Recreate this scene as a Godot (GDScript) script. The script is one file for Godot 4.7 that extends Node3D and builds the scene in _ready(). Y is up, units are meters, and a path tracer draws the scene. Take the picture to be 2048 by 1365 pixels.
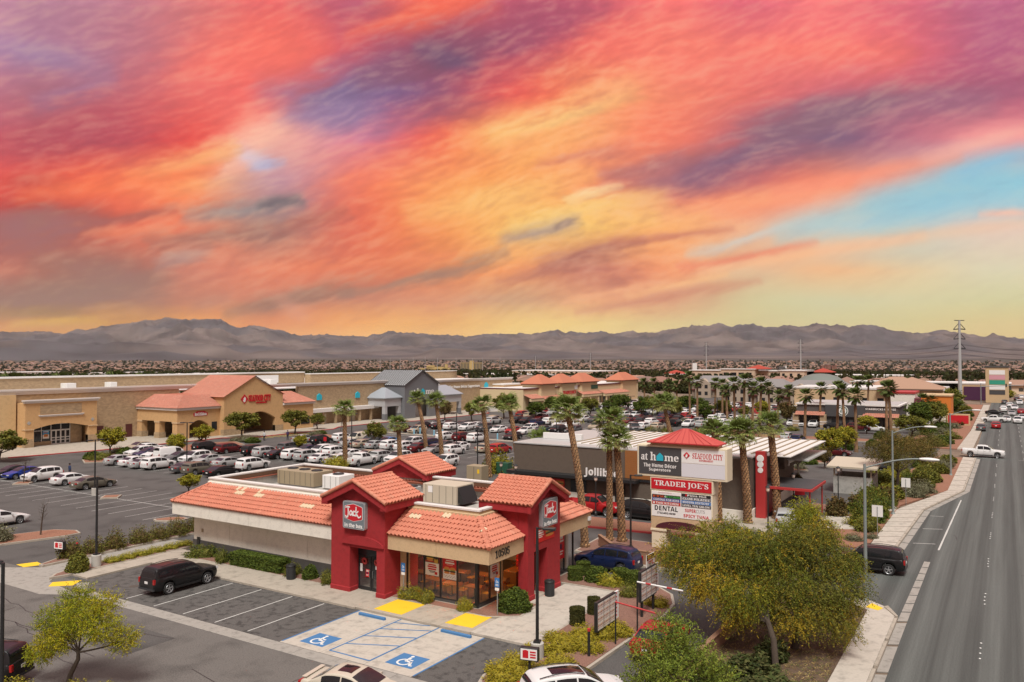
extends Node3D
# World: x runs across the street, -z runs along it away from the camera, metres. P(x, d, y) takes d = distance along the street.
const CAM_H := 15.0
const FOCAL := 1590.0
const YAW := 0.5560
const PITCH := 0.02232
var rng := RandomNumberGenerator.new()
var used := {}
var M := {}
var texs := {}
var shapes := {}
var tile_spots := []

class MB:
	var v := PackedVector3Array()
	var n := PackedVector3Array()
	var c := PackedColorArray()
	var uv := PackedVector2Array()
	var col := Color.WHITE
	func tri(a: Vector3, b: Vector3, e: Vector3) -> void:
		var nn := (b - a).cross(e - a).normalized()
		v.append(a); v.append(e); v.append(b)
		for k in 3:
			n.append(nn); c.append(col)
	func quad(a: Vector3, b: Vector3, e: Vector3, f: Vector3) -> void:
		tri(a, b, e); tri(a, e, f)
	func quad_uv(a: Vector3, b: Vector3, e: Vector3, f: Vector3) -> void:
		tri(a, b, e); tri(a, e, f)
		var q := [Vector2(0, 1), Vector2(1, 0), Vector2(1, 1), Vector2(0, 1), Vector2(0, 0), Vector2(1, 0)]
		while uv.size() < v.size() - 6: uv.append(Vector2.ZERO)
		for k in q: uv.append(k)
	func tri_s(a: Vector3, b: Vector3, e: Vector3, na: Vector3, nb: Vector3, ne: Vector3) -> void:
		v.append(a); v.append(e); v.append(b)
		n.append(na); n.append(ne); n.append(nb)
		c.append(col); c.append(col); c.append(col)
	func obox(o: Vector3, ax: Vector3, ay: Vector3, az: Vector3) -> void:
		# box centred on o with half axes ax, ay, az
		var p := []
		for i in 8:
			p.append(o + ax * (1 if i & 1 else -1) + ay * (1 if i & 2 else -1) + az * (1 if i & 4 else -1))
		quad(p[4], p[5], p[7], p[6]); quad(p[1], p[0], p[2], p[3])
		quad(p[5], p[1], p[3], p[7]); quad(p[0], p[4], p[6], p[2])
		quad(p[6], p[7], p[3], p[2]); quad(p[0], p[1], p[5], p[4])
	func box(x0: float, x1: float, y0: float, y1: float, d0: float, d1: float) -> void:
		obox(Vector3((x0 + x1) / 2, (y0 + y1) / 2, -(d0 + d1) / 2), Vector3((x1 - x0) / 2, 0, 0), Vector3(0, (y1 - y0) / 2, 0), Vector3(0, 0, (d1 - d0) / 2))
	func bbox(x0: float, x1: float, y0: float, y1: float, d0: float, d1: float, b: float) -> void:
		# box with chamfered top and vertical edges
		var lo := [[x0 + b, d0], [x1 - b, d0], [x1, d0 + b], [x1, d1 - b], [x1 - b, d1], [x0 + b, d1], [x0, d1 - b], [x0, d0 + b]]
		var ins := [[x0 + b, d0 + b], [x1 - b, d0 + b], [x1 - b, d0 + b], [x1 - b, d1 - b], [x1 - b, d1 - b], [x0 + b, d1 - b], [x0 + b, d1 - b], [x0 + b, d0 + b]]
		for i in 8:
			var j := (i + 1) % 8
			var a := Vector3(lo[i][0], y0, -lo[i][1]); var bb := Vector3(lo[j][0], y0, -lo[j][1])
			var e := Vector3(lo[j][0], y1 - b, -lo[j][1]); var f := Vector3(lo[i][0], y1 - b, -lo[i][1])
			quad(a, bb, e, f)
			quad(f, e, Vector3(ins[j][0], y1, -ins[j][1]), Vector3(ins[i][0], y1, -ins[i][1]))
		quad(Vector3(x0 + b, y1, -d0 - b), Vector3(x1 - b, y1, -d0 - b), Vector3(x1 - b, y1, -d1 + b), Vector3(x0 + b, y1, -d1 + b))
	func slab(pts: Array, y0: float, y1: float, sides := true) -> void:
		# pts: [x, d] outline
		var poly := PackedVector2Array()
		for p in pts: poly.append(Vector2(p[0], -p[1]))
		var ix := Geometry2D.triangulate_polygon(poly)
		for i in range(0, ix.size(), 3):
			var a := poly[ix[i]]; var b := poly[ix[i + 1]]; var e := poly[ix[i + 2]]
			if (b - a).cross(e - a) > 0:
				var t := b; b = e; e = t
			tri(Vector3(a.x, y1, a.y), Vector3(b.x, y1, b.y), Vector3(e.x, y1, e.y))
		if sides:
			var ccw := not Geometry2D.is_polygon_clockwise(poly)
			for i in poly.size():
				var a := poly[i]; var b := poly[(i + 1) % poly.size()]
				if ccw:
					var t := a; a = b; b = t
				quad(Vector3(a.x, y0, a.y), Vector3(b.x, y0, b.y), Vector3(b.x, y1, b.y), Vector3(a.x, y1, a.y))
	func prism(pts: Array, o: Vector3, ax: Vector3, ay: Vector3, dep: Vector3) -> void:
		# outline pts (in ax, ay) swept along dep
		var poly := PackedVector2Array()
		for p in pts: poly.append(Vector2(p[0], p[1]))
		if Geometry2D.is_polygon_clockwise(poly): poly.reverse()
		var ix := Geometry2D.triangulate_polygon(poly)
		var flip := ax.cross(ay).dot(dep) < 0
		for i in range(0, ix.size(), 3):
			var t := [poly[ix[i]], poly[ix[i + 1]], poly[ix[i + 2]]]
			if (t[1] - t[0]).cross(t[2] - t[0]) < 0: t.reverse()
			if flip: t.reverse()
			var q := []
			for k in t: q.append(o + ax * k.x + ay * k.y)
			tri(q[0] + dep, q[1] + dep, q[2] + dep)
			tri(q[2], q[1], q[0])
		for i in poly.size():
			var a := poly[i]; var b := poly[(i + 1) % poly.size()]
			var p := o + ax * a.x + ay * a.y; var q := o + ax * b.x + ay * b.y
			if flip: quad(q, p, p + dep, q + dep)
			else: quad(p, q, q + dep, p + dep)
	func grid(rows: Array, closed := false) -> void:
		# smooth sheet through rows of points
		var r := rows.size(); var k: int = rows[0].size()
		var nn := []
		for i in r:
			var line := PackedVector3Array()
			for j in k:
				var i0: int = max(i - 1, 0); var i1: int = min(i + 1, r - 1)
				var j0: int = (j - 1 + k) % k if closed else max(j - 1, 0)
				var j1: int = (j + 1) % k if closed else min(j + 1, k - 1)
				var w: Vector3 = (rows[i][j1] - rows[i][j0]).cross(rows[i1][j] - rows[i0][j])
				line.append(w.normalized() if w.length_squared() > 1e-14 else Vector3.UP)
			nn.append(line)
		for i in r - 1:
			for j in (k if closed else k - 1):
				var j1 := (j + 1) % k
				tri_s(rows[i][j], rows[i][j1], rows[i + 1][j1], nn[i][j], nn[i][j1], nn[i + 1][j1])
				tri_s(rows[i][j], rows[i + 1][j1], rows[i + 1][j], nn[i][j], nn[i + 1][j1], nn[i + 1][j])
	func tube(path: Array, radii, seg := 8, cap := true) -> void:
		var rows := []
		var side := Vector3.ZERO
		for i in path.size():
			var t: Vector3 = (path[min(i + 1, path.size() - 1)] - path[max(i - 1, 0)]).normalized()
			if side == Vector3.ZERO: side = t.cross(Vector3.RIGHT if absf(t.x) < 0.8 else Vector3.UP).normalized()
			side = (side - t * side.dot(t)).normalized()
			var up := side.cross(t)
			var r: float = radii[i] if radii is Array or radii is PackedFloat32Array else radii
			var line := PackedVector3Array()
			for j in seg:
				var a := TAU * j / seg
				line.append(path[i] + (side * cos(a) - up * sin(a)) * r)
			rows.append(line)
		grid(rows, true)
		if cap:
			for j in seg:
				tri(rows[0][(j + 1) % seg], rows[0][j], path[0])
				tri(rows[-1][j], rows[-1][(j + 1) % seg], path[-1])
	func lathe(prof: Array, o: Vector3, seg := 16, ax := Vector3.UP) -> void:
		var s := ax.cross(Vector3.RIGHT if absf(ax.x) < 0.8 else Vector3.FORWARD).normalized()
		var u := s.cross(ax)
		var rows := []
		for p in prof:
			var line := PackedVector3Array()
			for j in seg:
				var a := TAU * j / seg
				line.append(o + ax * p[1] + (s * cos(a) - u * sin(a)) * maxf(p[0], 0.0004))
			rows.append(line)
		# flat shaded rings between profile points, smooth around
		for i in rows.size() - 1:
			grid([rows[i], rows[i + 1]], true)
	func done(m: Material = null, into: ArrayMesh = null) -> ArrayMesh:
		var a := []
		a.resize(Mesh.ARRAY_MAX)
		a[Mesh.ARRAY_VERTEX] = v; a[Mesh.ARRAY_NORMAL] = n; a[Mesh.ARRAY_COLOR] = c
		if uv.size():
			while uv.size() < v.size(): uv.append(Vector2.ZERO)
			a[Mesh.ARRAY_TEX_UV] = uv
		var am := into if into else ArrayMesh.new()
		am.add_surface_from_arrays(Mesh.PRIMITIVE_TRIANGLES, a)
		if m: am.surface_set_material(am.get_surface_count() - 1, m)
		return am

class LB:
	# leaves: four-cornered blades, indexed
	var v := PackedVector3Array()
	var n := PackedVector3Array()
	var c := PackedColorArray()
	var ix := PackedInt32Array()
	func leaf(p: Vector3, along: Vector3, side: Vector3, col: Color) -> void:
		var k := v.size()
		v.append(p); v.append(p + along * 0.5 + side); v.append(p + along); v.append(p + along * 0.5 - side)
		var nn := along.cross(side).normalized()
		for i in 4:
			n.append(nn); c.append(col)
		ix.append(k); ix.append(k + 1); ix.append(k + 2); ix.append(k); ix.append(k + 2); ix.append(k + 3)
	func done(m: Material) -> ArrayMesh:
		var a := []
		a.resize(Mesh.ARRAY_MAX)
		a[Mesh.ARRAY_VERTEX] = v; a[Mesh.ARRAY_NORMAL] = n; a[Mesh.ARRAY_COLOR] = c; a[Mesh.ARRAY_INDEX] = ix
		var am := ArrayMesh.new()
		am.add_surface_from_arrays(Mesh.PRIMITIVE_TRIANGLES, a)
		am.surface_set_material(0, m)
		return am

func P(x: float, d: float, y := 0.0) -> Vector3: return Vector3(x, y, -d)

func gp(px: float, py: float, h := 0.0) -> Vector3:
	# where the photograph's pixel meets the level h
	var f := Vector3(-sin(YAW), 0, -cos(YAW)); var r := Vector3(cos(YAW), 0, -sin(YAW))
	var fw := f * cos(PITCH) + Vector3.UP * sin(PITCH); var up := -f * sin(PITCH) + Vector3.UP * cos(PITCH)
	var ray := fw + r * ((px - 1024.0) / FOCAL) - up * ((py - 682.5) / FOCAL)
	return Vector3(0, CAM_H, 0) + ray * ((h - CAM_H) / ray.y)

func numbered(called: String) -> String:
	var k: int = used.get(called, 0)
	used[called] = k + 1
	return called if k == 0 else "%s_%03d" % [called, k]

func tag(o: Node, label := "", category := "", group := "", kind := "") -> Node:
	if label: o.set_meta("label", label)
	if category: o.set_meta("category", category)
	if group: o.set_meta("group", group)
	if kind: o.set_meta("kind", kind)
	return o

func thing(called: String, label: String, category: String, at := Vector3.ZERO, turn := 0.0, group := "") -> Node3D:
	var o := Node3D.new()
	o.name = numbered(called)
	add_child(o)
	o.position = at
	o.rotation.y = turn
	tag(o, label, category, group)
	return o

func pt(called: String, mb, m: Material, parent: Node, label := "") -> MeshInstance3D:
	var o := MeshInstance3D.new()
	o.name = called
	o.mesh = mb if mb is Mesh else mb.done(m)
	if mb is Mesh and m: o.material_override = m
	parent.add_child(o, true)
	if label: o.set_meta("label", label)
	return o

func single(called: String, mb, m: Material, label: String, category: String, group := "", at := Vector3.ZERO) -> MeshInstance3D:
	var o := MeshInstance3D.new()
	o.name = numbered(called)
	o.mesh = mb if mb is Mesh else mb.done(m)
	add_child(o)
	o.position = at
	tag(o, label, category, group)
	return o

func structure(called: String, mb, m: Material, label := "", parent: Node = null) -> MeshInstance3D:
	var o := MeshInstance3D.new()
	o.name = numbered(called) if parent == null else called
	o.mesh = mb if mb is Mesh else mb.done(m)
	if parent: parent.add_child(o, true)
	else:
		add_child(o)
		o.set_meta("kind", "structure")
	if label: o.set_meta("label", label)
	return o

func copy(o: Node3D, at: Vector3, turn := 0.0, label := "") -> Node3D:
	var c: Node3D = o.duplicate()
	c.name = numbered(str(o.get_meta("base_name", o.name)))
	add_child(c)
	c.position = at
	c.rotation.y = turn
	if label: c.set_meta("label", label)
	return c

# ---------- materials: base colours are linear reflectances
func lin(r: float, g: float, b: float) -> Color: return Color(r, g, b).linear_to_srgb()

func mat(key: String, r := 0.5, g := 0.5, b := 0.5, rough := 0.8, metal := 0.0) -> StandardMaterial3D:
	if M.has(key): return M[key]
	var m := StandardMaterial3D.new()
	m.resource_name = key
	m.albedo_color = lin(r, g, b)
	m.roughness = rough
	m.metallic = metal
	M[key] = m
	return m

func ntex(key: String, stops: Array, freq := 0.02, octaves := 4, sd := 1, size := 512, kind := 0, as_normal := false, bump := 4.0) -> Texture2D:
	# stops: [offset, grey or [r, g, b]] in linear multipliers
	if texs.has(key): return texs[key]
	var f := FastNoiseLite.new()
	f.seed = sd
	f.noise_type = [FastNoiseLite.TYPE_SIMPLEX_SMOOTH, FastNoiseLite.TYPE_CELLULAR, FastNoiseLite.TYPE_PERLIN, FastNoiseLite.TYPE_VALUE][kind]
	f.frequency = freq
	f.fractal_octaves = octaves
	f.fractal_gain = 0.55
	var t := NoiseTexture2D.new()
	t.width = size; t.height = size
	t.seamless = true
	t.seamless_blend_skirt = 0.15
	t.noise = f
	if as_normal:
		t.as_normal_map = true
		t.bump_strength = bump
	else:
		var g := Gradient.new()
		var off := PackedFloat32Array(); var cs := PackedColorArray()
		for s in stops:
			off.append(s[0])
			cs.append(lin(s[1], s[1], s[1]) if not s[1] is Array else lin(s[1][0], s[1][1], s[1][2]))
		g.offsets = off; g.colors = cs
		t.color_ramp = g
	texs[key] = t
	return t

func surf(key: String, r: float, g: float, b: float, rough: float, fine: Texture2D, fine_m: float, coarse: Texture2D = null, coarse_m := 10.0, bump: Texture2D = null, bump_h := 0.0) -> StandardMaterial3D:
	# base colour times a fine pattern that repeats every fine_m metres times a coarse one
	if M.has(key): return M[key]
	var m := mat(key, r, g, b, rough)
	m.uv1_triplanar = true
	m.uv1_world_triplanar = true
	m.uv1_scale = Vector3.ONE / fine_m
	m.albedo_texture = fine
	if coarse:
		m.detail_enabled = true
		m.detail_blend_mode = BaseMaterial3D.BLEND_MODE_MUL
		m.detail_uv_layer = BaseMaterial3D.DETAIL_UV_2
		m.detail_albedo = coarse
		m.uv2_triplanar = true
		m.uv2_world_triplanar = true
		m.uv2_scale = Vector3.ONE / coarse_m
	if bump:
		m.heightmap_enabled = true
		m.heightmap_texture = bump
		m.heightmap_scale = bump_h
	return m

func leafmat(key: String) -> StandardMaterial3D:
	if M.has(key): return M[key]
	var m := mat(key, 1, 1, 1, 0.75)
	m.vertex_color_use_as_albedo = true
	m.metallic_specular = 0.25
	m.cull_mode = BaseMaterial3D.CULL_DISABLED
	m.backlight_enabled = true
	m.backlight = lin(0.05, 0.06, 0.012)
	return m

func font(family: String, weight := 400, italic := false) -> SystemFont:
	var k := family + str(weight) + str(italic)
	if texs.has(k): return texs[k]
	var f := SystemFont.new()
	f.font_names = PackedStringArray([family])
	f.font_weight = weight
	f.font_italic = italic
	texs[k] = f
	return f

func txt(s: String, at: Vector3, turn: float, w: float, h: float, m: Material, parent: Node, fnt: Font, depth := 0.04, bold := 0.0, called := "lettering") -> MeshInstance3D:
	# text fitted into w x h, centred on at, facing +z turned by turn; sits in front of the face
	var t := TextMesh.new()
	t.text = s
	t.font = fnt
	t.font_size = 48
	t.pixel_size = 0.01
	t.depth = 0.02
	t.curve_step = 2.0
	var bb := t.get_aabb()
	var sx := w / maxf(bb.size.x, 0.01); var sy := h / maxf(bb.size.y, 0.01)
	if w <= 0.0: sx = sy
	if h <= 0.0: sy = sx
	var o := MeshInstance3D.new()
	o.name = called
	o.mesh = t
	o.material_override = m
	parent.add_child(o, true)
	var basis := Basis(Vector3.UP, turn) * Basis.from_scale(Vector3(sx, sy, depth / 0.02))
	var c := bb.get_center()
	c.z = bb.position.z
	o.transform = Transform3D(basis, at - basis * c)
	return o

const EXPOSURE := 2.35
const SUN_ENERGY := 0.5

func _ready() -> void:
	rng.seed = 11
	var cam := Camera3D.new()
	cam.name = "camera"
	cam.position = Vector3(0, CAM_H, 0)
	cam.rotation = Vector3(PITCH, YAW, 0)
	cam.fov = 46.4624
	cam.near = 0.2
	cam.far = 70000.0
	add_child(cam)
	cam.current = true
	var env := Environment.new()
	env.background_mode = Environment.BG_SKY
	var sky := Sky.new()
	var pan := PanoramaSkyMaterial.new()
	pan.panorama = ImageTexture.create_from_image(sky_image())
	sky.sky_material = pan
	env.sky = sky
	env.tonemap_mode = Environment.TONE_MAPPER_LINEAR
	env.tonemap_exposure = EXPOSURE
	env.background_energy_multiplier = 1.0
	env.sdfgi_enabled = true
	env.ssao_enabled = true
	env.ssil_enabled = true
	env.fog_enabled = true
	env.fog_density = 0.000011
	env.fog_light_color = Color(0.86, 0.83, 0.84)
	var we := WorldEnvironment.new()
	we.name = "environment"
	we.environment = env
	add_child(we)
	var sun := DirectionalLight3D.new()
	sun.name = "sun"
	sun.light_energy = SUN_ENERGY
	sun.light_angular_distance = 20.0
	sun.light_color = Color(1.0, 0.985, 0.96)
	sun.shadow_enabled = true
	sun.rotation = Vector3(deg_to_rad(-58), deg_to_rad(28), 0)
	add_child(sun)
	make_materials()
	build_ground()
	build_far()
	build_restaurant()
	build_grounds()
	build_sign()
	build_chicken_shop()
	build_stores()
	build_street()
	build_mid_buildings()
	build_palms()
	build_trees()
	build_cars()
	build_small()

# ---------- the sky: sunset cirrus, as colours over azimuth and height
const SKY_X := [0, 170, 340, 510, 680, 850, 1024, 1195, 1365, 1535, 1705, 1875, 2048]
const SKY_Y := [0, 90, 180, 270, 360, 405, 450, 540, 600, 645, 690]
const SKY_C := [
	[0xb98296, 0xc37d8c, 0xdc7878, 0xeb6969, 0xbe5f73, 0xf0695a, 0xbe5a6e, 0xcd5f6e, 0xfa7873, 0xe16978, 0xfa7d7d, 0xe16e7d, 0xc36987],
	[0xb47d96, 0xc37887, 0xeb7873, 0xfa7364, 0xd75f69, 0x96506c, 0xaf556e, 0xf06e64, 0xfa826e, 0xfa7d73, 0xfa7878, 0xeb6e78, 0xbe6482],
	[0xb46e7d, 0xc86973, 0xeb6e6a, 0xf06969, 0x8c6996, 0x965a78, 0xf0645a, 0xfa9664, 0xfa8c6e, 0xf0786e, 0xd76e78, 0xc86978, 0xb95f78],
	[0xbe555f, 0xc8505a, 0xf05a50, 0xfaaa96, 0xdc8296, 0xf56e5a, 0xffbe6e, 0xffaa6e, 0xfa8269, 0xbe6973, 0x825f7d, 0xb96e82, 0xf59696],
	[0xeb5546, 0xfa7855, 0xffaa6e, 0xc896a0, 0xfa8264, 0xffa05f, 0xffa05a, 0xfa8c64, 0xaa6e78, 0xc86e6e, 0xfa8c6e, 0xdcb4aa, 0x96cddc],
	[0xc84b41, 0xf06e50, 0xfa8c5f, 0xbe8c8c, 0xeb735a, 0xff9b5a, 0xffb964, 0xfcaf69, 0xeb8c6e, 0xfa8c69, 0xf0af96, 0xa0cddc, 0xaacdd7],
	[0x965555, 0xe66950, 0xf0825f, 0xaa8278, 0xe66e55, 0xfa9655, 0xffc86e, 0xffc86e, 0xffb46e, 0xf5b48c, 0xbecdcd, 0xb9cdcd, 0xe6cdbe],
	[0xbe735f, 0xaa7364, 0xd78269, 0xeb825f, 0xe67855, 0xeb8c5a, 0xfaa064, 0xc87864, 0xfaa06e, 0xe6be96, 0xf5be8c, 0xebcda0, 0xe1d7b4],
	[0x966e5f, 0xaa7864, 0xcd8264, 0xd78264, 0xcd8264, 0xe1966e, 0xd2a078, 0xf0aa78, 0xe1a078, 0xd7c896, 0xd7d2a5, 0xdcd4a5, 0xdad4a0],
	[0xcd8c4b, 0xd79646, 0xf0a050, 0xe68c55, 0xfaaa5a, 0xf5b464, 0xfacd78, 0xf5d282, 0xe6cd8c, 0xdccd91, 0xdacf96, 0xdccf91, 0xe1cd8c],
	[0xe6a046, 0xf0aa46, 0xfaaf50, 0xf5aa50, 0xffbe5a, 0xffc864, 0xffdc78, 0xfadc82, 0xf0d78c, 0xebd28c, 0xe8d08c, 0xe6cc87, 0xe4c882],
]
var sky_n := []
var sky_map: Image

# banks and streaks of the sheet: from x, y to x, y (as seen from here), half width, colour, strength
const STREAKS := [
	[-40, 90, 200, 130, 30, 0x9b8cb4, 0.45], [60, 200, 220, 150, 18, 0x9b82aa, 0.4], [520, 170, 740, 215, 34, 0x9182a5, 0.6], [600, 200, 800, 130, 38, 0x826e91, 0.7], [560, 235, 700, 230, 26, 0x9182aa, 0.6], [720, 150, 1060, 60, 34, 0x91586c, 0.75], [840, 100, 960, 130, 22, 0x6e5573, 0.7], [1020, 60, 1180, 15, 40, 0xaa5570, 0.7],
	[1370, 350, 1580, 270, 30, 0x82627d, 0.85], [1500, 270, 1800, 205, 34, 0x8c6a7a, 0.75], [1620, 215, 1980, 195, 30, 0x8c6a7d, 0.65], [1780, 235, 2060, 165, 26, 0xa56982, 0.65], [1200, 350, 1420, 295, 16, 0xa56e78, 0.6], [1080, 330, 1260, 290, 12, 0xc8736e, 0.5],
	[-20, 450, 200, 440, 26, 0x91595a, 0.75], [150, 440, 360, 425, 15, 0xa05f5a, 0.7], [-20, 300, 240, 250, 40, 0xb4505f, 0.6], [-20, 360, 130, 370, 18, 0xb4504b, 0.5], [380, 440, 600, 405, 17, 0x968c8c, 0.85], [520, 415, 600, 402, 12, 0x6e6469, 0.8], [300, 525, 420, 500, 14, 0xaa9691, 0.6], [300, 490, 560, 465, 14, 0x9b6e64, 0.7], [540, 460, 700, 425, 12, 0xb9695a, 0.6], [60, 520, 330, 560, 26, 0x9b6e62, 0.6],
	[-20, 590, 300, 575, 36, 0x9b7869, 0.8], [-20, 620, 160, 630, 14, 0xa58250, 0.6], [460, 630, 700, 580, 15, 0x91705f, 0.75], [680, 590, 1010, 500, 12, 0xa08270, 0.75], [380, 610, 460, 600, 16, 0xb9826e, 0.5], [1000, 470, 1150, 445, 18, 0xa59191, 0.85], [1110, 452, 1170, 440, 9, 0x735f6e, 0.85], [990, 560, 1250, 510, 10, 0xbe7864, 0.7], [1080, 530, 1290, 485, 13, 0xb06e62, 0.8], [1230, 490, 1470, 460, 9, 0xc87864, 0.7], [1150, 625, 1520, 560, 9, 0xd28c6e, 0.7],
	[420, 345, 560, 250, 34, 0xffc8af, 0.75], [470, 300, 530, 330, 16, 0xdcc8d7, 0.8], [500, 335, 560, 320, 12, 0xb4b9d7, 0.7], [250, 355, 470, 290, 16, 0xffbe78, 0.85], [40, 395, 420, 330, 22, 0xff7d50, 0.8], [150, 460, 350, 470, 12, 0xf58c64, 0.6], [1000, 290, 1260, 165, 26, 0xffcd82, 0.85], [1150, 190, 1330, 130, 24, 0xffaa78, 0.6], [860, 350, 1140, 260, 20, 0xff9b5f, 0.6], [820, 430, 1180, 345, 26, 0xffc373, 0.75], [1010, 440, 1330, 400, 22, 0xffd27d, 0.75], [1250, 440, 1420, 425, 18, 0xffc878, 0.7], [1130, 400, 1240, 370, 10, 0xffe6aa, 0.7],
	[1330, 430, 1700, 365, 20, 0xffa578, 0.85], [1550, 385, 1920, 310, 18, 0xff9678, 0.85], [1850, 315, 2060, 255, 15, 0xfab4a5, 0.85], [1250, 300, 1400, 200, 40, 0xfa8264, 0.5], [360, 140, 620, 60, 46, 0xff7869, 0.7], [700, 60, 980, -10, 26, 0xff7358, 0.8], [1180, 70, 1420, 130, 50, 0xff7d6e, 0.6], [1500, 110, 1800, 90, 36, 0xff826e, 0.65],
	[1380, 512, 1640, 432, 9, 0xd2cdc3, 0.85], [1560, 470, 1860, 385, 22, 0xb4cdcd, 0.85], [1750, 420, 2060, 340, 40, 0x96c8d7, 0.9], [1900, 355, 2060, 300, 16, 0x8cc3dc, 0.8], [1360, 535, 1640, 490, 9, 0xf08264, 0.8], [1400, 545, 1850, 470, 13, 0xffbe8c, 0.8], [1640, 500, 2060, 440, 14, 0xf5c8a5, 0.6], [1960, 425, 2060, 420, 8, 0xffc3aa, 0.8], [1250, 590, 1460, 552, 9, 0xffc387, 0.7], [1130, 600, 1330, 560, 9, 0xfab482, 0.6], [600, 540, 900, 500, 12, 0xf58c5f, 0.6], [560, 600, 620, 640, 16, 0xe6a082, 0.5], [20, 650, 200, 640, 8, 0xe6b450, 0.7],
]

func hex(h: int) -> Vector3: return Vector3((h >> 16) & 255, (h >> 8) & 255, h & 255) / 255.0

func sky_at(az: float, el: float) -> Color:
	# az from the view's middle, to the right
	var ca := clampf(az, -1.1, 1.1)
	var px := 1024.0 + FOCAL * tan(clampf(ca, -0.95, 0.95))
	var py := 718.0 - tan(clampf(el, -0.05, 1.2)) * FOCAL / cos(clampf(ca, -0.95, 0.95))
	# streaks rise to the right
	var s := px * 0.95 - py * 0.31 + az * 300.0; var t := px * 0.31 + py * 0.95
	if absf(az) > 0.95: s = az * 1900.0; t = -el * 1700.0
	t += sky_n[0].get_noise_2d(s * 0.3, t * 0.5) * 40.0
	var n1: float = sky_n[0].get_noise_2d(s * 0.5, t * 2.4)
	var n2: float = sky_n[1].get_noise_2d(s * 0.5, t * 2.8)
	var n3: float = sky_n[2].get_noise_2d(s * 0.6, t * 3.6)
	var n4: float = sky_n[2].get_noise_2d(s * 0.9 + t * 0.7 + 500.0, t * 2.4)
	var calm := clampf((py - 300.0 + (px - 1500.0) * 0.30) / 110.0, 0, 1) * clampf((px - 1250.0) / 300.0, 0, 1)
	var amp := 1.0 - 0.72 * calm
	var low := clampf((705.0 - py) / 170.0, 0.12, 1.0)
	var pc := sky_map.get_pixel(clampi(int((px + (n1 * 26.0 + n2 * 14.0 + n4 * 8.0) * amp) / 2.0), 0, 1023), clampi(int((py + (n1 * 20.0 + n2 * 11.0 + n3 * 6.0) * amp * low) / 2.0), 0, 345))
	var g := Vector3(pc.r, pc.g, pc.b)
	# lit fibres and darker undersides
	var ripple := clampf(1.0 - absf(px - 1150.0) / 480.0, 0.3, 1.0)
	var b := (n2 * 0.17 + n1 * 0.08 + n3 * 0.20 + n4 * 0.20 * ripple) * amp * low
	b = signf(b) * pow(absf(b), 0.85)
	if b > 0.0: g = g.lerp(Vector3(1.0, 0.84, 0.68), minf(b * 0.95, 0.6))
	else: g = g.lerp(g * Vector3(0.72, 0.66, 0.72) + Vector3(0.08, 0.07, 0.06), minf(-b * 1.5, 0.75))
	# overhead and behind, the sheet goes grey and pale; round the horizon it keeps some of the warmth
	var pale := Vector3(0.88, 0.87, 0.865) * (1.0 + 0.12 * n1 + 0.10 * n2)
	var rim := Vector3(0.73, 0.61, 0.57) * (1.0 + 0.12 * n1 + 0.12 * n2)
	g = g.lerp(rim, smoothstep(0.62, 1.3, absf(az)) * 0.9)
	g = g.lerp(pale, smoothstep(0.44, 0.95, el) * 0.95)
	return Color(clampf(g.x, 0, 1), clampf(g.y, 0, 1), clampf(g.z, 0, 1))

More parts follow.
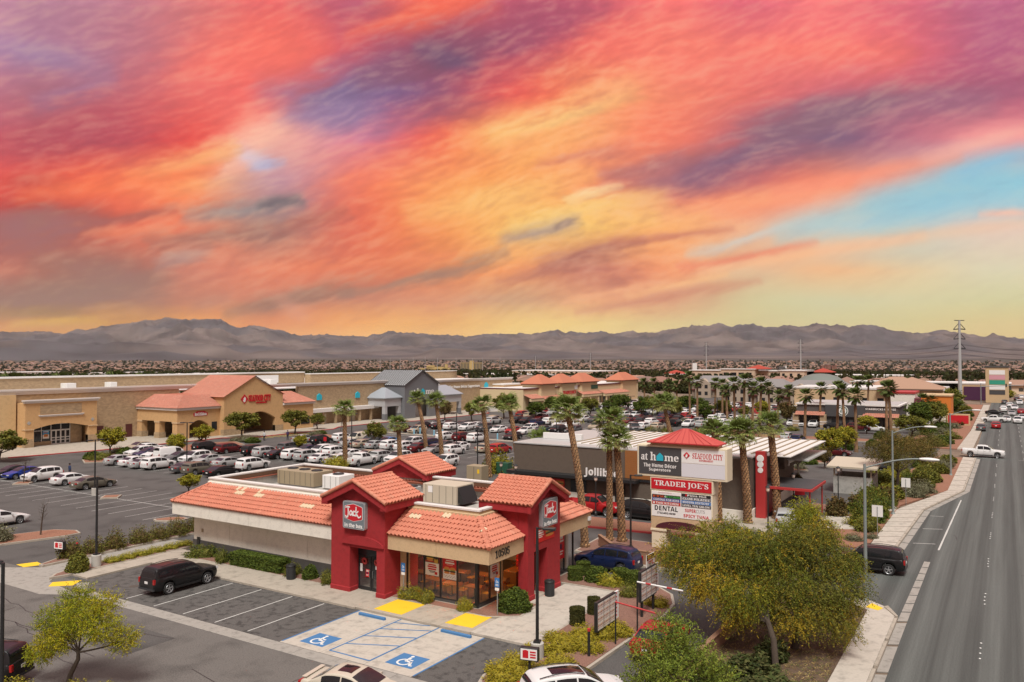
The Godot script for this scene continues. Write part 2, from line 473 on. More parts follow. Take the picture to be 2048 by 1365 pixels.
func sky_image() -> Image:
	for k in 3:
		var f := FastNoiseLite.new()
		f.seed = 40 + k
		f.noise_type = FastNoiseLite.TYPE_SIMPLEX_SMOOTH
		f.frequency = [0.0030, 0.0064, 0.019][k]
		f.fractal_octaves = [5, 5, 4][k]
		f.fractal_gain = 0.58
		sky_n.append(f)
	# broad colours first, then the banks painted over them
	var small := Image.create(13, 87, false, Image.FORMAT_RGBF)
	for j in 87:
		var py := j * 8.0 + 4.0
		var r := 0
		while r < SKY_Y.size() - 2 and py > SKY_Y[r + 1]: r += 1
		var u := clampf((py - SKY_Y[r]) / (SKY_Y[r + 1] - SKY_Y[r]), 0, 1)
		for i in 13:
			var c := hex(SKY_C[r][i]).lerp(hex(SKY_C[r + 1][i]), u)
			small.set_pixel(i, j, Color(c.x, c.y, c.z))
	small.resize(1024, 348, Image.INTERPOLATE_CUBIC)
	sky_map = small
	for k in STREAKS:
		var p := Vector2(k[0], k[1]) / 2.0; var q := Vector2(k[2], k[3]) / 2.0
		var hw: float = k[4] / 2.0
		var col := hex(k[5])
		for y in range(maxi(int(minf(p.y, q.y) - hw * 2.6), 0), mini(int(maxf(p.y, q.y) + hw * 2.6), 348)):
			for x in range(maxi(int(minf(p.x, q.x) - hw * 2), 0), mini(int(maxf(p.x, q.x) + hw * 2), 1024)):
				var v := Vector2(x, y) - p
				var f := v.dot(q - p) / (q - p).length_squared()
				var d := absf(v.cross((q - p).normalized())) / hw
				var e := clampf(f, 0, 1)
				var wgt: float = exp(-d * d) * clampf(1.0 - absf(f - e) * (q - p).length() / hw, 0, 1) * (0.55 + 0.45 * sin(PI * e)) * k[6]
				if wgt > 0.01:
					var o := sky_map.get_pixel(x, y)
					sky_map.set_pixel(x, y, o.lerp(Color(col.x, col.y, col.z), wgt))
	var w := 4096; var h := 2048
	var im := Image.create(512, 256, false, Image.FORMAT_RGB8)
	for j in 256:
		var el := PI / 2 - (j + 0.5) / 256 * PI
		for i in 512:
			var az := wrapf((i + 0.5) / 512 * TAU + YAW, -PI, PI)
			im.set_pixel(i, j, to_sky(sky_at(az, maxf(el, 0.0))))
	im.resize(w, h, Image.INTERPOLATE_CUBIC)
	for j in range(int(h * (0.5 - 31.0 / 180)), h / 2 + 8):
		var el := PI / 2 - (j + 0.5) / h * PI
		for i in range(int(w * (-46.0 - 31.86) / 360), int(w * (46.0 - 31.86) / 360)):
			var az := (i + 0.5) / w * TAU + YAW
			im.set_pixel((i + w) % w, j, to_sky(sky_at(az, maxf(el, 0.0))))
	return im

func to_sky(c: Color) -> Color:
	# the picture's brightness is reached after the exposure
	var l := c.srgb_to_linear()
	return Color(l.r / EXPOSURE, l.g / EXPOSURE, l.b / EXPOSURE).linear_to_srgb()

func make_materials() -> void:
	var grain := ntex("grain", [[0.0, 0.55], [0.35, 0.8], [0.65, 1.1], [1.0, 1.5]], 0.16, 3, 3, 512)
	var blotch := ntex("blotch", [[0.05, 0.60], [0.35, 0.86], [0.6, 1.05], [0.95, 1.5]], 0.014, 5, 7, 512)
	var soft := ntex("soft", [[0.0, 0.86], [0.5, 1.0], [1.0, 1.12]], 0.03, 4, 5, 512)
	var stains := ntex("stains", [[0.0, 0.62], [0.30, 0.86], [0.5, 1.0], [1.0, 1.1]], 0.018, 5, 9, 512)
	var bumps := ntex("bumps", [[0.0, 0.0], [1.0, 1.0]], 0.14, 4, 15, 512)
	var pebbles := ntex("pebbles", [[0.0, [1.5, 1.35, 1.25]], [0.35, [1.05, 1.0, 0.97]], [0.7, [0.7, 0.66, 0.64]], [1.0, [0.45, 0.42, 0.42]]], 0.09, 2, 21, 512, 1)
	surf("asphalt", 0.145, 0.133, 0.120, 0.9, grain, 8.3, blotch, 27.0, bumps, 1.2)
	surf("asphalt_lot", 0.096, 0.090, 0.084, 0.9, grain, 9.1, blotch, 33.0, bumps, 1.2)
	surf("asphalt_stall", 0.108, 0.100, 0.092, 0.88, grain, 7.1, ntex("oil", [[0.0, 0.38], [0.28, 0.62], [0.45, 0.95], [0.7, 1.05], [1.0, 1.35]], 0.02, 5, 19, 512), 7.7, bumps, 1.2)
	surf("concrete", 0.40, 0.35, 0.285, 0.9, soft, 3.7, stains, 9.3, bumps, 0.4)
	surf("concrete_pale", 0.48, 0.43, 0.365, 0.9, soft, 3.9, stains, 8.1, bumps, 0.4)
	surf("concrete_worn", 0.33, 0.305, 0.27, 0.9, soft, 1.3, stains, 5.7, bumps, 0.5)
	surf("gravel", 0.25, 0.135, 0.10, 0.95, pebbles, 3.4, soft, 6.0, pebbles, 3.0)
	surf("gravel_orange", 0.30, 0.145, 0.09, 0.95, pebbles, 4.4, soft, 8.0, pebbles, 3.0)
	surf("soil", 0.13, 0.085, 0.055, 0.95, pebbles, 2.6, stains, 5.0, pebbles, 3.0)
	surf("desert", 0.22, 0.165, 0.12, 1.0, pebbles, 3.0, blotch, 60.0)
	surf("valley", 0.050, 0.046, 0.034, 1.0, blotch, 330.0, stains, 1700.0)
	surf("stucco_cream", 0.76, 0.72, 0.63, 0.95, soft, 2.2, soft, 13.0, bumps, 0.8)
	surf("stucco_tan", 0.56, 0.40, 0.235, 0.95, soft, 2.0, soft, 8.0, bumps, 0.8)
	surf("stucco_red", 0.33, 0.018, 0.022, 0.85, soft, 1.8, ntex("fade", [[0.0, 0.78], [0.4, 0.95], [1.0, 1.15]], 0.02, 5, 61, 512), 5.0, bumps, 0.8)
	surf("stucco_grey", 0.40, 0.39, 0.36, 0.95, soft, 2.4, stains, 7.0, bumps, 0.6)
	surf("stucco_dark", 0.085, 0.08, 0.075, 0.9, soft, 1.6, soft, 6.0, bumps, 0.6)
	surf("stucco_brown", 0.120, 0.092, 0.070, 0.9, soft, 1.5, soft, 9.0, bumps, 0.8)
	surf("stucco_orange", 0.56, 0.35, 0.165, 0.95, soft, 3.0, soft, 13.0)
	surf("stucco_yellow", 0.62, 0.44, 0.23, 0.95, soft, 3.0, soft, 13.0)
	surf("block_tan", 0.62, 0.45, 0.27, 0.95, courses(), 6.4, soft, 23.0)
	surf("block_brown", 0.30, 0.165, 0.10, 0.95, soft, 1.2, soft, 5.0, bumps, 0.6)
	surf("cornice", 0.66, 0.63, 0.60, 0.9, soft, 3.0)
	surf("clay_deck", 0.40, 0.125, 0.075, 0.9, soft, 1.0)
	surf("roof_membrane", 0.42, 0.40, 0.36, 0.9, soft, 2.0, stains, 9.0)
	surf("wood_panel", 0.30, 0.115, 0.03, 0.6, ntex("woodgrain", [[0.0, 0.6], [0.5, 1.0], [1.0, 1.3]], 0.03, 4, 41, 512), 1.3)
	surf("bark", 0.10, 0.075, 0.055, 0.95, grain, 0.5, null, 1.0, bumps, 2.0)
	surf("concrete_base", 0.45, 0.43, 0.39, 0.9, soft, 0.9, null, 1.0, bumps, 0.4)
	surf("rust_wood", 0.13, 0.065, 0.035, 0.9, stains, 1.1)
	var tm := mat("clay_tile", 1, 1, 1, 0.82)
	tm.vertex_color_use_as_albedo = true
	tm.albedo_texture = soft; tm.uv1_triplanar = true; tm.uv1_world_triplanar = true; tm.uv1_scale = Vector3.ONE / 1.3
	var vm := mat("vertex", 1, 1, 1, 0.9)
	vm.vertex_color_use_as_albedo = true
	var mm := mat("rock", 1, 1, 1, 1.0)
	mm.vertex_color_use_as_albedo = true
	mat("white_paint", 0.72, 0.71, 0.68, 0.7); mat("line_paint", 0.50, 0.49, 0.46, 0.85)
	mat("blue_paint", 0.055, 0.17, 0.36, 0.8); mat("yellow_paint", 0.80, 0.52, 0.02, 0.75); mat("red_paint", 0.42, 0.045, 0.045, 0.75)
	mat("black_metal", 0.018, 0.019, 0.02, 0.45); mat("dark_metal", 0.035, 0.037, 0.04, 0.5)
	mat("steel", 0.33, 0.35, 0.35, 0.45, 0.5); mat("white_metal", 0.70, 0.70, 0.68, 0.5); mat("grey_metal", 0.42, 0.42, 0.41, 0.5)
	mat("beige_metal", 0.50, 0.44, 0.34, 0.6); mat("tan_metal", 0.32, 0.26, 0.17, 0.6)
	mat("red_metal", 0.42, 0.035, 0.035, 0.45); mat("green_metal", 0.02, 0.09, 0.05, 0.5)
	mat("black", 0.012, 0.012, 0.012, 0.6); mat("sign_white", 0.78, 0.77, 0.75, 0.45); mat("sign_red", 0.52, 0.015, 0.025, 0.4)
	mat("sign_grey", 0.16, 0.19, 0.21, 0.45); mat("silver", 0.40, 0.42, 0.44, 0.4, 0.3)
	mat("charcoal", 0.06, 0.058, 0.06, 0.6); mat("sign_blue", 0.03, 0.16, 0.42, 0.45); mat("aqua", 0.02, 0.42, 0.55, 0.5)
	mat("window_dark", 0.02, 0.022, 0.025, 0.08)
	var gl := mat("glass", 0.75, 0.78, 0.78, 0.04)
	gl.transparency = BaseMaterial3D.TRANSPARENCY_ALPHA
	gl.albedo_color.a = 0.06
	gl.metallic_specular = 0.35
	# wheel tracks and oil lines wear the lanes lengthwise
	var im := Image.create(256, 256, false, Image.FORMAT_RGB8)
	var f := FastNoiseLite.new(); f.seed = 51; f.frequency = 0.02
	for x in 256:
		var lane := fposmod(x / 128.0, 1.0)
		var w := 1.0 + 0.20 * cos(lane * TAU * 2.0) - 0.10 * cos(lane * TAU) + 0.22 * f.get_noise_2d(x * 4.0, 900.0)
		for y in 256:
			# runs along the street wrap round
			var a := TAU * y / 256.0
			var v := w * (1.0 + 0.22 * f.get_noise_3d(x * 2.4, cos(a) * 60.0, sin(a) * 60.0) + 0.10 * f.get_noise_3d(x * 9.0, cos(a) * 160.0, sin(a) * 160.0))
			var l := clampf(v * 0.62, 0, 1)
			im.set_pixel(x, y, lin(l, l, l))
	var rm := surf("asphalt_road", 0.150, 0.160, 0.148, 0.88, grain, 7.3, ImageTexture.create_from_image(im), 12.0, bumps, 1.0)
	rm.uv2_scale = Vector3(1.0 / 6.88, 1.0 / 6.88, 1.0 / 210.0)
	rm.uv2_offset = Vector3(0.36, 0, 0)

func courses() -> Texture2D:
	# split-face block seen from afar: one tone for each block
	var im := Image.create(64, 64, false, Image.FORMAT_RGB8)
	var r := RandomNumberGenerator.new(); r.seed = 8
	for j in 32:
		for i in 17:
			var l := r.randf_range(0.52, 0.70)
			im.fill_rect(Rect2i(i * 4 - (2 if j % 2 else 0), j * 2, 4, 2).intersection(Rect2i(0, 0, 64, 64)), lin(l, l, l))
	return ImageTexture.create_from_image(im)

func curve_at(pts: Array, x: float) -> float:
	if x <= pts[0][0]: return pts[0][1]
	for i in pts.size() - 1:
		if x <= pts[i + 1][0]:
			var u: float = (x - pts[i][0]) / (pts[i + 1][0] - pts[i][0])
			return lerpf(pts[i][1], pts[i + 1][1], u)
	return pts[-1][1]

const VALLEY := [[0, -0.06], [330, -0.06], [420, -0.9], [1000, -9.0], [2000, -22.0], [3500, -38.0], [5000, -38.0], [7000, -23.0], [9000, -1.0], [12000, 60.0], [15000, 150.0], [21000, 300.0]]
func valley(r: float) -> float: return curve_at(VALLEY, r)

func dir_of(az: float) -> Vector3: return Vector3(sin(az - YAW), 0, -cos(az - YAW))

const RIDGE := [[0, 669], [50, 667], [100, 668], [125, 669], [175, 660], [220, 652], [290, 642], [305, 644], [335, 639], [375, 642], [430, 639], [445, 643], [478, 659], [500, 653], [540, 659], [560, 664], [590, 672], [620, 671], [640, 675], [700, 672], [735, 674], [745, 669], [820, 667], [870, 671], [905, 676], [940, 676], [975, 671], [1020, 668], [1050, 671], [1090, 665], [1115, 663], [1125, 670], [1140, 668], [1165, 671], [1180, 669], [1240, 670], [1270, 668], [1300, 669], [1330, 663], [1380, 659], [1440, 650], [1470, 655], [1495, 652], [1530, 658], [1610, 655], [1640, 650], [1665, 654], [1690, 655], [1700, 658], [1720, 651], [1750, 656], [1810, 668], [1845, 667], [1880, 662], [1910, 670], [1975, 679], [1992, 674], [2015, 678], [2035, 683], [2048, 681]]
const HILLS_A := [[-400, 700], [0, 681], [60, 683], [150, 690], [190, 683], [250, 686], [300, 692], [400, 689], [424, 687], [455, 700], [480, 707], [530, 702], [560, 700], [600, 701], [625, 706], [660, 716], [760, 720], [830, 712], [880, 697], [915, 698], [960, 705], [1000, 699], [1050, 701], [1140, 706], [1250, 712], [1350, 720], [2200, 720]]
const HILLS_B := [[-400, 706], [0, 696], [60, 694], [110, 698], [170, 705], [230, 709], [330, 704], [350, 702], [380, 707], [430, 713], [520, 719], [2200, 722]]

func build_ground() -> void:
	# terrain: a sheet that falls away to the valley
	var rings := [0.0, 60.0, 150.0, 240.0, 330.0, 380.0, 440.0, 520.0, 640.0, 800.0, 1000.0, 1300.0, 1700.0, 2200.0, 2800.0, 3500.0, 4300.0, 5000.0, 6000.0, 7000.0, 8000.0, 9000.0, 9600.0]
	var rows := []
	for r in rings:
		var line := PackedVector3Array()
		for j in 96:
			var p: Vector3 = dir_of(TAU * j / 96) * maxf(r, 0.5)
			p.y = valley(r)
			line.append(p)
		line.reverse()
		rows.append(line)
	var near := MB.new(); near.grid(rows.slice(0, 7), true)
	var gr := structure("ground", near, M.desert)
	var farm := MB.new(); farm.grid(rows.slice(6), true)
	structure("valley_floor", farm, M.valley)
	# mountains all round, finer where the photograph looks
	var azs := []
	var a := -PI
	while a < PI:
		azs.append(a)
		a += 0.0016 if absf(a) < 0.66 else 0.05
	var rad := [9000.0, 9300.0, 9500.0, 9700.0, 9900.0, 10100.0, 10400.0, 10700.0, 11000.0, 11300.0, 11600.0, 12000.0, 12600.0, 13200.0]
	var t := 0.04
	while t < 1.0:
		rad.append(13500.0 + 7500.0 * t)
		t += 0.02
	rad.append_array([21000.0, 21600.0, 22500.0, 24000.0])
	var f := FastNoiseLite.new(); f.seed = 5; f.frequency = 0.00028; f.fractal_octaves = 5; f.fractal_type = FastNoiseLite.FRACTAL_RIDGED
	var f2 := FastNoiseLite.new(); f2.seed = 9; f2.frequency = 0.0006; f2.fractal_octaves = 4
	rows = []
	var mb := MB.new()
	var cols := []
	for r in rad:
		var line := PackedVector3Array(); var cl := PackedColorArray()
		for az: float in azs:
			var q: Vector3 = dir_of(az) * r
			var u := clampf((r - 13500.0) / 7500.0, 0, 1)
			var wob := f2.get_noise_2d(q.x * 0.6, q.z * 0.6)
			var ca := clampf(az, -0.72, 0.72)
			var px := 1024.0 + FOCAL * tan(ca + wob * 0.05 * (1.0 - u))
			var extra := 0.0 if absf(az) < 0.7 else f2.get_noise_1d(az * 9000.0) * 12.0
			var top := 15.0 + (718.0 - curve_at(RIDGE, px) + extra) * 21000.0 * cos(ca) / FOCAL
			top += f2.get_noise_1d(az * 260000.0) * 14.0
			var ridged := f.get_noise_2d(q.x, q.z) * 0.5 + 0.5
			var s := pow(u, 1.25)
			var h := lerpf(valley(minf(r, 13500.0)), top, s)
			h -= (0.62 - ridged) * (3.2 * u * (1.0 - u) + 0.25 * u * (1.0 - smoothstep(0.94, 1.0, u))) * top * 0.75
			h += (f.get_noise_2d(q.x * 3.5, q.z * 3.5)) * 95.0 * u * (1.0 - smoothstep(0.9, 1.0, u))
			if r > 21000.0: h = top * (1.0 - (r - 21000.0) / 4000.0)
			for hl in [[HILLS_A, 11300.0, 520.0], [HILLS_B, 9900.0, 330.0]]:
				var dx: float = (r - hl[1]) / hl[2] + wob * 0.6
				var up: float = (718.0 - curve_at(hl[0], px)) * hl[1] * cos(ca) / FOCAL
				if absf(az) < 0.72 and up > 0.0: h = maxf(h, valley(r) + (up + 15.0 - valley(r)) * exp(-dx * dx) * (1.0 + 0.10 * f.get_noise_2d(q.x * 3.0, q.z * 3.0)))
			q.y = h
			line.append(q)
			var k := f2.get_noise_2d(q.x * 1.7, q.z * 1.7)
			var k2 := f2.get_noise_2d(q.x * 0.5 + 900.0, q.z * 0.5)
			# two kinds of rock in bands and patches
			var rock := Vector3(0.098, 0.078, 0.068).lerp(Vector3(0.052, 0.049, 0.052), smoothstep(-0.2, 0.2, k2)) * (1.0 + 0.9 * k)
			cl.append(Color(rock.x, rock.y, rock.z))
		rows.append(line); cols.append(cl)
	mb.grid(rows)
	# colours follow the same order as grid() wrote the triangles
	var c := PackedColorArray()
	for i in rows.size() - 1:
		for j in azs.size() - 1:
			c.append(cols[i][j]); c.append(cols[i + 1][j + 1]); c.append(cols[i][j + 1])
			c.append(cols[i][j]); c.append(cols[i + 1][j]); c.append(cols[i + 1][j + 1])
	mb.c = c
	structure("mountains", mb, M.rock)

func house_mesh(key: String, roof_hip := 0.35) -> ArrayMesh:
	if shapes.has(key): return shapes[key]
	var w := MB.new(); w.col = Color(0.56, 0.45, 0.33)
	w.box(-0.5, 0.5, 0, 0.38, -0.4, 0.4)
	var dk := Color(0.06, 0.055, 0.05); w.col = dk
	for x in [-0.3, 0.02, 0.3]:
		w.box(x - 0.06, x + 0.06, 0.14, 0.28, -0.405, 0.405)
	for d in [-0.2, 0.15]:
		w.box(-0.505, 0.505, 0.14, 0.28, d - 0.06, d + 0.06)
	var r := MB.new(); r.col = Color(0.25, 0.155, 0.115)
	var e := [P(-0.56, -0.46, 0.38), P(0.56, -0.46, 0.38), P(0.56, 0.46, 0.38), P(-0.56, 0.46, 0.38)]
	var a := P(-0.56 + roof_hip, 0, 0.62); var b := P(0.56 - roof_hip, 0, 0.62)
	r.quad(e[0], e[1], b, a); r.quad(e[2], e[3], a, b); r.tri(e[1], e[2], b); r.tri(e[3], e[0], a); r.quad(e[3], e[2], e[1], e[0])
	var am := w.done(M.vertex)
	r.done(M.vertex, am)
	shapes[key] = am
	return am

func multi(called: String, mesh: Mesh, xf: Array, cols: Array, label: String, category: String) -> MultiMeshInstance3D:
	var m := MultiMesh.new()
	m.transform_format = MultiMesh.TRANSFORM_3D
	m.use_colors = cols.size() > 0
	m.mesh = mesh
	m.instance_count = xf.size()
	for i in xf.size():
		m.set_instance_transform(i, xf[i])
		if cols.size(): m.set_instance_color(i, cols[i])
	var o := MultiMeshInstance3D.new()
	o.multimesh = m
	o.name = numbered(called)
	add_child(o)
	tag(o, label, category, "", "stuff")
	return o

func build_far() -> void:
	rng.seed = 77
	var hm := house_mesh("house", 0.35)
	var near := []
	var xf := []; var cs := []; var tx := []; var tc := []
	var n := FastNoiseLite.new(); n.seed = 3; n.frequency = 0.0022
	for i in 92000:
		var az := rng.randf_range(-0.72, 0.72)
		var inv := rng.randf()
		var r := 1.0 / lerpf(1.0 / 430.0, 1.0 / 8200.0, pow(inv, 0.62))
		var p := dir_of(az) * r
		# blocks of houses between streets
		var dense := n.get_noise_2d(p.x, p.z)
		p.y = valley(r)
		var tree := rng.randf() < 0.56 + dense * 0.35
		if tree:
			var s := rng.randf_range(4.0, 8.5) * (1.0 + r / 5000.0)
			tx.append(Transform3D(Basis(Vector3.UP, rng.randf() * TAU) * Basis.from_scale(Vector3(s, s * rng.randf_range(0.7, 1.2), s)), p - Vector3(0, 0.3, 0)))
			var k := rng.randf_range(0.55, 1.2)
			tc.append(Color(k * rng.randf_range(0.8, 1.25), k, k * 0.8))
		else:
			if -p.z < 330 and p.x > -150: continue
			var s := rng.randf_range(9.0, 15.0) * (1.0 + r / 7000.0)
			var k := rng.randf_range(0.65, 1.25)
			var w := Transform3D(Basis(Vector3.UP, YAW * 0 + (PI / 2 if rng.randf() < 0.5 else 0.0) + rng.randf_range(-0.15, 0.15)) * Basis.from_scale(Vector3(s, s * rng.randf_range(0.55, 0.8), s)), p - Vector3(0, 0.2, 0))
			if r < 900 and near.size() < 150: near.append([w, k])
			else:
				xf.append(w)
				cs.append(Color(k * rng.randf_range(0.95, 1.15), k, k * rng.randf_range(0.85, 1.1)))
	for i in 5200:
		var az := rng.randf_range(-0.72, 0.72)
		var r := rng.randf_range(345.0, 1000.0)
		var p := dir_of(az) * r
		p.y = valley(r)
		if p.x > -12.0 and p.x < 45.0 and r < 600.0: continue
		if rng.randf() < 0.8:
			var s := rng.randf_range(3.0, 6.0)
			tx.append(Transform3D(Basis(Vector3.UP, rng.randf() * TAU) * Basis.from_scale(Vector3(s, s * rng.randf_range(0.7, 1.2), s)), p - Vector3(0, 0.3, 0)))
			var k := rng.randf_range(0.6, 1.3)
			tc.append(Color(k * rng.randf_range(0.8, 1.3), k, k * 0.8))
		else:
			var s := rng.randf_range(10.0, 15.0)
			var w := Transform3D(Basis(Vector3.UP, (PI / 2 if rng.randf() < 0.5 else 0.0)) * Basis.from_scale(Vector3(s, s * 0.65, s)), p - Vector3(0, 0.2, 0))
			if near.size() < 290 and r > 520.0: near.append([w, 1.0])
	multi("valley_houses", hm, xf, cs, "mass of tan houses with clay roofs spread over the far valley", "houses")
	for w in near:
		var o := single("house", hm, null, "small tan house with clay roof in the suburb beyond the shops", "house", "houses of the suburb beyond the shops")
		o.transform = w[0]
	var lb := LB.new()
	for i in 70:
		var q := Vector3(rng.randfn(), rng.randfn(), rng.randfn()).normalized() * pow(rng.randf(), 0.4) * 0.5
		q.y = q.y * 0.9 + 0.5
		var al := Vector3(rng.randfn(), rng.randfn(), rng.randfn()).normalized()
		lb.leaf(q - al * 0.14, al * 0.28, al.cross(Vector3(rng.randfn(), rng.randfn(), rng.randfn()).normalized()) * 0.14, Color(0.042, 0.046, 0.018) * rng.randf_range(0.6, 1.3))
	multi("valley_trees", lb.done(leafmat("leaf")), tx, tc, "mass of dark trees between the far houses of the valley", "trees")
	far_landmarks()

func windows_grid(o: Node, x0: float, x1: float, y0: float, rows: int, step: float, d: float, cols: int, w: float, h: float, face := 0) -> void:
	# face 0: on a south wall at d; face 1: on an east wall at x = d, x0..x1 along the street
	for r in rows:
		for c in cols:
			var m := MB.new()
			var u: float = lerpf(x0, x1, (c + 0.5) / cols)
			var y: float = y0 + r * step
			if face == 0: m.box(u - w / 2, u + w / 2, y, y + h, d - 0.04, d + 0.1)
			else: m.box(d - 0.1, d + 0.04, y, y + h, u - w / 2, u + w / 2)
			pt("window", m, M.window_dark, o)

func plain_block(called: String, label: String, x0: float, x1: float, d0: float, d1: float, y0: float, h: float, m: Material, trim: Material, group := "") -> Node3D:
	var o := thing(called, label, "building", Vector3.ZERO, 0, group)
	var w := MB.new(); w.box(x0, x1, y0 - 1.5, y0 + h - 0.5, d0, d1); pt("wall", w, m, o)
	var c := MB.new(); c.box(x0 - 0.15, x1 + 0.15, y0 + h - 0.5, y0 + h, d0 - 0.15, d1 + 0.15); pt("parapet", c, trim, o)
	var r := MB.new(); r.box(x0 + 0.3, x1 - 0.3, y0 + h, y0 + h + 0.05, d0 + 0.3, d1 - 0.3); pt("roof", r, M.white_metal, o)
	return o

func hip(m: MB, x0: float, x1: float, d0: float, d1: float, y0: float, y1: float, inset := -1.0, th := 0.18) -> void:
	var e := [P(x0, d0, y0), P(x1, d0, y0), P(x1, d1, y0), P(x0, d1, y0)]
	var w := x1 - x0; var l := d1 - d0
	var k := inset if inset >= 0 else minf(w, l) / 2
	var a: Vector3; var b: Vector3
	if w >= l:
		a = P(x0 + k, (d0 + d1) / 2, y1); b = P(x1 - k, (d0 + d1) / 2, y1)
		m.quad(e[0], e[1], b, a); m.quad(e[2], e[3], a, b); m.tri(e[1], e[2], b); m.tri(e[3], e[0], a)
	else:
		a = P((x0 + x1) / 2, d0 + k, y1); b = P((x0 + x1) / 2, d1 - k, y1)
		m.tri(e[0], e[1], a); m.quad(e[1], e[2], b, a); m.tri(e[2], e[3], b); m.quad(e[3], e[0], a, b)
	for i in 4:
		var j := (i + 1) % 4
		m.quad(e[i] - Vector3(0, th, 0), e[j] - Vector3(0, th, 0), e[j], e[i])
	m.quad(e[3] - Vector3(0, th, 0), e[2] - Vector3(0, th, 0), e[1] - Vector3(0, th, 0), e[0] - Vector3(0, th, 0))

func at_px(px: float, py: float, r: float) -> Vector3:
	# a point at ground distance r in the direction of the photograph's pixel
	var q := gp(px, maxf(py, 719.5))
	q.y = 0
	q = q.normalized() * r
	q.y = valley(r)
	return q

func far_landmarks() -> void:
	# the yellow hotel tower and its wings
	var y1 := mat("hotel_yellow", 0.50, 0.36, 0.14, 0.9)
	var r := 2600.0
	var s := r * 0.95 / FOCAL
	var h := thing("hotel", "pale yellow hotel slab with a taller middle far out in the valley", "hotel", at_px(943, 735, r), YAW)
	var w := MB.new(); w.box(-23 * s, 23 * s, -6, 16 * s + 6, 0, 30); pt("wing", w, y1, h)
	w = MB.new(); w.box(-4 * s, 4 * s, -6, 20 * s + 6, -2, 32); pt("tower", w, y1, h)
	w = MB.new(); w.box(-23.5 * s, 23.5 * s, 16 * s + 6, 17 * s + 6, -1, 31); pt("roof_edge", w, M.tan_metal, h)
	for k in 15:
		if absf(k - 7) < 2: continue
		w = MB.new(); w.box((k - 7) * 3.05 * s - 1.5, (k - 7) * 3.05 * s + 1.5, 2 * s, 14.5 * s + 6, -0.6, 1); pt("window", w, M.charcoal, h)
	h = thing("hotel", "low yellow hotel wings with a small tower beside the slab hotel", "hotel", at_px(876, 735, r), YAW)
	for k in [[-22, 12, 11], [10, 26, 9], [-24, -8, 14], [14, 20, 16], [-40, -26, 8]]:
		w = MB.new(); w.box(k[0] * s, k[1] * s, -6, k[2] * s, 0, 20); pt("wing", w, y1, h)
	h = thing("hotel", "long low ochre hotel far beyond the shopping strip", "hotel", at_px(1187, 735, r), YAW)
	for k in [[-20, 20, 5], [-6, 5, 7]]:
		w = MB.new(); w.box(k[0] * s, k[1] * s, -6, k[2] * s, 0, 20); pt("wing", w, mat("hotel_ochre", 0.30, 0.20, 0.08, 0.9), h)
	r = 3600.0; s = r * 0.93 / FOCAL
	h = thing("apartment_tower", "reddish brown cluster of flat topped towers out in the valley", "towers", at_px(1659, 735, r), YAW)
	for k in [[-15, -10, 11], [-9, -5, 12], [-4, 3, 13], [5, 9, 11], [10, 15, 12]]:
		w = MB.new(); w.box(k[0] * s, k[1] * s, -10, k[2] * s, 0, 22); pt("tower", w, mat("tower_red", 0.20, 0.095, 0.07, 0.9), h)
	w = MB.new(); w.box(-26 * s, 15 * s, -10, 4 * s, -12, -2); pt("podium", w, y1, h)
	h = thing("hotel", "grey and pale block beside the reddish towers", "hotel", at_px(1566, 735, r), YAW)
	for k in [[-8, 5, 9], [5, 8, 11]]:
		w = MB.new(); w.box(k[0] * s, k[1] * s, -10, k[2] * s, 0, 22); pt("wing", w, M.stucco_dark if k[2] == 9 else M.cornice, h)
	# flat roofed shops beyond the big stores
	rng.seed = 5
	var tones := [M.stucco_cream, M.cornice, M.stucco_tan, M.block_tan, M.stucco_grey]
	var flat := [[15, 752, 430, 40, 6, 1], [75, 748, 520, 60, 7, 0], [130, 751, 410, 30, 6, 1], [175, 746, 620, 40, 8, 3], [235, 752, 400, 34, 6, 2], [300, 748, 520, 50, 7, 1], [360, 748, 470, 90, 8, 3], [420, 744, 700, 60, 8, 4], [470, 747, 560, 44, 7, 1], [250, 741, 800, 50, 9, 3], [110, 741, 820, 60, 8, 2], [30, 741, 800, 60, 10, 0], [540, 746, 600, 60, 7, 0], [640, 744, 650, 60, 7, 1], [590, 741, 820, 50, 8, 2], [720, 742, 760, 50, 7, 0]]
	for k in flat:
		var p := at_px(k[0], k[1], k[2])
		var hw: float = k[3] / 2.0
		var o := plain_block("shop_building", "flat roofed low commercial building beyond the big box stores", p.x - hw * 0.5, p.x + hw * 0.5, -p.z - hw, -p.z + hw, p.y, k[4], tones[k[5]], M.cornice, "flat roofed buildings beyond the stores")
		windows_grid(o, -p.z - hw + 2, -p.z + hw - 2, p.y + 2.0, 1, 3.0, p.x + hw * 0.5, 5, 4.0, 2.0, 1)
	# transmission poles marching across
	for k in [[1181, 668, 706, 760, 760.0], [1071, 710, 712, 758, 800.0], [1413, 686, 686, 760, 560.0], [800, 716, 716, 742, 1200.0], [826, 716, 716, 742, 1200.0], [850, 714, 714, 742, 1200.0], [875, 716, 716, 742, 1250.0], [912, 716, 716, 742, 1250.0], [945, 717, 717, 742, 1250.0], [965, 715, 715, 742, 1250.0], [1000, 714, 714, 744, 1200.0], [1008, 718, 718, 744, 1200.0], [1084, 728, 728, 760, 800.0], [1260, 740, 740, 765, 560.0], [760, 718, 718, 742, 1300.0], [780, 716, 716, 742, 1300.0]]:
		var p := at_px(k[0], 742, k[4])
		var top: float = CAM_H + (718.0 - k[2]) / FOCAL * k[4] * cos(atan((k[0] - 1024.0) / FOCAL))
		pylon("pale steel power pole standing in the far valley", "power poles across the valley", p, top - p.y, 0.45, k[4] < 900.0)

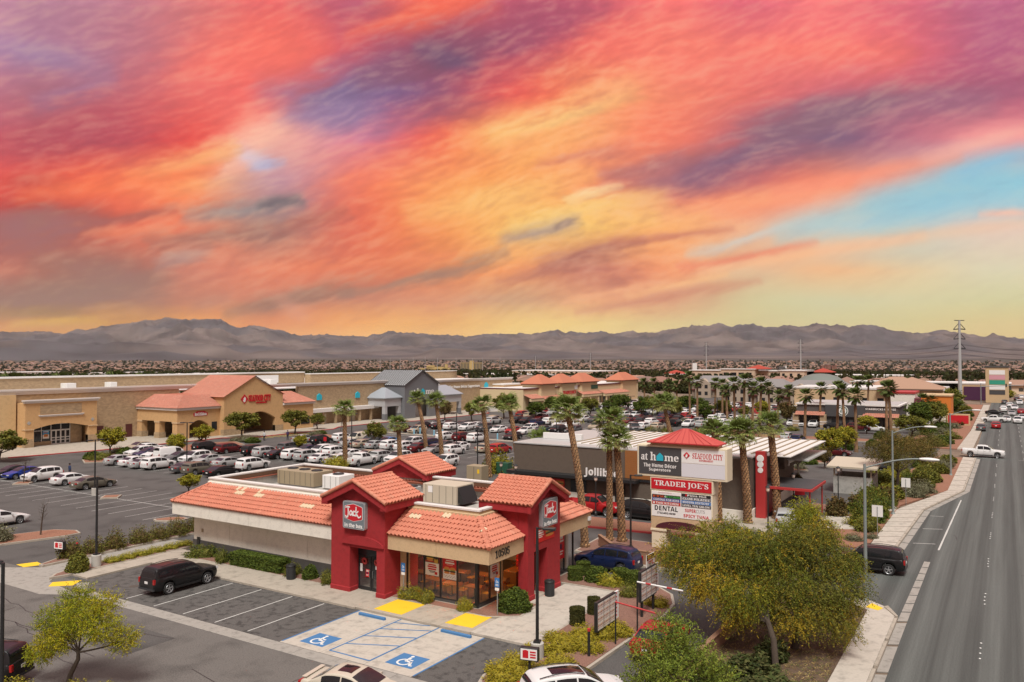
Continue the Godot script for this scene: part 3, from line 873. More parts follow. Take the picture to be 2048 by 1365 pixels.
# ---------- clay tile roofs
func tile_mesh() -> ArrayMesh:
	if shapes.has("tile"): return shapes.tile
	# one barrel tile: 0.30 wide, 0.46 long, lying along -z (upslope) from its lower lip at the origin
	var m := MB.new()
	m.col = Color.WHITE
	var prof := []
	for i in 9:
		var u := i / 8.0
		var x := -0.155 + 0.31 * u
		var y := 0.010 + 0.085 * sin(PI * clampf((u - 0.12) / 0.70, 0, 1)) - (0.012 if u > 0.85 else 0.0)
		prof.append(Vector2(x, y))
	var lo := PackedVector3Array(); var hi := PackedVector3Array(); var un := PackedVector3Array()
	for p in prof:
		lo.append(Vector3(p.x, p.y * 1.25 + 0.062, 0.0)); hi.append(Vector3(p.x * 0.95, p.y, -0.46)); un.append(Vector3(p.x, p.y - 0.002, 0.0))
	m.grid([lo, hi])
	for i in prof.size() - 1:
		m.quad(un[i], un[i + 1], lo[i + 1], lo[i])
	shapes.tile = m.done(M.clay_tile)
	return shapes.tile

func tile_slope(e0: Vector3, e1: Vector3, up: Vector3, cut0: float, cut1: float, skip := 0.0) -> void:
	# tiles from the eave e0-e1 (left to right seen from outside) up the vector up; the ends close in by cut0, cut1 over the whole slope
	var along := (e1 - e0).normalized()
	var u := up.normalized()
	var nrm := along.cross(u).normalized()
	var rows := int(round(up.length() / 0.37))
	var step := up.length() / rows
	var w := 0.30
	for r in rows:
		var f := float(r) / rows
		var a := cut0 * f; var b := (e1 - e0).length() - cut1 * f
		var cnt := int(floor((b - a) / w + 0.35))
		for k in cnt:
			var x := a + (k + 0.5) * (b - a) / cnt
			var p := e0 + along * x + u * (r * step - 0.04) + nrm * 0.03
			tile_spots.append(Transform3D(Basis(along * (b - a) / cnt / w, nrm, -u), p + Vector3(0, rng.randf_range(-0.004, 0.004), 0)))

func tile_color() -> Color:
	var k := rng.randf_range(0.93, 1.07)
	var c := Color(0.54 * k, 0.195 * k, 0.122 * k)
	if rng.randf() < 0.10: c = Color(0.55 * k, 0.225 * k, 0.145 * k)
	return c

func ridge_caps(a: Vector3, b: Vector3, o: Node, r := 0.13) -> void:
	var n := int(ceil((b - a).length() / 0.40))
	var t := (b - a) / n
	var m := MB.new()
	for k in n:
		m.col = tile_color()
		var p := a + t * k
		m.tube([p - t * 0.04, p + t * 1.03], [r * 1.12, r * 0.95], 10, true)
	var q := pt("ridge_tiles", m, M.clay_tile, o)

func slope_deck(o: Node, pts: Array, th := 0.05) -> void:
	var m := MB.new()
	var n: Vector3 = (pts[1] - pts[0]).cross(pts[2] - pts[0]).normalized()
	if pts.size() == 4:
		m.quad(pts[0], pts[1], pts[2], pts[3])
		m.quad(pts[3] - n * th, pts[2] - n * th, pts[1] - n * th, pts[0] - n * th)
	for i in pts.size():
		var j: int = (i + 1) % pts.size()
		m.quad(pts[i] - n * th, pts[j] - n * th, pts[j], pts[i])
	pt("roof_deck", m, M.clay_deck, o)

func gable_tower(o: Node, south: bool, c: float, half: float, f: float, back: float, eave: float, apex: float, over := 0.45, band := true) -> void:
	# gable roof over a red tower. south: gable faces south, c = middle x, f = front d; else it faces east, c = middle d, f = front x
	var q := func(u: float, w: float, y: float) -> Vector3:
		return P(c + u, f + w, y) if south else P(f - w, c + u, y)
	var h := half + over
	var f0 := -over
	for s in [-1.0, 1.0]:
		var lo_f: Vector3 = q.call(s * h, f0, eave); var lo_b: Vector3 = q.call(s * h, back, eave)
		var hi_f: Vector3 = q.call(0.0, f0, apex); var hi_b: Vector3 = q.call(0.0, back, apex)
		var pts := [lo_b, lo_f, hi_f, hi_b] if (s < 0) == south else [lo_f, lo_b, hi_b, hi_f]
		# seen from outside, left to right along the eave
		if south: pts = [lo_b, lo_f, hi_f, hi_b] if s < 0 else [lo_f, lo_b, hi_b, hi_f]
		else: pts = [lo_b, lo_f, hi_f, hi_b] if s < 0 else [lo_f, lo_b, hi_b, hi_f]
		slope_deck(o, pts)
		tile_slope(pts[0], pts[1], pts[3] - pts[0], 0.0, 0.0)
		# sloping red fascia under the rake
		var m := MB.new()
		var dn := Vector3(0, -0.42, 0)
		var inn: Vector3 = q.call(0.0, f0 + 0.25, 0.0) - q.call(0.0, f0, 0.0)
		var a: Vector3 = lo_f - Vector3(0, 0.06, 0); var b: Vector3 = hi_f - Vector3(0, 0.06, 0)
		var quads := [a + dn, b + dn, b, a]
		m.quad(quads[0], quads[1], quads[2], quads[3]); m.quad(quads[1] + inn, quads[0] + inn, quads[3] + inn, quads[2] + inn)
		m.quad(quads[0] + inn, quads[1] + inn, quads[1], quads[0]); m.quad(quads[0], quads[3], quads[3] + inn, quads[0] + inn)
		pt("rake_board", m, M.stucco_red, o)
		ridge_caps(lo_f + Vector3(0, 0.05, 0), hi_f + Vector3(0, 0.05, 0), o, 0.12)
		# eave box along the side
		m = MB.new()
		var e0: Vector3 = q.call(s * (h - 0.03), f0 + 0.02, eave - 0.45); var e1: Vector3 = q.call(s * (half - 0.05), back - 0.02, eave - 0.06)
		m.box(minf(e0.x, e1.x), maxf(e0.x, e1.x), e0.y, e1.y, minf(-e0.z, -e1.z), maxf(-e0.z, -e1.z))
		pt("eave_board", m, M.stucco_red, o)
	ridge_caps(q.call(0.0, f0, apex + 0.05), q.call(0.0, back, apex + 0.05), o)
	# gable wall
	var g := MB.new()
	var z := 0.03
	var pts2 := [[-half, eave - 0.45], [half, eave - 0.45], [half, eave], [0.0, apex - 0.12 - 0.0], [-half, eave]]
	var o0: Vector3 = q.call(0.0, z, 0.0); var ax: Vector3 = q.call(1.0, z, 0.0) - o0; var dep: Vector3 = q.call(0.0, back - 0.02, 0.0) - o0
	g.prism(pts2, o0, ax, Vector3.UP, dep)
	pt("gable_wall", g, M.stucco_red, o)

func sign_cabinet(label: String, at: Vector3, turn: float, w: float, h: float) -> Node3D:
	# grey rounded cabinet with a red hexagon, script lettering and a line of text under it
	var o := thing("wall_sign", label, "sign", at, turn)
	var m := MB.new()
	var pts := []
	for k in 24:
		var a := TAU * k / 24 + TAU / 48
		var cx: float = (w / 2 - 0.13) * signf(cos(a)); var cy: float = (h / 2 - 0.13) * signf(sin(a))
		pts.append([cx + 0.13 * cos(a), cy + 0.13 * sin(a)])
	m.prism(pts, Vector3(0, 0, 0), Vector3.RIGHT, Vector3.UP, Vector3(0, 0, 0.28))
	pt("cabinet", m, M.silver, o)
	m = MB.new()
	var inner := []
	for p in pts: inner.append([p[0] * 0.93, p[1] * 0.94])
	m.prism(inner, Vector3(0, 0, 0.275), Vector3.RIGHT, Vector3.UP, Vector3(0, 0, 0.012))
	pt("face", m, M.sign_grey, o)
	for k in [[1.03, M.sign_white, 0.288], [0.985, M.sign_red, 0.294]]:
		m = MB.new()
		var hx := []
		var ww: float = w * 0.40 * k[0]; var hh: float = h * 0.315 * k[0]
		for q in [[-1, -0.66], [-0.90, -0.74], [-0.08, -1.0], [0.08, -1.0], [0.90, -0.74], [1, -0.66], [1, 0.66], [0.90, 0.74], [0.08, 1.0], [-0.08, 1.0], [-0.90, 0.74], [-1, 0.66]]:
			hx.append([q[0] * ww, q[1] * hh + h * 0.10])
		m.prism(hx, Vector3(0, 0, k[2] - 0.01), Vector3.RIGHT, Vector3.UP, Vector3(0, 0, 0.012))
		pt("emblem", m, k[1], o)
	# the script word as brushed strokes
	var st := MB.new()
	var cy := h * 0.10
	var strokes := [
		[[-0.60, 0.62], [-0.56, 0.2], [-0.56, -0.25], [-0.62, -0.55], [-0.76, -0.62], [-0.84, -0.45]], [[-0.82, 0.55], [-0.60, 0.64], [-0.42, 0.60]],
		[[-0.14, 0.10], [-0.28, 0.20], [-0.40, 0.02], [-0.38, -0.28], [-0.26, -0.32], [-0.15, -0.1], [-0.13, 0.12], [-0.14, -0.2], [-0.06, -0.33]],
		[[0.16, 0.12], [0.06, 0.18], [-0.03, 0.0], [0.0, -0.28], [0.10, -0.33], [0.18, -0.26]],
		[[0.30, 0.66], [0.28, 0.2], [0.29, -0.36]], [[0.50, 0.20], [0.32, -0.02], [0.40, -0.22], [0.56, -0.50], [0.72, -0.44], [0.80, -0.30]]]
	for s in strokes:
		for i in s.size() - 1:
			var a := Vector2(s[i][0] * w * 0.42, s[i][1] * h * 0.315 + cy); var b := Vector2(s[i + 1][0] * w * 0.42, s[i + 1][1] * h * 0.315 + cy)
			var t := (b - a).normalized(); var nn := Vector2(-t.y, t.x) * 0.040
			a -= t * 0.03; b += t * 0.03
			var z := 0.312
			st.prism([[a.x - nn.x, a.y - nn.y], [b.x - nn.x, b.y - nn.y], [b.x + nn.x, b.y + nn.y], [a.x + nn.x, a.y + nn.y]], Vector3(0, 0, z - 0.012 + 0.0004 * i), Vector3.RIGHT, Vector3.UP, Vector3(0, 0, 0.012))
	pt("script_word", st, M.sign_white, o)
	txt("in the box", Vector3(0, -h * 0.37, 0.288), 0, w * 0.82, h * 0.15, M.sign_white, o, font("Droid Sans", 700), 0.02)
	return o

func poster_tex(kind: int) -> ImageTexture:
	var k := "poster%d" % kind
	if texs.has(k): return texs[k]
	var im := Image.create(128, 192, false, Image.FORMAT_RGB8)
	var wh := Color(0.93, 0.91, 0.88); var rd := Color(0.80, 0.07, 0.09); var bun := Color(0.83, 0.50, 0.18); var dk := Color(0.28, 0.11, 0.06); var gn := Color(0.45, 0.60, 0.16); var ye := Color(0.95, 0.76, 0.25)
	im.fill(wh)
	if kind == 0:
		im.fill_rect(Rect2i(0, 0, 128, 92), Color(0.16, 0.12, 0.11))
		blob(im, 44, 30, 32, 20, bun); blob(im, 44, 44, 36, 7, gn); blob(im, 44, 52, 34, 8, dk); blob(im, 44, 58, 36, 5, ye); blob(im, 44, 70, 34, 10, bun)
		for i in 9: im.fill_rect(Rect2i(84 + i * 4, 56 + (i * 7) % 12, 3, 30), ye)
		im.fill_rect(Rect2i(0, 80, 84, 8), Color(0.75, 0.2, 0.1))
		for r in [[104, 9, 70], [118, 12, 84], [136, 12, 76], [154, 6, 60], [164, 5, 44]]: im.fill_rect(Rect2i(14 + (100 - r[2]) / 2, r[0], r[2], r[1]), rd if r[0] < 150 else Color(0.3, 0.25, 0.22))
		im.fill_rect(Rect2i(88, 160, 26, 22), rd)
	elif kind == 1:
		im.fill_rect(Rect2i(0, 0, 128, 122), rd)
		for r in [[14, 10, 22, 34], [44, 30, 10, 8], [62, 10, 24, 34]]: im.fill_rect(Rect2i(r[0] + 20, r[1], r[2], r[3]), wh)
		im.fill_rect(Rect2i(26, 54, 76, 6), wh); im.fill_rect(Rect2i(20, 68, 88, 12), wh); im.fill_rect(Rect2i(34, 86, 60, 4), Color(0.95, 0.7, 0.6))
		for x in [36, 92]:
			blob(im, x, 116, 28, 14, bun); blob(im, x, 128, 30, 6, gn); blob(im, x, 134, 30, 7, dk); blob(im, x, 146, 28, 8, bun)
		for i in 16: blob(im, 12 + i * 7, 164 + (i * 13) % 18, 3, 2, dk)
	elif kind == 2:
		im.fill(rd)
		for r in [[20, 20, 80], [48, 14, 90], [76, 40, 60], [130, 10, 84], [150, 10, 70]]: im.fill_rect(Rect2i(20, r[0], r[2], r[1]), wh if r[0] != 76 else Color(0.2, 0.14, 0.3))
	elif kind == 3:
		im.fill_rect(Rect2i(0, 0, 128, 100), Color(0.30, 0.60, 0.78)); im.fill_rect(Rect2i(14, 20, 100, 14), wh); im.fill_rect(Rect2i(14, 44, 80, 10), rd)
		blob(im, 64, 110, 44, 26, bun); blob(im, 64, 126, 46, 8, dk); blob(im, 64, 140, 44, 12, bun)
	elif kind == 4:
		# menu board: photographs and price lines in cells
		for r in 4:
			for c in 4:
				var x := 4 + c * 31; var y := 6 + r * 46
				im.fill_rect(Rect2i(x, y, 28, 42), Color(0.93, 0.90, 0.86) if (r + c) % 3 else Color(0.86, 0.82, 0.80))
				blob(im, x + 14, y + 14, 10, 8, bun if (r + c) % 2 else Color(0.70, 0.28, 0.12)); blob(im, x + 14, y + 18, 11, 3, dk)
				for l in 3: im.fill_rect(Rect2i(x + 3, y + 27 + l * 4, 20 - l * 4, 2), Color(0.3, 0.28, 0.28) if l else rd)
	elif kind == 5:
		im.fill(Color(0.80, 0.10, 0.08))
		for r in [[40, 16, 52], [66, 22, 46], [100, 12, 50], [124, 10, 40]]: im.fill_rect(Rect2i(8, r[0], r[2], r[1]), wh)
		blob(im, 96, 70, 28, 34, bun); blob(im, 96, 98, 30, 10, gn); blob(im, 96, 112, 28, 14, dk); blob(im, 96, 136, 28, 18, bun)
	texs[k] = ImageTexture.create_from_image(im)
	return texs[k]

func blob(im: Image, cx: int, cy: int, rx: int, ry: int, c: Color) -> void:
	for y in range(-ry, ry + 1):
		var w := int(rx * sqrt(maxf(0.0, 1.0 - float(y * y) / (ry * ry))))
		var r := Rect2i(cx - w, cy + y, 2 * w, 1).intersection(Rect2i(0, 0, im.get_width(), im.get_height()))
		if r.size.x > 0: im.fill_rect(r, c.lerp(Color.WHITE, 0.08 * ((cy + y * 7 + cx) % 3)))

func poster_mat(kind: int) -> StandardMaterial3D:
	var k := "print%d" % kind
	if M.has(k): return M[k]
	var m := mat(k, 1, 1, 1, 0.5)
	m.albedo_color = Color(0.95, 0.95, 0.95)
	m.albedo_texture = poster_tex(kind)
	return m

func poster(o: Node, kind: int, at: Vector3, turn: float, w: float, h: float, called := "poster") -> void:
	var b := Basis(Vector3.UP, turn)
	var m := MB.new()
	var x := b * Vector3(w / 2, 0, 0); var y := Vector3(0, h / 2, 0); var z := b * Vector3(0, 0, 0.006)
	m.quad_uv(at - x - y + z, at + x - y + z, at + x + y + z, at - x + y + z)
	pt(called, m, poster_mat(kind), o)

func glass_bay(o: Node, a: Vector3, b: Vector3, y0: float, y1: float, posts: Array, frame: Material) -> void:
	# a glazed run from a to b; posts at fractions; panes between
	var t := (b - a); var l := t.length(); t /= l
	var nn := Vector3(-t.z, 0, t.x)
	for f in posts:
		var m := MB.new(); m.obox(a + t * (l * f) + Vector3(0, (y0 + y1) / 2, 0), t * 0.035, Vector3(0, (y1 - y0) / 2, 0), nn * 0.06); pt("mullion", m, frame, o)
	for y in [y0 + 0.04, y1 - 0.04]:
		var m := MB.new(); m.obox((a + b) / 2 + Vector3(0, y, 0), t * (l / 2 - 0.04), Vector3(0, 0.04, 0), nn * 0.055); pt("rail", m, frame, o)
	for i in posts.size() - 1:
		var m := MB.new()
		var p: Vector3 = a + t * (l * posts[i] + 0.035); var q: Vector3 = a + t * (l * posts[i + 1] - 0.035)
		var u0 := Vector3(0, y0 + 0.08, 0); var u1 := Vector3(0, y1 - 0.08, 0)
		m.quad(p + u0, q + u0, q + u1, p + u1)
		pt("pane", m, M.glass, o)

func door_leaf(o: Node, a: Vector3, b: Vector3, y0: float, y1: float, frame: Material, handle_left: bool) -> void:
	var t := (b - a); var l := t.length(); t /= l
	var nn := Vector3(-t.z, 0, t.x)
	var d := Node3D.new(); d.name = "door"; o.add_child(d, true)
	var m := MB.new()
	for f in [0.05, l - 0.05]: m.obox(a + t * f + Vector3(0, (y0 + y1) / 2, 0), t * 0.05, Vector3(0, (y1 - y0) / 2, 0), nn * 0.03)
	for y in [y0 + 0.12, y1 - 0.06]: m.obox((a + b) / 2 + Vector3(0, y, 0), t * (l / 2 - 0.1), Vector3(0, 0.12 if y < 1.0 else 0.06, 0), nn * 0.028)
	pt("frame", m, frame, d)
	m = MB.new()
	m.quad(a + t * 0.1 + Vector3(0, y0 + 0.24, 0), b - t * 0.1 + Vector3(0, y0 + 0.24, 0), b - t * 0.1 + Vector3(0, y1 - 0.12, 0), a + t * 0.1 + Vector3(0, y1 - 0.12, 0))
	pt("pane", m, M.glass, d)
	m = MB.new()
	var hp: Vector3 = (a + t * 0.12 if handle_left else b - t * 0.12) + nn * 0.09
	m.tube([hp + Vector3(0, y0 + 0.85, 0) - nn * 0.06, hp + Vector3(0, y0 + 0.87, 0), hp + Vector3(0, y0 + 1.28, 0), hp + Vector3(0, y0 + 1.30, 0) - nn * 0.06], 0.016, 6)
	pt("handle", m, M.steel, d)

func build_restaurant() -> void:
	rng.seed = 21
	var o := thing("restaurant", "red and beige fast food restaurant with clay tiled roofs and red towers", "restaurant")
	var cream: Material = M.stucco_cream; var tan: Material = M.stucco_tan; var red: Material = M.stucco_red
	var G := 0.12
	# south wall in panels with joints, dark base in front
	var xs := [-53.4, -49.25, -45.2, -41.1, -37.45]
	for i in 4:
		var m := MB.new(); m.bbox(xs[i] + 0.012, xs[i + 1] - 0.012, 1.1, 4.0, 39.4, 39.7, 0.012); pt("wall_panel", m, cream, o)
	var m := MB.new(); m.bbox(-53.45, -37.45, G, 1.12, 39.33, 39.68, 0.03); pt("wall_base", m, M.stucco_dark, o)
	pb("wall", cream, o, -53.4, -53.1, G, 4.0, 39.72, 50.4)
	pb("wall", cream, o, -53.1, -26.6, G, 4.0, 50.1, 50.4)
	pb("inner_wall", tan, o, -36.0, -35.7, G, 4.0, 41.3, 50.1)
	pb("ceiling", cream, o, -35.7, -26.9, 3.55, 3.6, 39.5, 50.1)
	pb("floor", mat("tile_floor", 0.16, 0.10, 0.06, 0.4), o, -35.7, -26.95, G, G + 0.02, 39.5, 50.1)
	# fascias: [x0, x1, d0, d1, material]
	for f in [[-54.4, -50.0, 38.2, 38.45, cream], [-49.98, -45.75, 38.2, 38.45, cream], [-45.73, -41.5, 38.2, 38.45, cream], [-41.48, -37.4, 38.2, 38.45, cream], [-32.95, -29.1, 38.2, 38.45, tan], [-29.08, -25.3, 38.2, 38.45, tan]]:
		pc("fascia_panel", f[4], o, f[0], f[1], 3.15, 4.05, f[2], f[3], 0.012)
	for f in [[38.47, 40.2], [40.22, 42.1], [46.2, 48.9], [48.92, 51.4]]:
		pc("fascia_panel", tan, o, -25.55, -25.3, 3.15, 4.05, f[0], f[1], 0.012)
	pc("fascia_panel", cream, o, -54.4, -54.15, 3.15, 4.05, 38.47, 51.15, 0.012)
	pc("fascia_panel", cream, o, -54.4, -25.57, 3.15, 4.05, 51.17, 51.4, 0.012)
	# soffits
	for s in [[-54.14, -37.42, 38.46, 39.39], [-32.9, -25.58, 38.46, 39.39], [-26.85, -25.58, 39.41, 42.1], [-26.85, -25.58, 46.2, 51.15], [-54.14, -53.42, 39.41, 51.15], [-53.4, -26.87, 50.42, 51.15]]:
		pb("soffit", tan, o, s[0], s[1], 3.35, 3.42, s[2], s[3])
	# parapets with coping; the roof deck lies behind them
	for w in [[-52.8, -37.4, 40.3, 40.6, cream], [-33.0, -27.4, 40.3, 40.6, tan], [-27.7, -27.4, 40.62, 42.2, tan], [-27.7, -27.4, 46.2, 50.2, M.stucco_grey], [-52.8, -52.5, 40.62, 49.88, M.stucco_grey], [-52.8, -27.72, 49.9, 50.2, M.stucco_grey]]:
		pb("parapet", w[4], o, w[0], w[1], 4.4, 5.66, w[2], w[3])
		pc("coping", M.cornice, o, w[0] - 0.06, w[1] + 0.06, 5.66, 5.78, w[2] - 0.06, w[3] + 0.06, 0.02)
	for w in [[-52.8, -37.4, 40.14, 40.3, 5.30, 5.5], [-33.0, -27.2, 40.14, 40.3, 5.30, 5.5], [-27.4, -27.22, 40.3, 42.2, 5.30, 5.5]]:
		pc("moulding", cream if w[0] < -50 else tan, o, w[0], w[1], w[4], w[5], w[2], w[3], 0.03)
	for w in [[-52.48, -27.72, 49.80, 49.9], [-52.5, -52.40, 40.62, 49.8]]:
		pb("nailer_board", M.rust_wood, o, w[0], w[1], 5.36, 5.62, w[2], w[3])
	pb("roof_deck", M.roof_membrane, o, -52.5, -27.7, 4.42, 4.52, 40.6, 49.9)
	# panel joints on the inside of the rear parapet
	for k in 16:
		var x := -51.2 + k * 1.5
		if x > -44.0 and x < -38.0: continue
		pb("joint", M.grey_metal, o, x, x + 0.03, 4.55, 5.3, 49.885, 49.9)
	# tiled skirts
	var up := Vector3(0, 1.25, -2.05)
	var upe := Vector3(-2.05, 1.25, 0)
	var upw := Vector3(2.05, 1.25, 0)
	var upn := Vector3(0, 1.25, 2.05)
	for s in [[P(-54.45, 38.15, 4.06), P(-37.42, 38.15, 4.06), up, 2.05, 0.0], [P(-32.9, 38.15, 4.06), P(-25.25, 38.15, 4.06), up, 0.0, 2.05], [P(-25.25, 38.15, 4.06), P(-25.25, 42.12, 4.06), upe, 2.05, 0.0], [P(-25.25, 46.2, 4.06), P(-25.25, 51.45, 4.06), upe, 0.0, 2.05], [P(-54.45, 51.45, 4.06), P(-54.45, 38.15, 4.06), upw, 2.05, 2.05], [P(-25.25, 51.45, 4.06), P(-54.45, 51.45, 4.06), upn, 2.05, 2.05]]:
		var al: Vector3 = (s[1] - s[0]).normalized()
		slope_deck(o, [s[0], s[1], s[1] + s[2] - al * s[4], s[0] + s[2] + al * s[3]])
		tile_slope(s[0], s[1], s[2], s[3], s[4])
	for s in [[P(-25.25, 38.15, 4.12), Vector3(-2.05, 1.25, -2.05)], [P(-54.45, 38.15, 4.12), Vector3(2.05, 1.25, -2.05)], [P(-25.25, 51.45, 4.12), Vector3(-2.05, 1.25, 2.05)], [P(-54.45, 51.45, 4.12), Vector3(2.05, 1.25, 2.05)]]:
		ridge_caps(s[0], s[0] + s[1], o)
	# entrance tower facing the stalls
	m = MB.new()
	m.prism([[-37.4, G], [-35.78, G], [-35.78, 3.0], [-33.52, 3.0], [-33.52, G], [-32.85, G], [-32.85, 6.0], [-37.4, 6.0]], P(0, 37.92, 0), Vector3.RIGHT, Vector3.UP, Vector3(0, 0, -0.7))
	pt("tower_front", m, red, o)
	for w in [[-37.4, -37.1, 38.62, 41.2], [-33.15, -32.85, 38.62, 41.2]]:
		pb("tower_side", red, o, w[0], w[1], G, 6.0, w[2], w[3])
	pb("tower_back", red, o, -37.1, -33.15, 3.2, 6.0, 40.9, 41.2)
	pb("porch_ceiling", red, o, -37.1, -33.15, 3.0, 3.08, 38.64, 39.9)
	pb("porch_wall", red, o, -37.1, -35.8, G, 3.0, 38.64, 38.9)
	pb("porch_wall", red, o, -33.5, -33.15, G, 3.0, 38.64, 38.9)
	# shallow arch panel over the opening, flared bases, joint line
	m = MB.new()
	var arc := []
	for k in 13:
		var a := PI * k / 12.0
		arc.append([-34.65 - cos(a) * 1.75, 3.2 + sin(a) * 0.58])
	m.prism(arc, P(0, 37.80, 0), Vector3.RIGHT, Vector3.UP, Vector3(0, 0, -0.11)); pt("arch_panel", m, red, o)
	for w in [[-37.45, -35.73], [-33.57, -32.8]]:
		pc("pillar_base", red, o, w[0], w[1], G, 0.42, 37.86, 38.66, 0.04)
	gable_tower(o, true, -35.12, 2.28, 37.92, 3.3, 6.05, 7.28)
	# east tower
	m = MB.new()
	m.prism([[42.1, G], [42.85, G], [42.85, 3.0], [44.5, 3.0], [44.5, G], [46.2, G], [46.2, 6.0], [42.1, 6.0]], Vector3(-25.0, 0, 0), Vector3(0, 0, -1), Vector3.UP, Vector3(-0.7, 0, 0))
	pt("tower_front", m, red, o)
	for w in [[42.1, 42.4], [45.9, 46.2]]:
		pb("tower_side", red, o, -28.2, -25.72, G if w[0] > 45 else 3.4, 6.0, w[0], w[1])
	pb("tower_back", red, o, -28.2, -27.9, 3.6, 6.0, 42.4, 45.9)
	for w in [[42.05, 42.9], [44.45, 46.25]]:
		pc("pillar_base", red, o, -25.76, -24.94, G, 0.42, w[0], w[1], 0.04)
	gable_tower(o, false, 44.15, 2.05, -25.0, 3.4, 6.05, 7.28)
	# rear tower, seen over the roof: its back is grey with vents and a hatch
	gable_tower(o, true, -41.1, 2.35, 49.6, 3.4, 5.95, 7.1)
	pb("rear_tower_wall", M.stucco_grey, o, -43.45, -38.75, 4.5, 5.55, 49.72, 52.8)
	pc("rear_tower_front", red, o, -43.5, -38.7, G, 5.5, 52.0, 52.9, 0.02)
	for x in [-42.2, -39.5]:
		m = MB.new()
		for k in 4: m.obox(P(x, 49.70, 4.85 + k * 0.11), Vector3(0.2, 0, 0), Vector3(0, 0.035, 0.03), Vector3(0, -0.01, 0.02))
		pt("vent", m, M.grey_metal, o)
	pb("hatch", M.black, o, -41.35, -40.75, 4.55, 5.35, 49.68, 49.72)
	# storefront glass, frames and doors
	var blk: Material = M.black_metal
	glass_bay(o, P(-32.3, 39.45), P(-27.05, 39.45), 0.3, 3.35, [0.0, 0.26, 0.50, 0.74, 1.0], blk)
	glass_bay(o, P(-26.95, 39.55), P(-26.95, 42.0), 0.3, 3.35, [0.0, 0.5, 1.0], blk)
	glass_bay(o, P(-26.2, 46.25), P(-26.2, 50.3), 0.3, 3.35, [0.0, 0.34, 0.67, 1.0], blk)
	pb("corner_post", blk, o, -27.05, -26.9, G, 3.36, 39.38, 39.55)
	pb("pier", tan, o, -32.85, -32.3, G, 3.36, 39.42, 39.7)
	pb("sill_wall", M.stucco_dark, o, -32.86, -27.06, G, 0.3, 39.40, 39.6)
	pb("sill_wall", M.stucco_dark, o, -27.05, -26.88, G, 0.3, 39.57, 42.0)
	pb("pier", tan, o, -27.2, -26.85, G, 3.36, 42.0, 42.12)
	for s in [-1, 1]:
		var x0 := -34.65 + (-1.13 if s < 0 else 0.0)
		door_leaf(o, P(x0 + 0.02, 38.75), P(x0 + 1.11, 38.75), G, 2.3, blk, s > 0)
	pb("transom", M.window_dark, o, -35.78, -33.52, 2.32, 3.0, 38.71, 38.77)
	for s in [0, 1]:
		door_leaf(o, P(-25.9, 42.87 + s * 0.82), P(-25.9, 43.67 + s * 0.82), G, 2.3, blk, s > 0)
	pb("transom", M.window_dark, o, -25.94, -25.88, 2.32, 3.0, 42.86, 44.5)
	# posters and stickers behind and on the glass
	poster(o, 0, P(-30.3, 39.40, 2.35), 0, 1.05, 1.5)
	poster(o, 1, P(-28.95, 39.40, 2.35), 0, 1.0, 1.6)
	poster(o, 0, P(-26.87, 41.2, 2.35), PI / 2, 0.95, 1.5)
	poster(o, 3, P(-33.85, 38.69, 1.15), 0, 0.42, 0.8)
	poster(o, 2, P(-34.95, 38.69, 1.25), 0, 0.32, 0.5)
	poster(o, 2, P(-26.12, 47.0, 2.0), PI / 2, 0.9, 1.7)
	poster(o, 2, P(-26.12, 48.4, 2.1), PI / 2, 1.0, 1.7)
	for q in [[-34.2, 1.55], [-34.1, 1.2], [-33.75, 1.75], [-35.5, 1.55], [-35.5, 1.3]]:
		pb("notice", M.sign_white, o, q[0] - 0.1, q[0] + 0.1, q[1], q[1] + 0.24, 38.705, 38.715)
	for q in [-34.15, -35.2]:
		m = MB.new()
		for k in 16:
			var a := TAU * k / 16
			m.obox(P(q + cos(a) * 0.16, 38.68, 1.98 + sin(a) * 0.16), Vector3(0.05, 0.02, 0), Vector3(-0.01, 0.05, 0.02), Vector3(0, 0.02, 0.03))
		pt("wreath", m, M.red_metal, o)
	poster(o, 5, P(-24.98, 44.15, 3.95), PI / 2, 2.5, 0.95, "banner")
	txt("10505", P(-25.3, 39.65, 3.62), PI / 2, 1.55, 0.44, M.black, o, font("Droid Serif", 700), 0.03, 0.0, "house_number")
	# small fittings on the long wall
	pb("outlet_box", M.tan_metal, o, -52.45, -52.25, 1.75, 2.0, 39.36, 39.4)
	pb("vent", M.grey_metal, o, -52.75, -52.4, 3.0, 3.3, 39.36, 39.4)
	pb("vent", M.black_metal, o, -52.85, -52.55, 0.7, 1.35, 39.27, 39.33)
	m = MB.new()
	for k in 4: m.tube([P(-53.2 + k * 0.28, 39.1, 0.12), P(-53.2 + k * 0.28, 39.1, 0.55 + 0.08 * (k % 2)), P(-53.0 + k * 0.28, 39.2, 0.5)], 0.035, 6)
	pt("pipework", m, M.black_metal, o)
	pb("camera_box", M.white_metal, o, -25.29, -25.15, 3.55, 3.8, 50.85, 51.15)
	# the tiles: those that show largest one by one, the others as one part
	var ch := []
	var eye := Vector3(0, CAM_H, 0)
	for t in tile_spots:
		var to_eye: Vector3 = eye - t.origin
		var facing: float = t.basis.y.dot(to_eye.normalized())
		ch.append([to_eye.length() / maxf(facing, 0.02), t])
	ch.sort_custom(func(a, b): return a[0] < b[0])
	var tile := tile_mesh()
	var tints := []
	for k in 6:
		var tm: StandardMaterial3D = M.clay_tile.duplicate()
		tm.vertex_color_use_as_albedo = false
		var c := tile_color()
		tm.albedo_color = lin(c.r, c.g, c.b)
		tints.append(tm)
	var pale := mat("tile_underlay", 0.62, 0.50, 0.34, 0.9)
	var rest := []; var rc := []
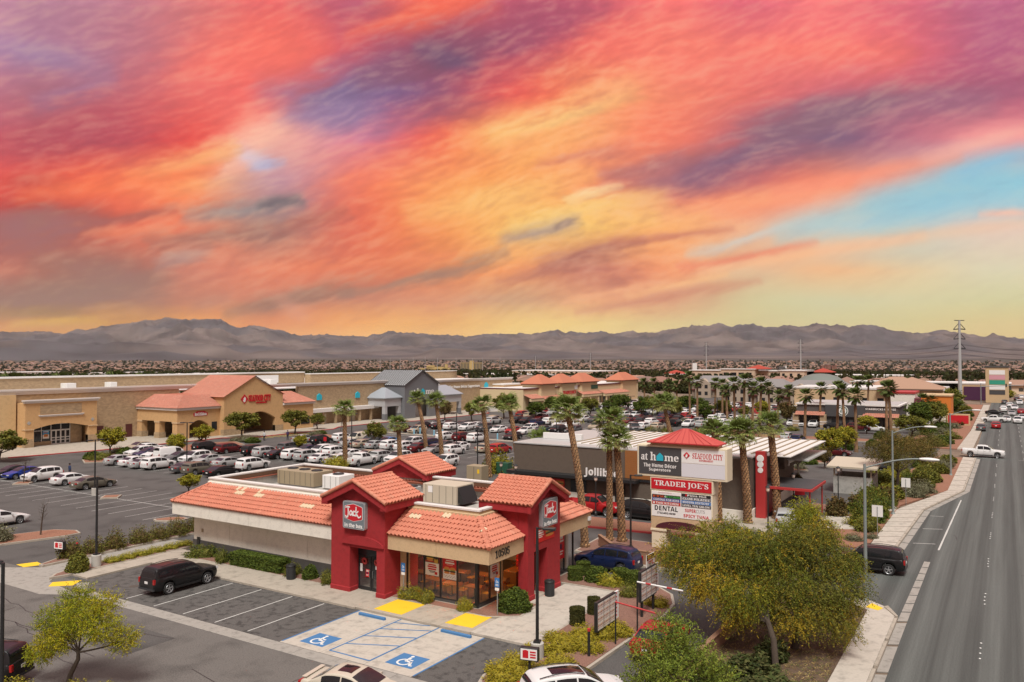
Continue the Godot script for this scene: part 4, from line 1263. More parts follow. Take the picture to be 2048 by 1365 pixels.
	for i in ch.size():
		var spot: Vector3 = ch[i][1].origin
		var broken := false
		for b in [[-48.6, 5.0, 0.5], [-46.3, 5.02, 0.45], [-41.2, 4.75, 0.75], [-38.3, 4.8, 0.35], [-31.8, 4.9, 0.4], [-29.6, 5.05, 0.3], [-26.6, 4.75, 0.3]]:
			if absf(spot.x - b[0]) < b[2] and absf(spot.y - b[1]) < 0.14 and -spot.z < 41.0: broken = rng.randf() < 0.75
		if i < 300:
			var q := MeshInstance3D.new()
			q.name = "roof_tile"
			q.mesh = tile
			q.material_override = tints[rng.randi() % 6] if not broken else pale
			o.add_child(q, true)
			q.transform = ch[i][1]
		else:
			rest.append(ch[i][1])
			rc.append(Color(0.62, 0.50, 0.34) if broken else tile_color())
	var mm := MultiMesh.new()
	mm.transform_format = MultiMesh.TRANSFORM_3D
	mm.use_colors = true
	mm.mesh = tile
	mm.instance_count = rest.size()
	for i in rest.size():
		mm.set_instance_transform(i, rest[i]); mm.set_instance_color(i, rc[i])
	var mi := MultiMeshInstance3D.new()
	mi.multimesh = mm
	mi.name = "roof_tiles"
	mi.set_meta("kind", "stuff")
	o.add_child(mi)
	sign_cabinet("grey square sign with red hexagon on the entrance tower above the double doors", P(-35.2, 37.92, 5.08), 0, 1.85, 1.72)
	sign_cabinet("grey square sign with red hexagon on the tower above the food banner", P(-25.0, 44.4, 5.25), PI / 2, 1.95, 1.72)
	# rooftop plant
	rooftop_unit("long tan rooftop air conditioner with fan grilles", P(-49.7, 47.3, 4.52), 4.2, 2.2, 1.25, M.tan_metal, 3)
	rooftop_unit("square white ribbed rooftop air conditioner", P(-45.9, 47.3, 4.52), 1.8, 1.8, 1.15, M.white_metal, 1)
	rooftop_unit("large beige rooftop air handler with dark intake hood", P(-34.6, 46.9, 4.52), 3.0, 2.2, 1.45, M.beige_metal, 0)
	rooftop_unit("small grey rooftop condenser by the rear tower", P(-38.0, 46.9, 4.52), 1.0, 1.0, 0.9, M.grey_metal, 1)
	for k in [[-43.6, 47.6, 0.5], [-42.2, 46.0, 0.35], [-31.0, 48.6, 0.4], [-47.5, 43.5, 0.3]]:
		m = MB.new(); m.lathe([[0.0, 0.0], [0.12, 0.0], [0.12, k[2]], [0.2, k[2]], [0.2, k[2] + 0.1], [0.0, k[2] + 0.14]], P(k[0], k[1], 4.5), 12)
		single("roof_vent", m, M.grey_metal, "small round metal vent pipe on the restaurant roof", "vent", "vent pipes on the restaurant roof")
	build_interior()

func rooftop_unit(label: String, at: Vector3, w: float, l: float, h: float, m: Material, fans: int) -> void:
	var o := thing("rooftop_unit", label, "air conditioner", at)
	var b := MB.new(); b.bbox(-w / 2, w / 2, 0.12, h, -l / 2, l / 2, 0.03); pt("casing", b, m, o)
	b = MB.new(); b.box(-w / 2 + 0.1, w / 2 - 0.1, -0.02, 0.12, -l / 2 + 0.1, l / 2 - 0.1); pt("curb", b, M.grey_metal, o)
	for k in int(w / 0.6):
		b = MB.new(); var x := -w / 2 + 0.3 + k * 0.6
		b.box(x - 0.012, x + 0.012, 0.16, h - 0.06, -l / 2 - 0.012, -l / 2); pt("panel_joint", b, M.dark_metal, o)
	for k in fans:
		b = MB.new(); b.lathe([[0.42, 0.0], [0.46, 0.0], [0.46, 0.08], [0.40, 0.08], [0.38, 0.02], [0.0, 0.02]], Vector3(lerpf(-w / 2, w / 2, (k + 0.5) / maxi(fans, 1)), h, 0), 18); pt("fan_grille", b, M.dark_metal, o)
	if fans == 0:
		b = MB.new()
		b.prism([[0, 0.2], [0.55, 0.2], [0, h - 0.1]], Vector3(w / 2, 0, l / 2 - 0.2), Vector3.RIGHT, Vector3.UP, Vector3(0, 0, -l + 0.4)); pt("intake_hood", b, M.black_metal, o)
		b = MB.new(); b.box(-w / 2 + 0.5, -w / 2 + 0.9, h - 0.6, h - 0.15, -l / 2 - 0.016, -l / 2); pt("label_plate", b, M.sign_white, o)

func build_interior() -> void:
	var wood := mat("table_wood", 0.30, 0.13, 0.045, 0.35)
	var seat_y := mat("seat_yellow", 0.55, 0.30, 0.03, 0.5)
	var spots := [[-31.3, 41.0], [-29.8, 40.8], [-28.2, 41.0], [-31.0, 43.4], [-29.2, 43.6], [-33.2, 42.0], [-27.8, 43.2]]
	var t0: Node3D; var c0: Node3D
	for i in spots.size():
		var at := P(spots[i][0], spots[i][1], 0.14)
		if i == 0:
			t0 = thing("dining_table", "small wooden table inside behind the restaurant windows", "table", at, 0, "tables inside the restaurant")
			var m := MB.new(); m.bbox(-0.6, 0.6, 0.70, 0.75, -0.36, 0.36, 0.012); pt("table_top", m, wood, t0)
			m = MB.new(); m.lathe([[0.26, 0.0], [0.26, 0.02], [0.04, 0.06], [0.035, 0.70]], Vector3.ZERO, 12); pt("pedestal", m, M.black_metal, t0)
			t0.set_meta("base_name", "dining_table")
		else: copy(t0, at)
		for s in [-1, 1]:
			var cat := at + Vector3(s * 0.85, 0, 0.0)
			if c0 == null:
				c0 = thing("dining_chair", "metal dining chair with yellow seat inside behind the restaurant windows", "chair", cat, PI / 2, "chairs inside the restaurant")
				var m := MB.new(); m.bbox(-0.21, 0.21, 0.43, 0.46, -0.21, 0.21, 0.01); pt("seat", m, seat_y, c0)
				pc("backrest", wood, c0, -0.21, 0.21, 0.62, 0.88, -0.22, -0.19, 0.008)
				for q in [[-0.19, -0.2, 0.88], [0.19, -0.2, 0.88], [-0.19, 0.19, 0.43], [0.19, 0.19, 0.43]]:
					m = MB.new(); m.tube([Vector3(q[0] * 1.08, 0, -q[1] * 1.1), Vector3(q[0], q[2], -q[1])], 0.013, 6); pt("leg", m, M.black_metal, c0)
				c0.set_meta("base_name", "dining_chair")
			else: copy(c0, cat, -PI / 2 * s)
	# lit pendant lamps over the tables
	for q in [[-27.9, 40.6], [-29.9, 41.6], [-31.6, 42.4], [-29.0, 44.6]]:
		var o := thing("pendant_lamp", "small lit red pendant lamp hanging inside the restaurant", "lamp", P(q[0], q[1], 2.55), 0, "pendant lamps inside the restaurant")
		var b := MB.new(); b.lathe([[0.0, 0.30], [0.05, 0.28], [0.15, 0.04], [0.16, 0.0]], Vector3.ZERO, 14); pt("lamp_shade", b, M.red_metal, o)
		b = MB.new(); b.tube([Vector3(0, 0.28, 0), Vector3(0, 1.0, 0)], 0.01, 5); pt("cord", b, M.black, o)
		b = MB.new(); b.lathe([[0.0, 0.0], [0.05, 0.03], [0.05, 0.08], [0.0, 0.12]], Vector3(0, -0.02, 0), 10)
		var bulb := mat("bulb", 1.0, 0.6, 0.3, 0.5)
		bulb.emission_enabled = true
		bulb.emission = Color(1.0, 0.62, 0.32)
		bulb.emission_energy_multiplier = 4.0
		pt("bulb", b, bulb, o)
		var l := OmniLight3D.new()
		l.name = "lamp_light"
		l.light_color = Color(1.0, 0.72, 0.42)
		l.light_energy = 0.9
		l.omni_range = 12.0
		l.light_size = 0.05
		l.shadow_enabled = true
		o.add_child(l)
		l.position = Vector3(0, 0.04, 0)
	var m := MB.new(); m.bbox(-35.0, -33.6, 0.14, 1.15, 43.5, 49.5, 0.02)
	single("service_counter", m, M.stucco_red, "red order counter along the inner wall of the restaurant", "counter")
	m = MB.new(); m.bbox(-28.4, -27.4, 0.14, 1.0, 44.6, 49.0, 0.02)
	single("booth_bench", m, wood, "long wooden booth inside by the side windows", "bench")

func offset(pts: Array, by: float) -> Array:
	var poly := PackedVector2Array()
	for p in pts: poly.append(Vector2(p[0], p[1]))
	if Geometry2D.is_polygon_clockwise(poly): poly.reverse()
	var r := Geometry2D.offset_polygon(poly, by, Geometry2D.JOIN_ROUND)
	var out := []
	if r.size():
		for p in r[0]: out.append([p.x, p.y])
	return out

func bed(called: String, pts: Array, fill: Material, kerb: Material = null, y := 0.15) -> Node3D:
	# a kerbed planting bed
	var o := Node3D.new()
	o.name = numbered(called)
	add_child(o)
	o.set_meta("kind", "structure")
	var m := MB.new(); m.slab(pts, -0.05, y); structure("kerb", m, kerb if kerb else M.concrete, "", o)
	m = MB.new(); m.slab(offset(pts, -0.17), y - 0.03, y + 0.02); structure("gravel", m, fill, "", o)
	return o

func stripe(m: MB, a: Vector3, b: Vector3, w := 0.1, y := 0.010) -> void:
	# painted line as a thin sheet, broken up a little along its length
	var t := (b - a); var l := t.length(); t /= l
	var nn := Vector3(-t.z, 0, t.x) * w / 2
	var n := int(maxf(1, l / 1.2))
	for k in n:
		var p := a + t * (l * k / n); var q := a + t * (l * (k + 1.0) / n - 0.004)
		var j := nn * rng.randf_range(0.85, 1.05)
		p.y = y; q.y = y
		m.quad(p - j, p + j, q + j, q - j)

func paved(called: String, x0: float, x1: float, d0: float, d1: float, nx: int, nd: int, m: Material, y1 := 0.13) -> Node3D:
	# a pavement of separate cast slabs with open joints
	var o := Node3D.new()
	o.name = numbered(called)
	add_child(o)
	o.set_meta("kind", "structure")
	var b := MB.new(); b.box(x0 + 0.02, x1 - 0.02, -0.05, y1 - 0.02, d0 + 0.02, d1 - 0.02); structure("bedding", b, M.concrete_worn, "", o)
	for i in nx:
		for j in nd:
			var s := MB.new()
			s.bbox(lerpf(x0, x1, float(i) / nx) + 0.008, lerpf(x0, x1, (i + 1.0) / nx) - 0.008, -0.02, y1 + rng.randf_range(-0.003, 0.003), lerpf(d0, d1, float(j) / nd) + 0.008, lerpf(d0, d1, (j + 1.0) / nd) - 0.008, 0.012)
			structure("paving_slab", s, m, "", o)
	return o

func wheelchair(m: MB, c: Vector3, s: float) -> void:
	# painted wheelchair figure, lying flat, read from the south
	var y := 0.022
	var seg := func(a: Array, b: Array, w: float) -> void:
		var p := c + Vector3(a[0] * s, 0, -a[1] * s); var q := c + Vector3(b[0] * s, 0, -b[1] * s)
		var t := (q - p).normalized(); var nn := Vector3(-t.z, 0, t.x) * w * s
		p.y = y; q.y = y
		m.quad(p - nn, p + nn, q + nn, q - nn)
	for k in 14:
		var a := PI * (0.62 + 1.55 * k / 14.0); var b := PI * (0.62 + 1.55 * (k + 1.05) / 14.0)
		seg.call([-0.02 + 0.26 * cos(a), -0.16 + 0.26 * sin(a)], [-0.02 + 0.26 * cos(b), -0.16 + 0.26 * sin(b)], 0.04)
	seg.call([-0.06, 0.30], [-0.03, -0.08], 0.055)
	seg.call([-0.04, 0.10], [0.20, 0.08], 0.035)
	seg.call([-0.03, -0.06], [0.24, -0.08], 0.05)
	seg.call([0.22, -0.06], [0.36, -0.36], 0.045)
	seg.call([0.34, -0.36], [0.46, -0.33], 0.04)
	for k in 8:
		var a := TAU * k / 8; var b := TAU * (k + 1) / 8
		m.tri(c + Vector3(-0.07 * s, y, -0.40 * s), c + Vector3((-0.07 + 0.075 * cos(a)) * s, y, (-0.40 - 0.075 * sin(a)) * s), c + Vector3((-0.07 + 0.075 * cos(b)) * s, y, (-0.40 - 0.075 * sin(b)) * s))

func build_grounds() -> void:
	rng.seed = 31
	var m := MB.new(); m.slab([[-127, -40], [-10.2, -40], [-10.2, 66], [-9.6, 140], [-9.6, 300], [-127, 300]], -0.05, 0.0)
	structure("parking_lot", m, M.asphalt_lot)
	m = MB.new(); m.slab([[-66.5, -30], [-14.0, -30], [-14.0, 20], [-21.4, 28.6], [-50.0, 28.6], [-52.4, 30.4], [-66.5, 30.2]], -0.04, 0.005)
	structure("aisle", m, M.asphalt)
	m = MB.new(); m.slab([[-53.1, 30.6], [-50.1, 29.55], [-32.9, 29.55], [-32.9, 35.7], [-53.1, 35.7]], -0.04, 0.005)
	structure("stall_paving", m, M.asphalt_stall)
	m = MB.new(); m.slab([[-24.0, 29.55], [-21.2, 29.55], [-21.2, 35.75], [-24.0, 35.75]], -0.04, 0.005)
	structure("stall_paving", m, M.asphalt_stall)
	# concrete: gutter band, accessible pad, drive-thru exit apron
	paved("gutter", -50.0, -21.6, 28.62, 29.55, 9, 1, M.concrete_worn, 0.008)
	m = MB.new(); m.slab([[-52.4, 30.6], [-49.6, 28.65], [-50.02, 28.65], [-53.0, 30.0]], -0.04, 0.009); structure("gutter", m, M.concrete_worn)
	paved("accessible_stalls", -32.9, -24.0, 29.57, 35.78, 3, 2, M.concrete_pale, 0.009)
	m = MB.new(); m.slab([[-59.0, 41.5], [-59.0, 31.0], [-61.5, 29.4], [-62.5, 27.4], [-52.5, 27.4], [-50.2, 28.6], [-54.9, 29.3], [-56.5, 31.0], [-56.5, 41.5]], -0.04, 0.010); structure("exit_lane", m, M.concrete_worn)
	# sidewalks and plaza
	paved("sidewalk", -53.2, -33.3, 35.72, 39.3, 10, 1, M.concrete)
	paved("sidewalk", -33.3, -24.95, 35.80, 38.35, 4, 1, M.concrete)
	paved("sidewalk", -55.0, -53.2, 30.9, 39.5, 1, 5, M.concrete)
	paved("plaza", -24.95, -21.1, 35.85, 46.8, 2, 4, M.concrete_pale)
	paved("path", -21.1, -19.9, 38.4, 39.5, 1, 1, M.concrete_pale)
	m = MB.new(); m.box(-27.0, -24.96, 0.0, 0.127, 42.1, 46.2); structure("porch_floor", m, M.concrete)
	m = MB.new(); m.box(-37.4, -32.8, 0.0, 0.127, 39.3, 40.9); structure("porch_floor", m, M.concrete)
	# beds round the restaurant
	bed("planting_bed", [[-33.2, 38.36], [-25.6, 38.36], [-24.96, 38.75], [-23.9, 39.5], [-24.1, 42.08], [-26.85, 42.08], [-26.85, 39.38], [-33.2, 39.38]], M.gravel, null, 0.14)
	bed("planting_bed", [[-52.0, 38.0], [-37.6, 38.2], [-37.6, 39.32], [-53.4, 39.32], [-53.2, 38.6]], M.gravel, null, 0.14)
	bed("planting_bed", [[-21.08, 31.3], [-20.8, 30.5], [-20.0, 30.1], [-18.4, 30.1], [-17.5, 30.7], [-17.25, 32.0], [-17.1, 38.0], [-16.9, 44.0], [-17.2, 46.4], [-18.0, 48.2], [-19.4, 49.4], [-21.5, 49.9], [-26.15, 50.2], [-26.15, 46.82], [-21.08, 46.82]], M.gravel)
	bed("planting_bed", [[-56.55, 41.5], [-56.6, 32.0], [-56.0, 30.2], [-55.3, 29.5], [-55.02, 30.6], [-55.02, 41.5]], M.gravel)
	bed("planting_bed", [[-59.0, 47.0], [-59.0, 31.0], [-59.5, 31.0], [-60.4, 33.0], [-60.4, 47.0]], M.gravel)
	bed("traffic_island", [[-68.7, 22.0], [-68.5, 33.0], [-67.2, 37.4], [-67.3, 38.5], [-68.6, 38.9], [-70.6, 38.0], [-71.6, 35.0], [-71.6, 22.0]], M.gravel_orange)
	bed("traffic_island", [[-67.3, 45.3], [-66.6, 45.0], [-65.4, 45.6], [-64.7, 46.6], [-64.9, 47.3], [-65.7, 47.4], [-66.9, 46.7]], M.gravel_orange)
	for c in [[-100.3, 50.3], [-82.3, 50.35], [-64.0, 50.4]]:
		bed("traffic_island", [[c[0], c[1] - 1.25], [c[0] + 1.25, c[1]], [c[0], c[1] + 1.25], [c[0] - 1.25, c[1]]], M.gravel_orange)
	bed("traffic_island", [[-112.3, 64.6], [-110.9, 66.5], [-110.6, 72.0], [-110.9, 77.0], [-116.5, 77.0], [-119.0, 73.0], [-116.0, 66.4]], M.gravel_orange)
	bed("traffic_island", [[-114.5, 80.0], [-112.4, 80.0], [-112.4, 93.0], [-118.0, 95.5], [-121.0, 90.0], [-119.0, 83.0]], M.gravel_orange)
	bed("traffic_island", [[-112.0, 106.5], [-108.5, 106.5], [-108.5, 112.5], [-114.0, 114.0]], M.gravel_orange)
	for c in [[-96.5, 70.3], [-99.5, 86.6], [-79.5, 86.6], [-92.0, 104.0], [-70.0, 86.6], [-86.5, 120.5]]:
		bed("traffic_island", [[c[0] - 1.0, c[1] - 1.0], [c[0] + 1.0, c[1] - 1.0], [c[0] + 1.0, c[1] + 1.0], [c[0] - 1.0, c[1] + 1.0]], M.gravel_orange)
	# behind the drive-thru: the block walled bed with palms and the big sign, the drive, the red kerbed island
	bed("planting_bed", [[-28.6, 55.2], [-24.2, 54.5], [-14.2, 54.5], [-13.2, 53.6], [-12.0, 56.0], [-12.0, 60.6], [-29.0, 60.9]], M.gravel)
	bed("planting_bed", [[-34.0, 63.5], [-25.5, 64.4], [-19.0, 64.8], [-17.2, 66.0], [-18.5, 68.0], [-34.5, 67.7]], M.gravel_orange, M.red_paint)
	bed("planting_bed", [[-17.6, 69.5], [-15.6, 69.0], [-13.6, 71.5], [-13.8, 76.5], [-16.8, 79.0], [-18.4, 77.4], [-20.6, 75.2], [-22.5, 72.4], [-20.0, 70.5]], M.concrete, M.concrete)
	# paint: stall lines by the restaurant
	m = MB.new()
	for x in [-46.9, -44.06, -41.25, -38.4, -35.63]: stripe(m, P(x, 29.75), P(x, 35.55))
	single("stall_lines", m, M.line_paint, "white painted lines of the stalls beside the black SUV", "road marking").set_meta("kind", "structure")
	var blue: Material = M.blue_paint
	m = MB.new()
	for s in [[-32.85, 29.7, -32.85, 35.7], [-29.72, 30.05, -29.72, 35.75], [-27.0, 30.05, -27.0, 35.75], [-23.95, 29.7, -23.95, 35.7], [-29.72, 30.05, -27.0, 30.05], [-29.7, 31.2, -27.05, 32.4], [-29.7, 32.6, -27.05, 33.8], [-29.7, 33.9, -27.05, 35.1], [-29.7, 35.1, -27.6, 35.72]]: stripe(m, P(s[0], s[1]), P(s[2], s[3]), 0.11, 0.017)
	single("accessible_bay_lines", m, blue, "blue painted outline and hatching of the accessible parking bays", "road marking").set_meta("kind", "structure")
	for c in [[-31.2, 30.9], [-25.4, 31.05]]:
		var o := thing("accessible_emblem", "blue square with white wheelchair figure painted on the bay", "road marking", Vector3.ZERO, 0, "wheelchair emblems painted on the bays")
		pb("square", blue, o, c[0] - 0.83, c[0] + 0.83, 0.0, 0.017, c[1] - 0.74, c[1] + 0.74)
		m = MB.new(); wheelchair(m, P(c[0], c[1]), 1.35); pt("figure", m, M.white_paint, o)
	for c in [[-31.4, 35.15], [-25.55, 35.35]]:
		m = MB.new(); m.bbox(-1.0, 1.0, -0.002, 0.14, -0.09, 0.09, 0.03)
		single("wheel_stop", m, blue, "blue concrete wheel stop at the head of an accessible bay", "wheel stop", "blue wheel stops of the accessible bays", P(c[0], c[1], 0.01))
	for q in [[[-32.1, 38.3], [-30.0, 38.3], [-30.0, 36.1], [-32.1, 36.1]], [[-27.0, 38.3], [-25.3, 38.5], [-25.2, 36.4], [-27.0, 36.3]], [[-61.4, 30.4], [-60.9, 31.6], [-59.7, 31.4], [-60.2, 30.3]], [[-54.5, 29.3], [-53.3, 30.6], [-52.6, 29.6], [-53.7, 28.6]]]:
		m = MB.new(); m.slab(q, -0.02, 0.139 if q[0][1] > 35 else 0.018)
		var o := single("tactile_pad", m, M.yellow_paint, "bright yellow tactile pad on the %s" % ["ramp by the storefront windows", "ramp by the corner of the plaza", "kerb ramp beside the clearance box", "kerb end by the round bush"][[-32.1, -27.0, -61.4, -54.5].find(q[0][0])], "tactile pad")
		o.set_meta("kind", "structure")
	# paint in the big lots
	m = MB.new()
	for row in [[50.3, -107, -60, 5.4], [70.4, -108, -79, 5.6], [86.5, -110, -66, 5.4], [104.0, -108, -62, 5.2], [121.0, -106, -78, 5.2], [138.0, -106, -74, 5.2], [154.0, -108, -66, 5.2], [172.0, -106, -56, 5.2]]:
		var x: float = row[1]
		stripe(m, P(row[1], row[0]), P(row[2], row[0]), 0.10, 0.006)
		while x < row[2]:
			stripe(m, P(x, row[0] - row[3]), P(x, row[0] + row[3]), 0.09, 0.0075)
			x += 2.76
	for k in 9: stripe(m, P(-45.0 + k * 2.8, 132.0), P(-45.0 + k * 2.8, 137.0), 0.10, 0.006)
	for k in 9: stripe(m, P(-45.0 + k * 2.8, 146.0), P(-45.0 + k * 2.8, 151.0), 0.10, 0.006)
	single("lot_lines", m, M.line_paint, "white painted stall lines of the wide parking lot", "road marking").set_meta("kind", "structure")
	# zebra and yellow walk lines before the market
	m = MB.new()
	for k in 9: stripe(m, P(-124.0 + k * 0.2, 103.0 + k * 1.4), P(-119.0 + k * 0.2, 103.6 + k * 1.4), 0.22, 0.008)
	single("crosswalk_lines", m, M.yellow_paint, "yellow painted crosswalk bars before the market arch", "road marking").set_meta("kind", "structure")
	# sealed cracks, tyre marks and patches in the asphalt
	m = MB.new()
	for k in 34:
		var a := P(rng.randf_range(-64, -23), rng.randf_range(14, 28), 0) if k < 14 else P(rng.randf_range(-4, 14), rng.randf_range(30, 130), 0)
		var dirv := Vector3(1, 0, rng.randf_range(-0.2, 0.2)) if rng.randf() < 0.5 else Vector3(rng.randf_range(-0.15, 0.15), 0, -1)
		for i in rng.randi_range(4, 9):
			var b := a + (dirv + Vector3(rng.randf_range(-0.25, 0.25), 0, rng.randf_range(-0.25, 0.25))) * rng.randf_range(0.6, 1.3)
			if b.x < -66 or (b.x > -23 and b.x < -4.5) or (b.x < -4 and -b.z > 28.4): break
			stripe(m, a, b, 0.055, 0.0085)
			a = b
	single("crack_seal", m, mat("sealant", 0.030, 0.029, 0.028, 0.6), "dark wavy crack seal lines in the asphalt", "crack seal").set_meta("kind", "structure")
	for q in [[-58.0, -52.0, 20.0, 23.5], [-41.5, -38.0, 24.0, 27.0]]:
		m = MB.new(); m.box(q[0], q[1], -0.02, 0.0065, q[2], q[3]); structure("asphalt_patch", m, M.asphalt_lot)
	# walks along the stores, red kerb faces
	m = MB.new(); m.slab([[-142, 40], [-128.2, 40], [-128.0, 62], [-125.8, 75], [-125.6, 99], [-121.6, 101], [-121.6, 124], [-124.2, 128], [-124.2, 146], [-120.5, 150], [-120.5, 182], [-124.0, 186], [-118.0, 200], [-113.5, 200], [-110.0, 282], [-142, 282]], -0.04, 0.12)
	structure("store_walk", m, M.concrete)
	m = MB.new()
	var edge := [[-128.0, 62], [-125.8, 75], [-125.6, 99], [-121.6, 101], [-121.6, 124], [-124.2, 128], [-124.2, 146], [-120.5, 150], [-120.5, 182], [-124.0, 186]]
	for i in edge.size() - 1:
		var a := P(edge[i][0] - 0.05, edge[i][1], 0.07); var b := P(edge[i + 1][0] - 0.05, edge[i + 1][1], 0.07)
		var t := (b - a).normalized(); var nn := Vector3(-t.z, 0, t.x)
		m.obox((a + b) / 2, (b - a) / 2, Vector3(0, 0.062, 0), nn * 0.16)
	structure("red_kerb", m, M.red_paint)
	# slump block walls along the drive-thru
	block_wall("tan slump block garden wall behind the blue SUV", [P(-27.6, 57.6), P(-24.6, 54.35), P(-14.4, 54.3)], 1.05, M.block_brown)
	block_wall("reddish block wall along the outer side of the drive-thru lane", [P(-13.0, 52.6), P(-12.75, 46.0), P(-12.9, 34.0), P(-13.3, 26.0)], 0.85, M.block_brown)
	m = MB.new(); m.slab([[-13.35, 26], [-13.0, 34], [-12.85, 46], [-13.1, 52.5], [-14.3, 54.1], [-24.6, 54.1], [-24.6, 53.7], [-14.6, 53.7], [-13.7, 52.4], [-13.45, 46], [-13.6, 34], [-13.95, 26]], -0.04, 0.13)
	structure("kerb", m, M.concrete)

func block_wall(label: String, pts: Array, h: float, m: Material) -> void:
	var o := thing("block_wall", label, "wall", Vector3.ZERO)
	var block := MB.new(); block.bbox(-0.196, 0.196, 0.0, 0.196, -0.1, 0.1, 0.012)
	var bm := block.done(m)
	var count := 0
	for i in pts.size() - 1:
		var t: Vector3 = pts[i + 1] - pts[i]
		var l := t.length(); t /= l
		var turn := atan2(-t.z, t.x)
		var core := MB.new(); core.obox((pts[i] + pts[i + 1]) / 2 + Vector3(0, h / 2, 0), t * l / 2, Vector3(0, h / 2 - 0.01, 0), Vector3(-t.z, 0, t.x) * 0.085)
		pt("mortar", core, M.concrete_worn, o)
		for r in int(h / 0.2):
			var n := int(l / 0.4)
			for k in n:
				if count >= 298: break
				var p: Vector3 = pts[i] + t * ((k + 0.5 + (0.25 if r % 2 else -0.25)) * l / n)
				var q := MeshInstance3D.new()
				q.name = "block"
				q.mesh = bm
				o.add_child(q, true)
				q.position = p + Vector3(0, r * 0.2, 0)
				q.rotation.y = turn + rng.randf_range(-0.01, 0.01)
				count += 1
		var cap := MB.new(); cap.obox((pts[i] + pts[i + 1]) / 2 + Vector3(0, floorf(h / 0.2) * 0.2 + 0.03, 0), t * (l / 2), Vector3(0, 0.03, 0), Vector3(-t.z, 0, t.x) * 0.13)
		pt("cap", cap, m, o)

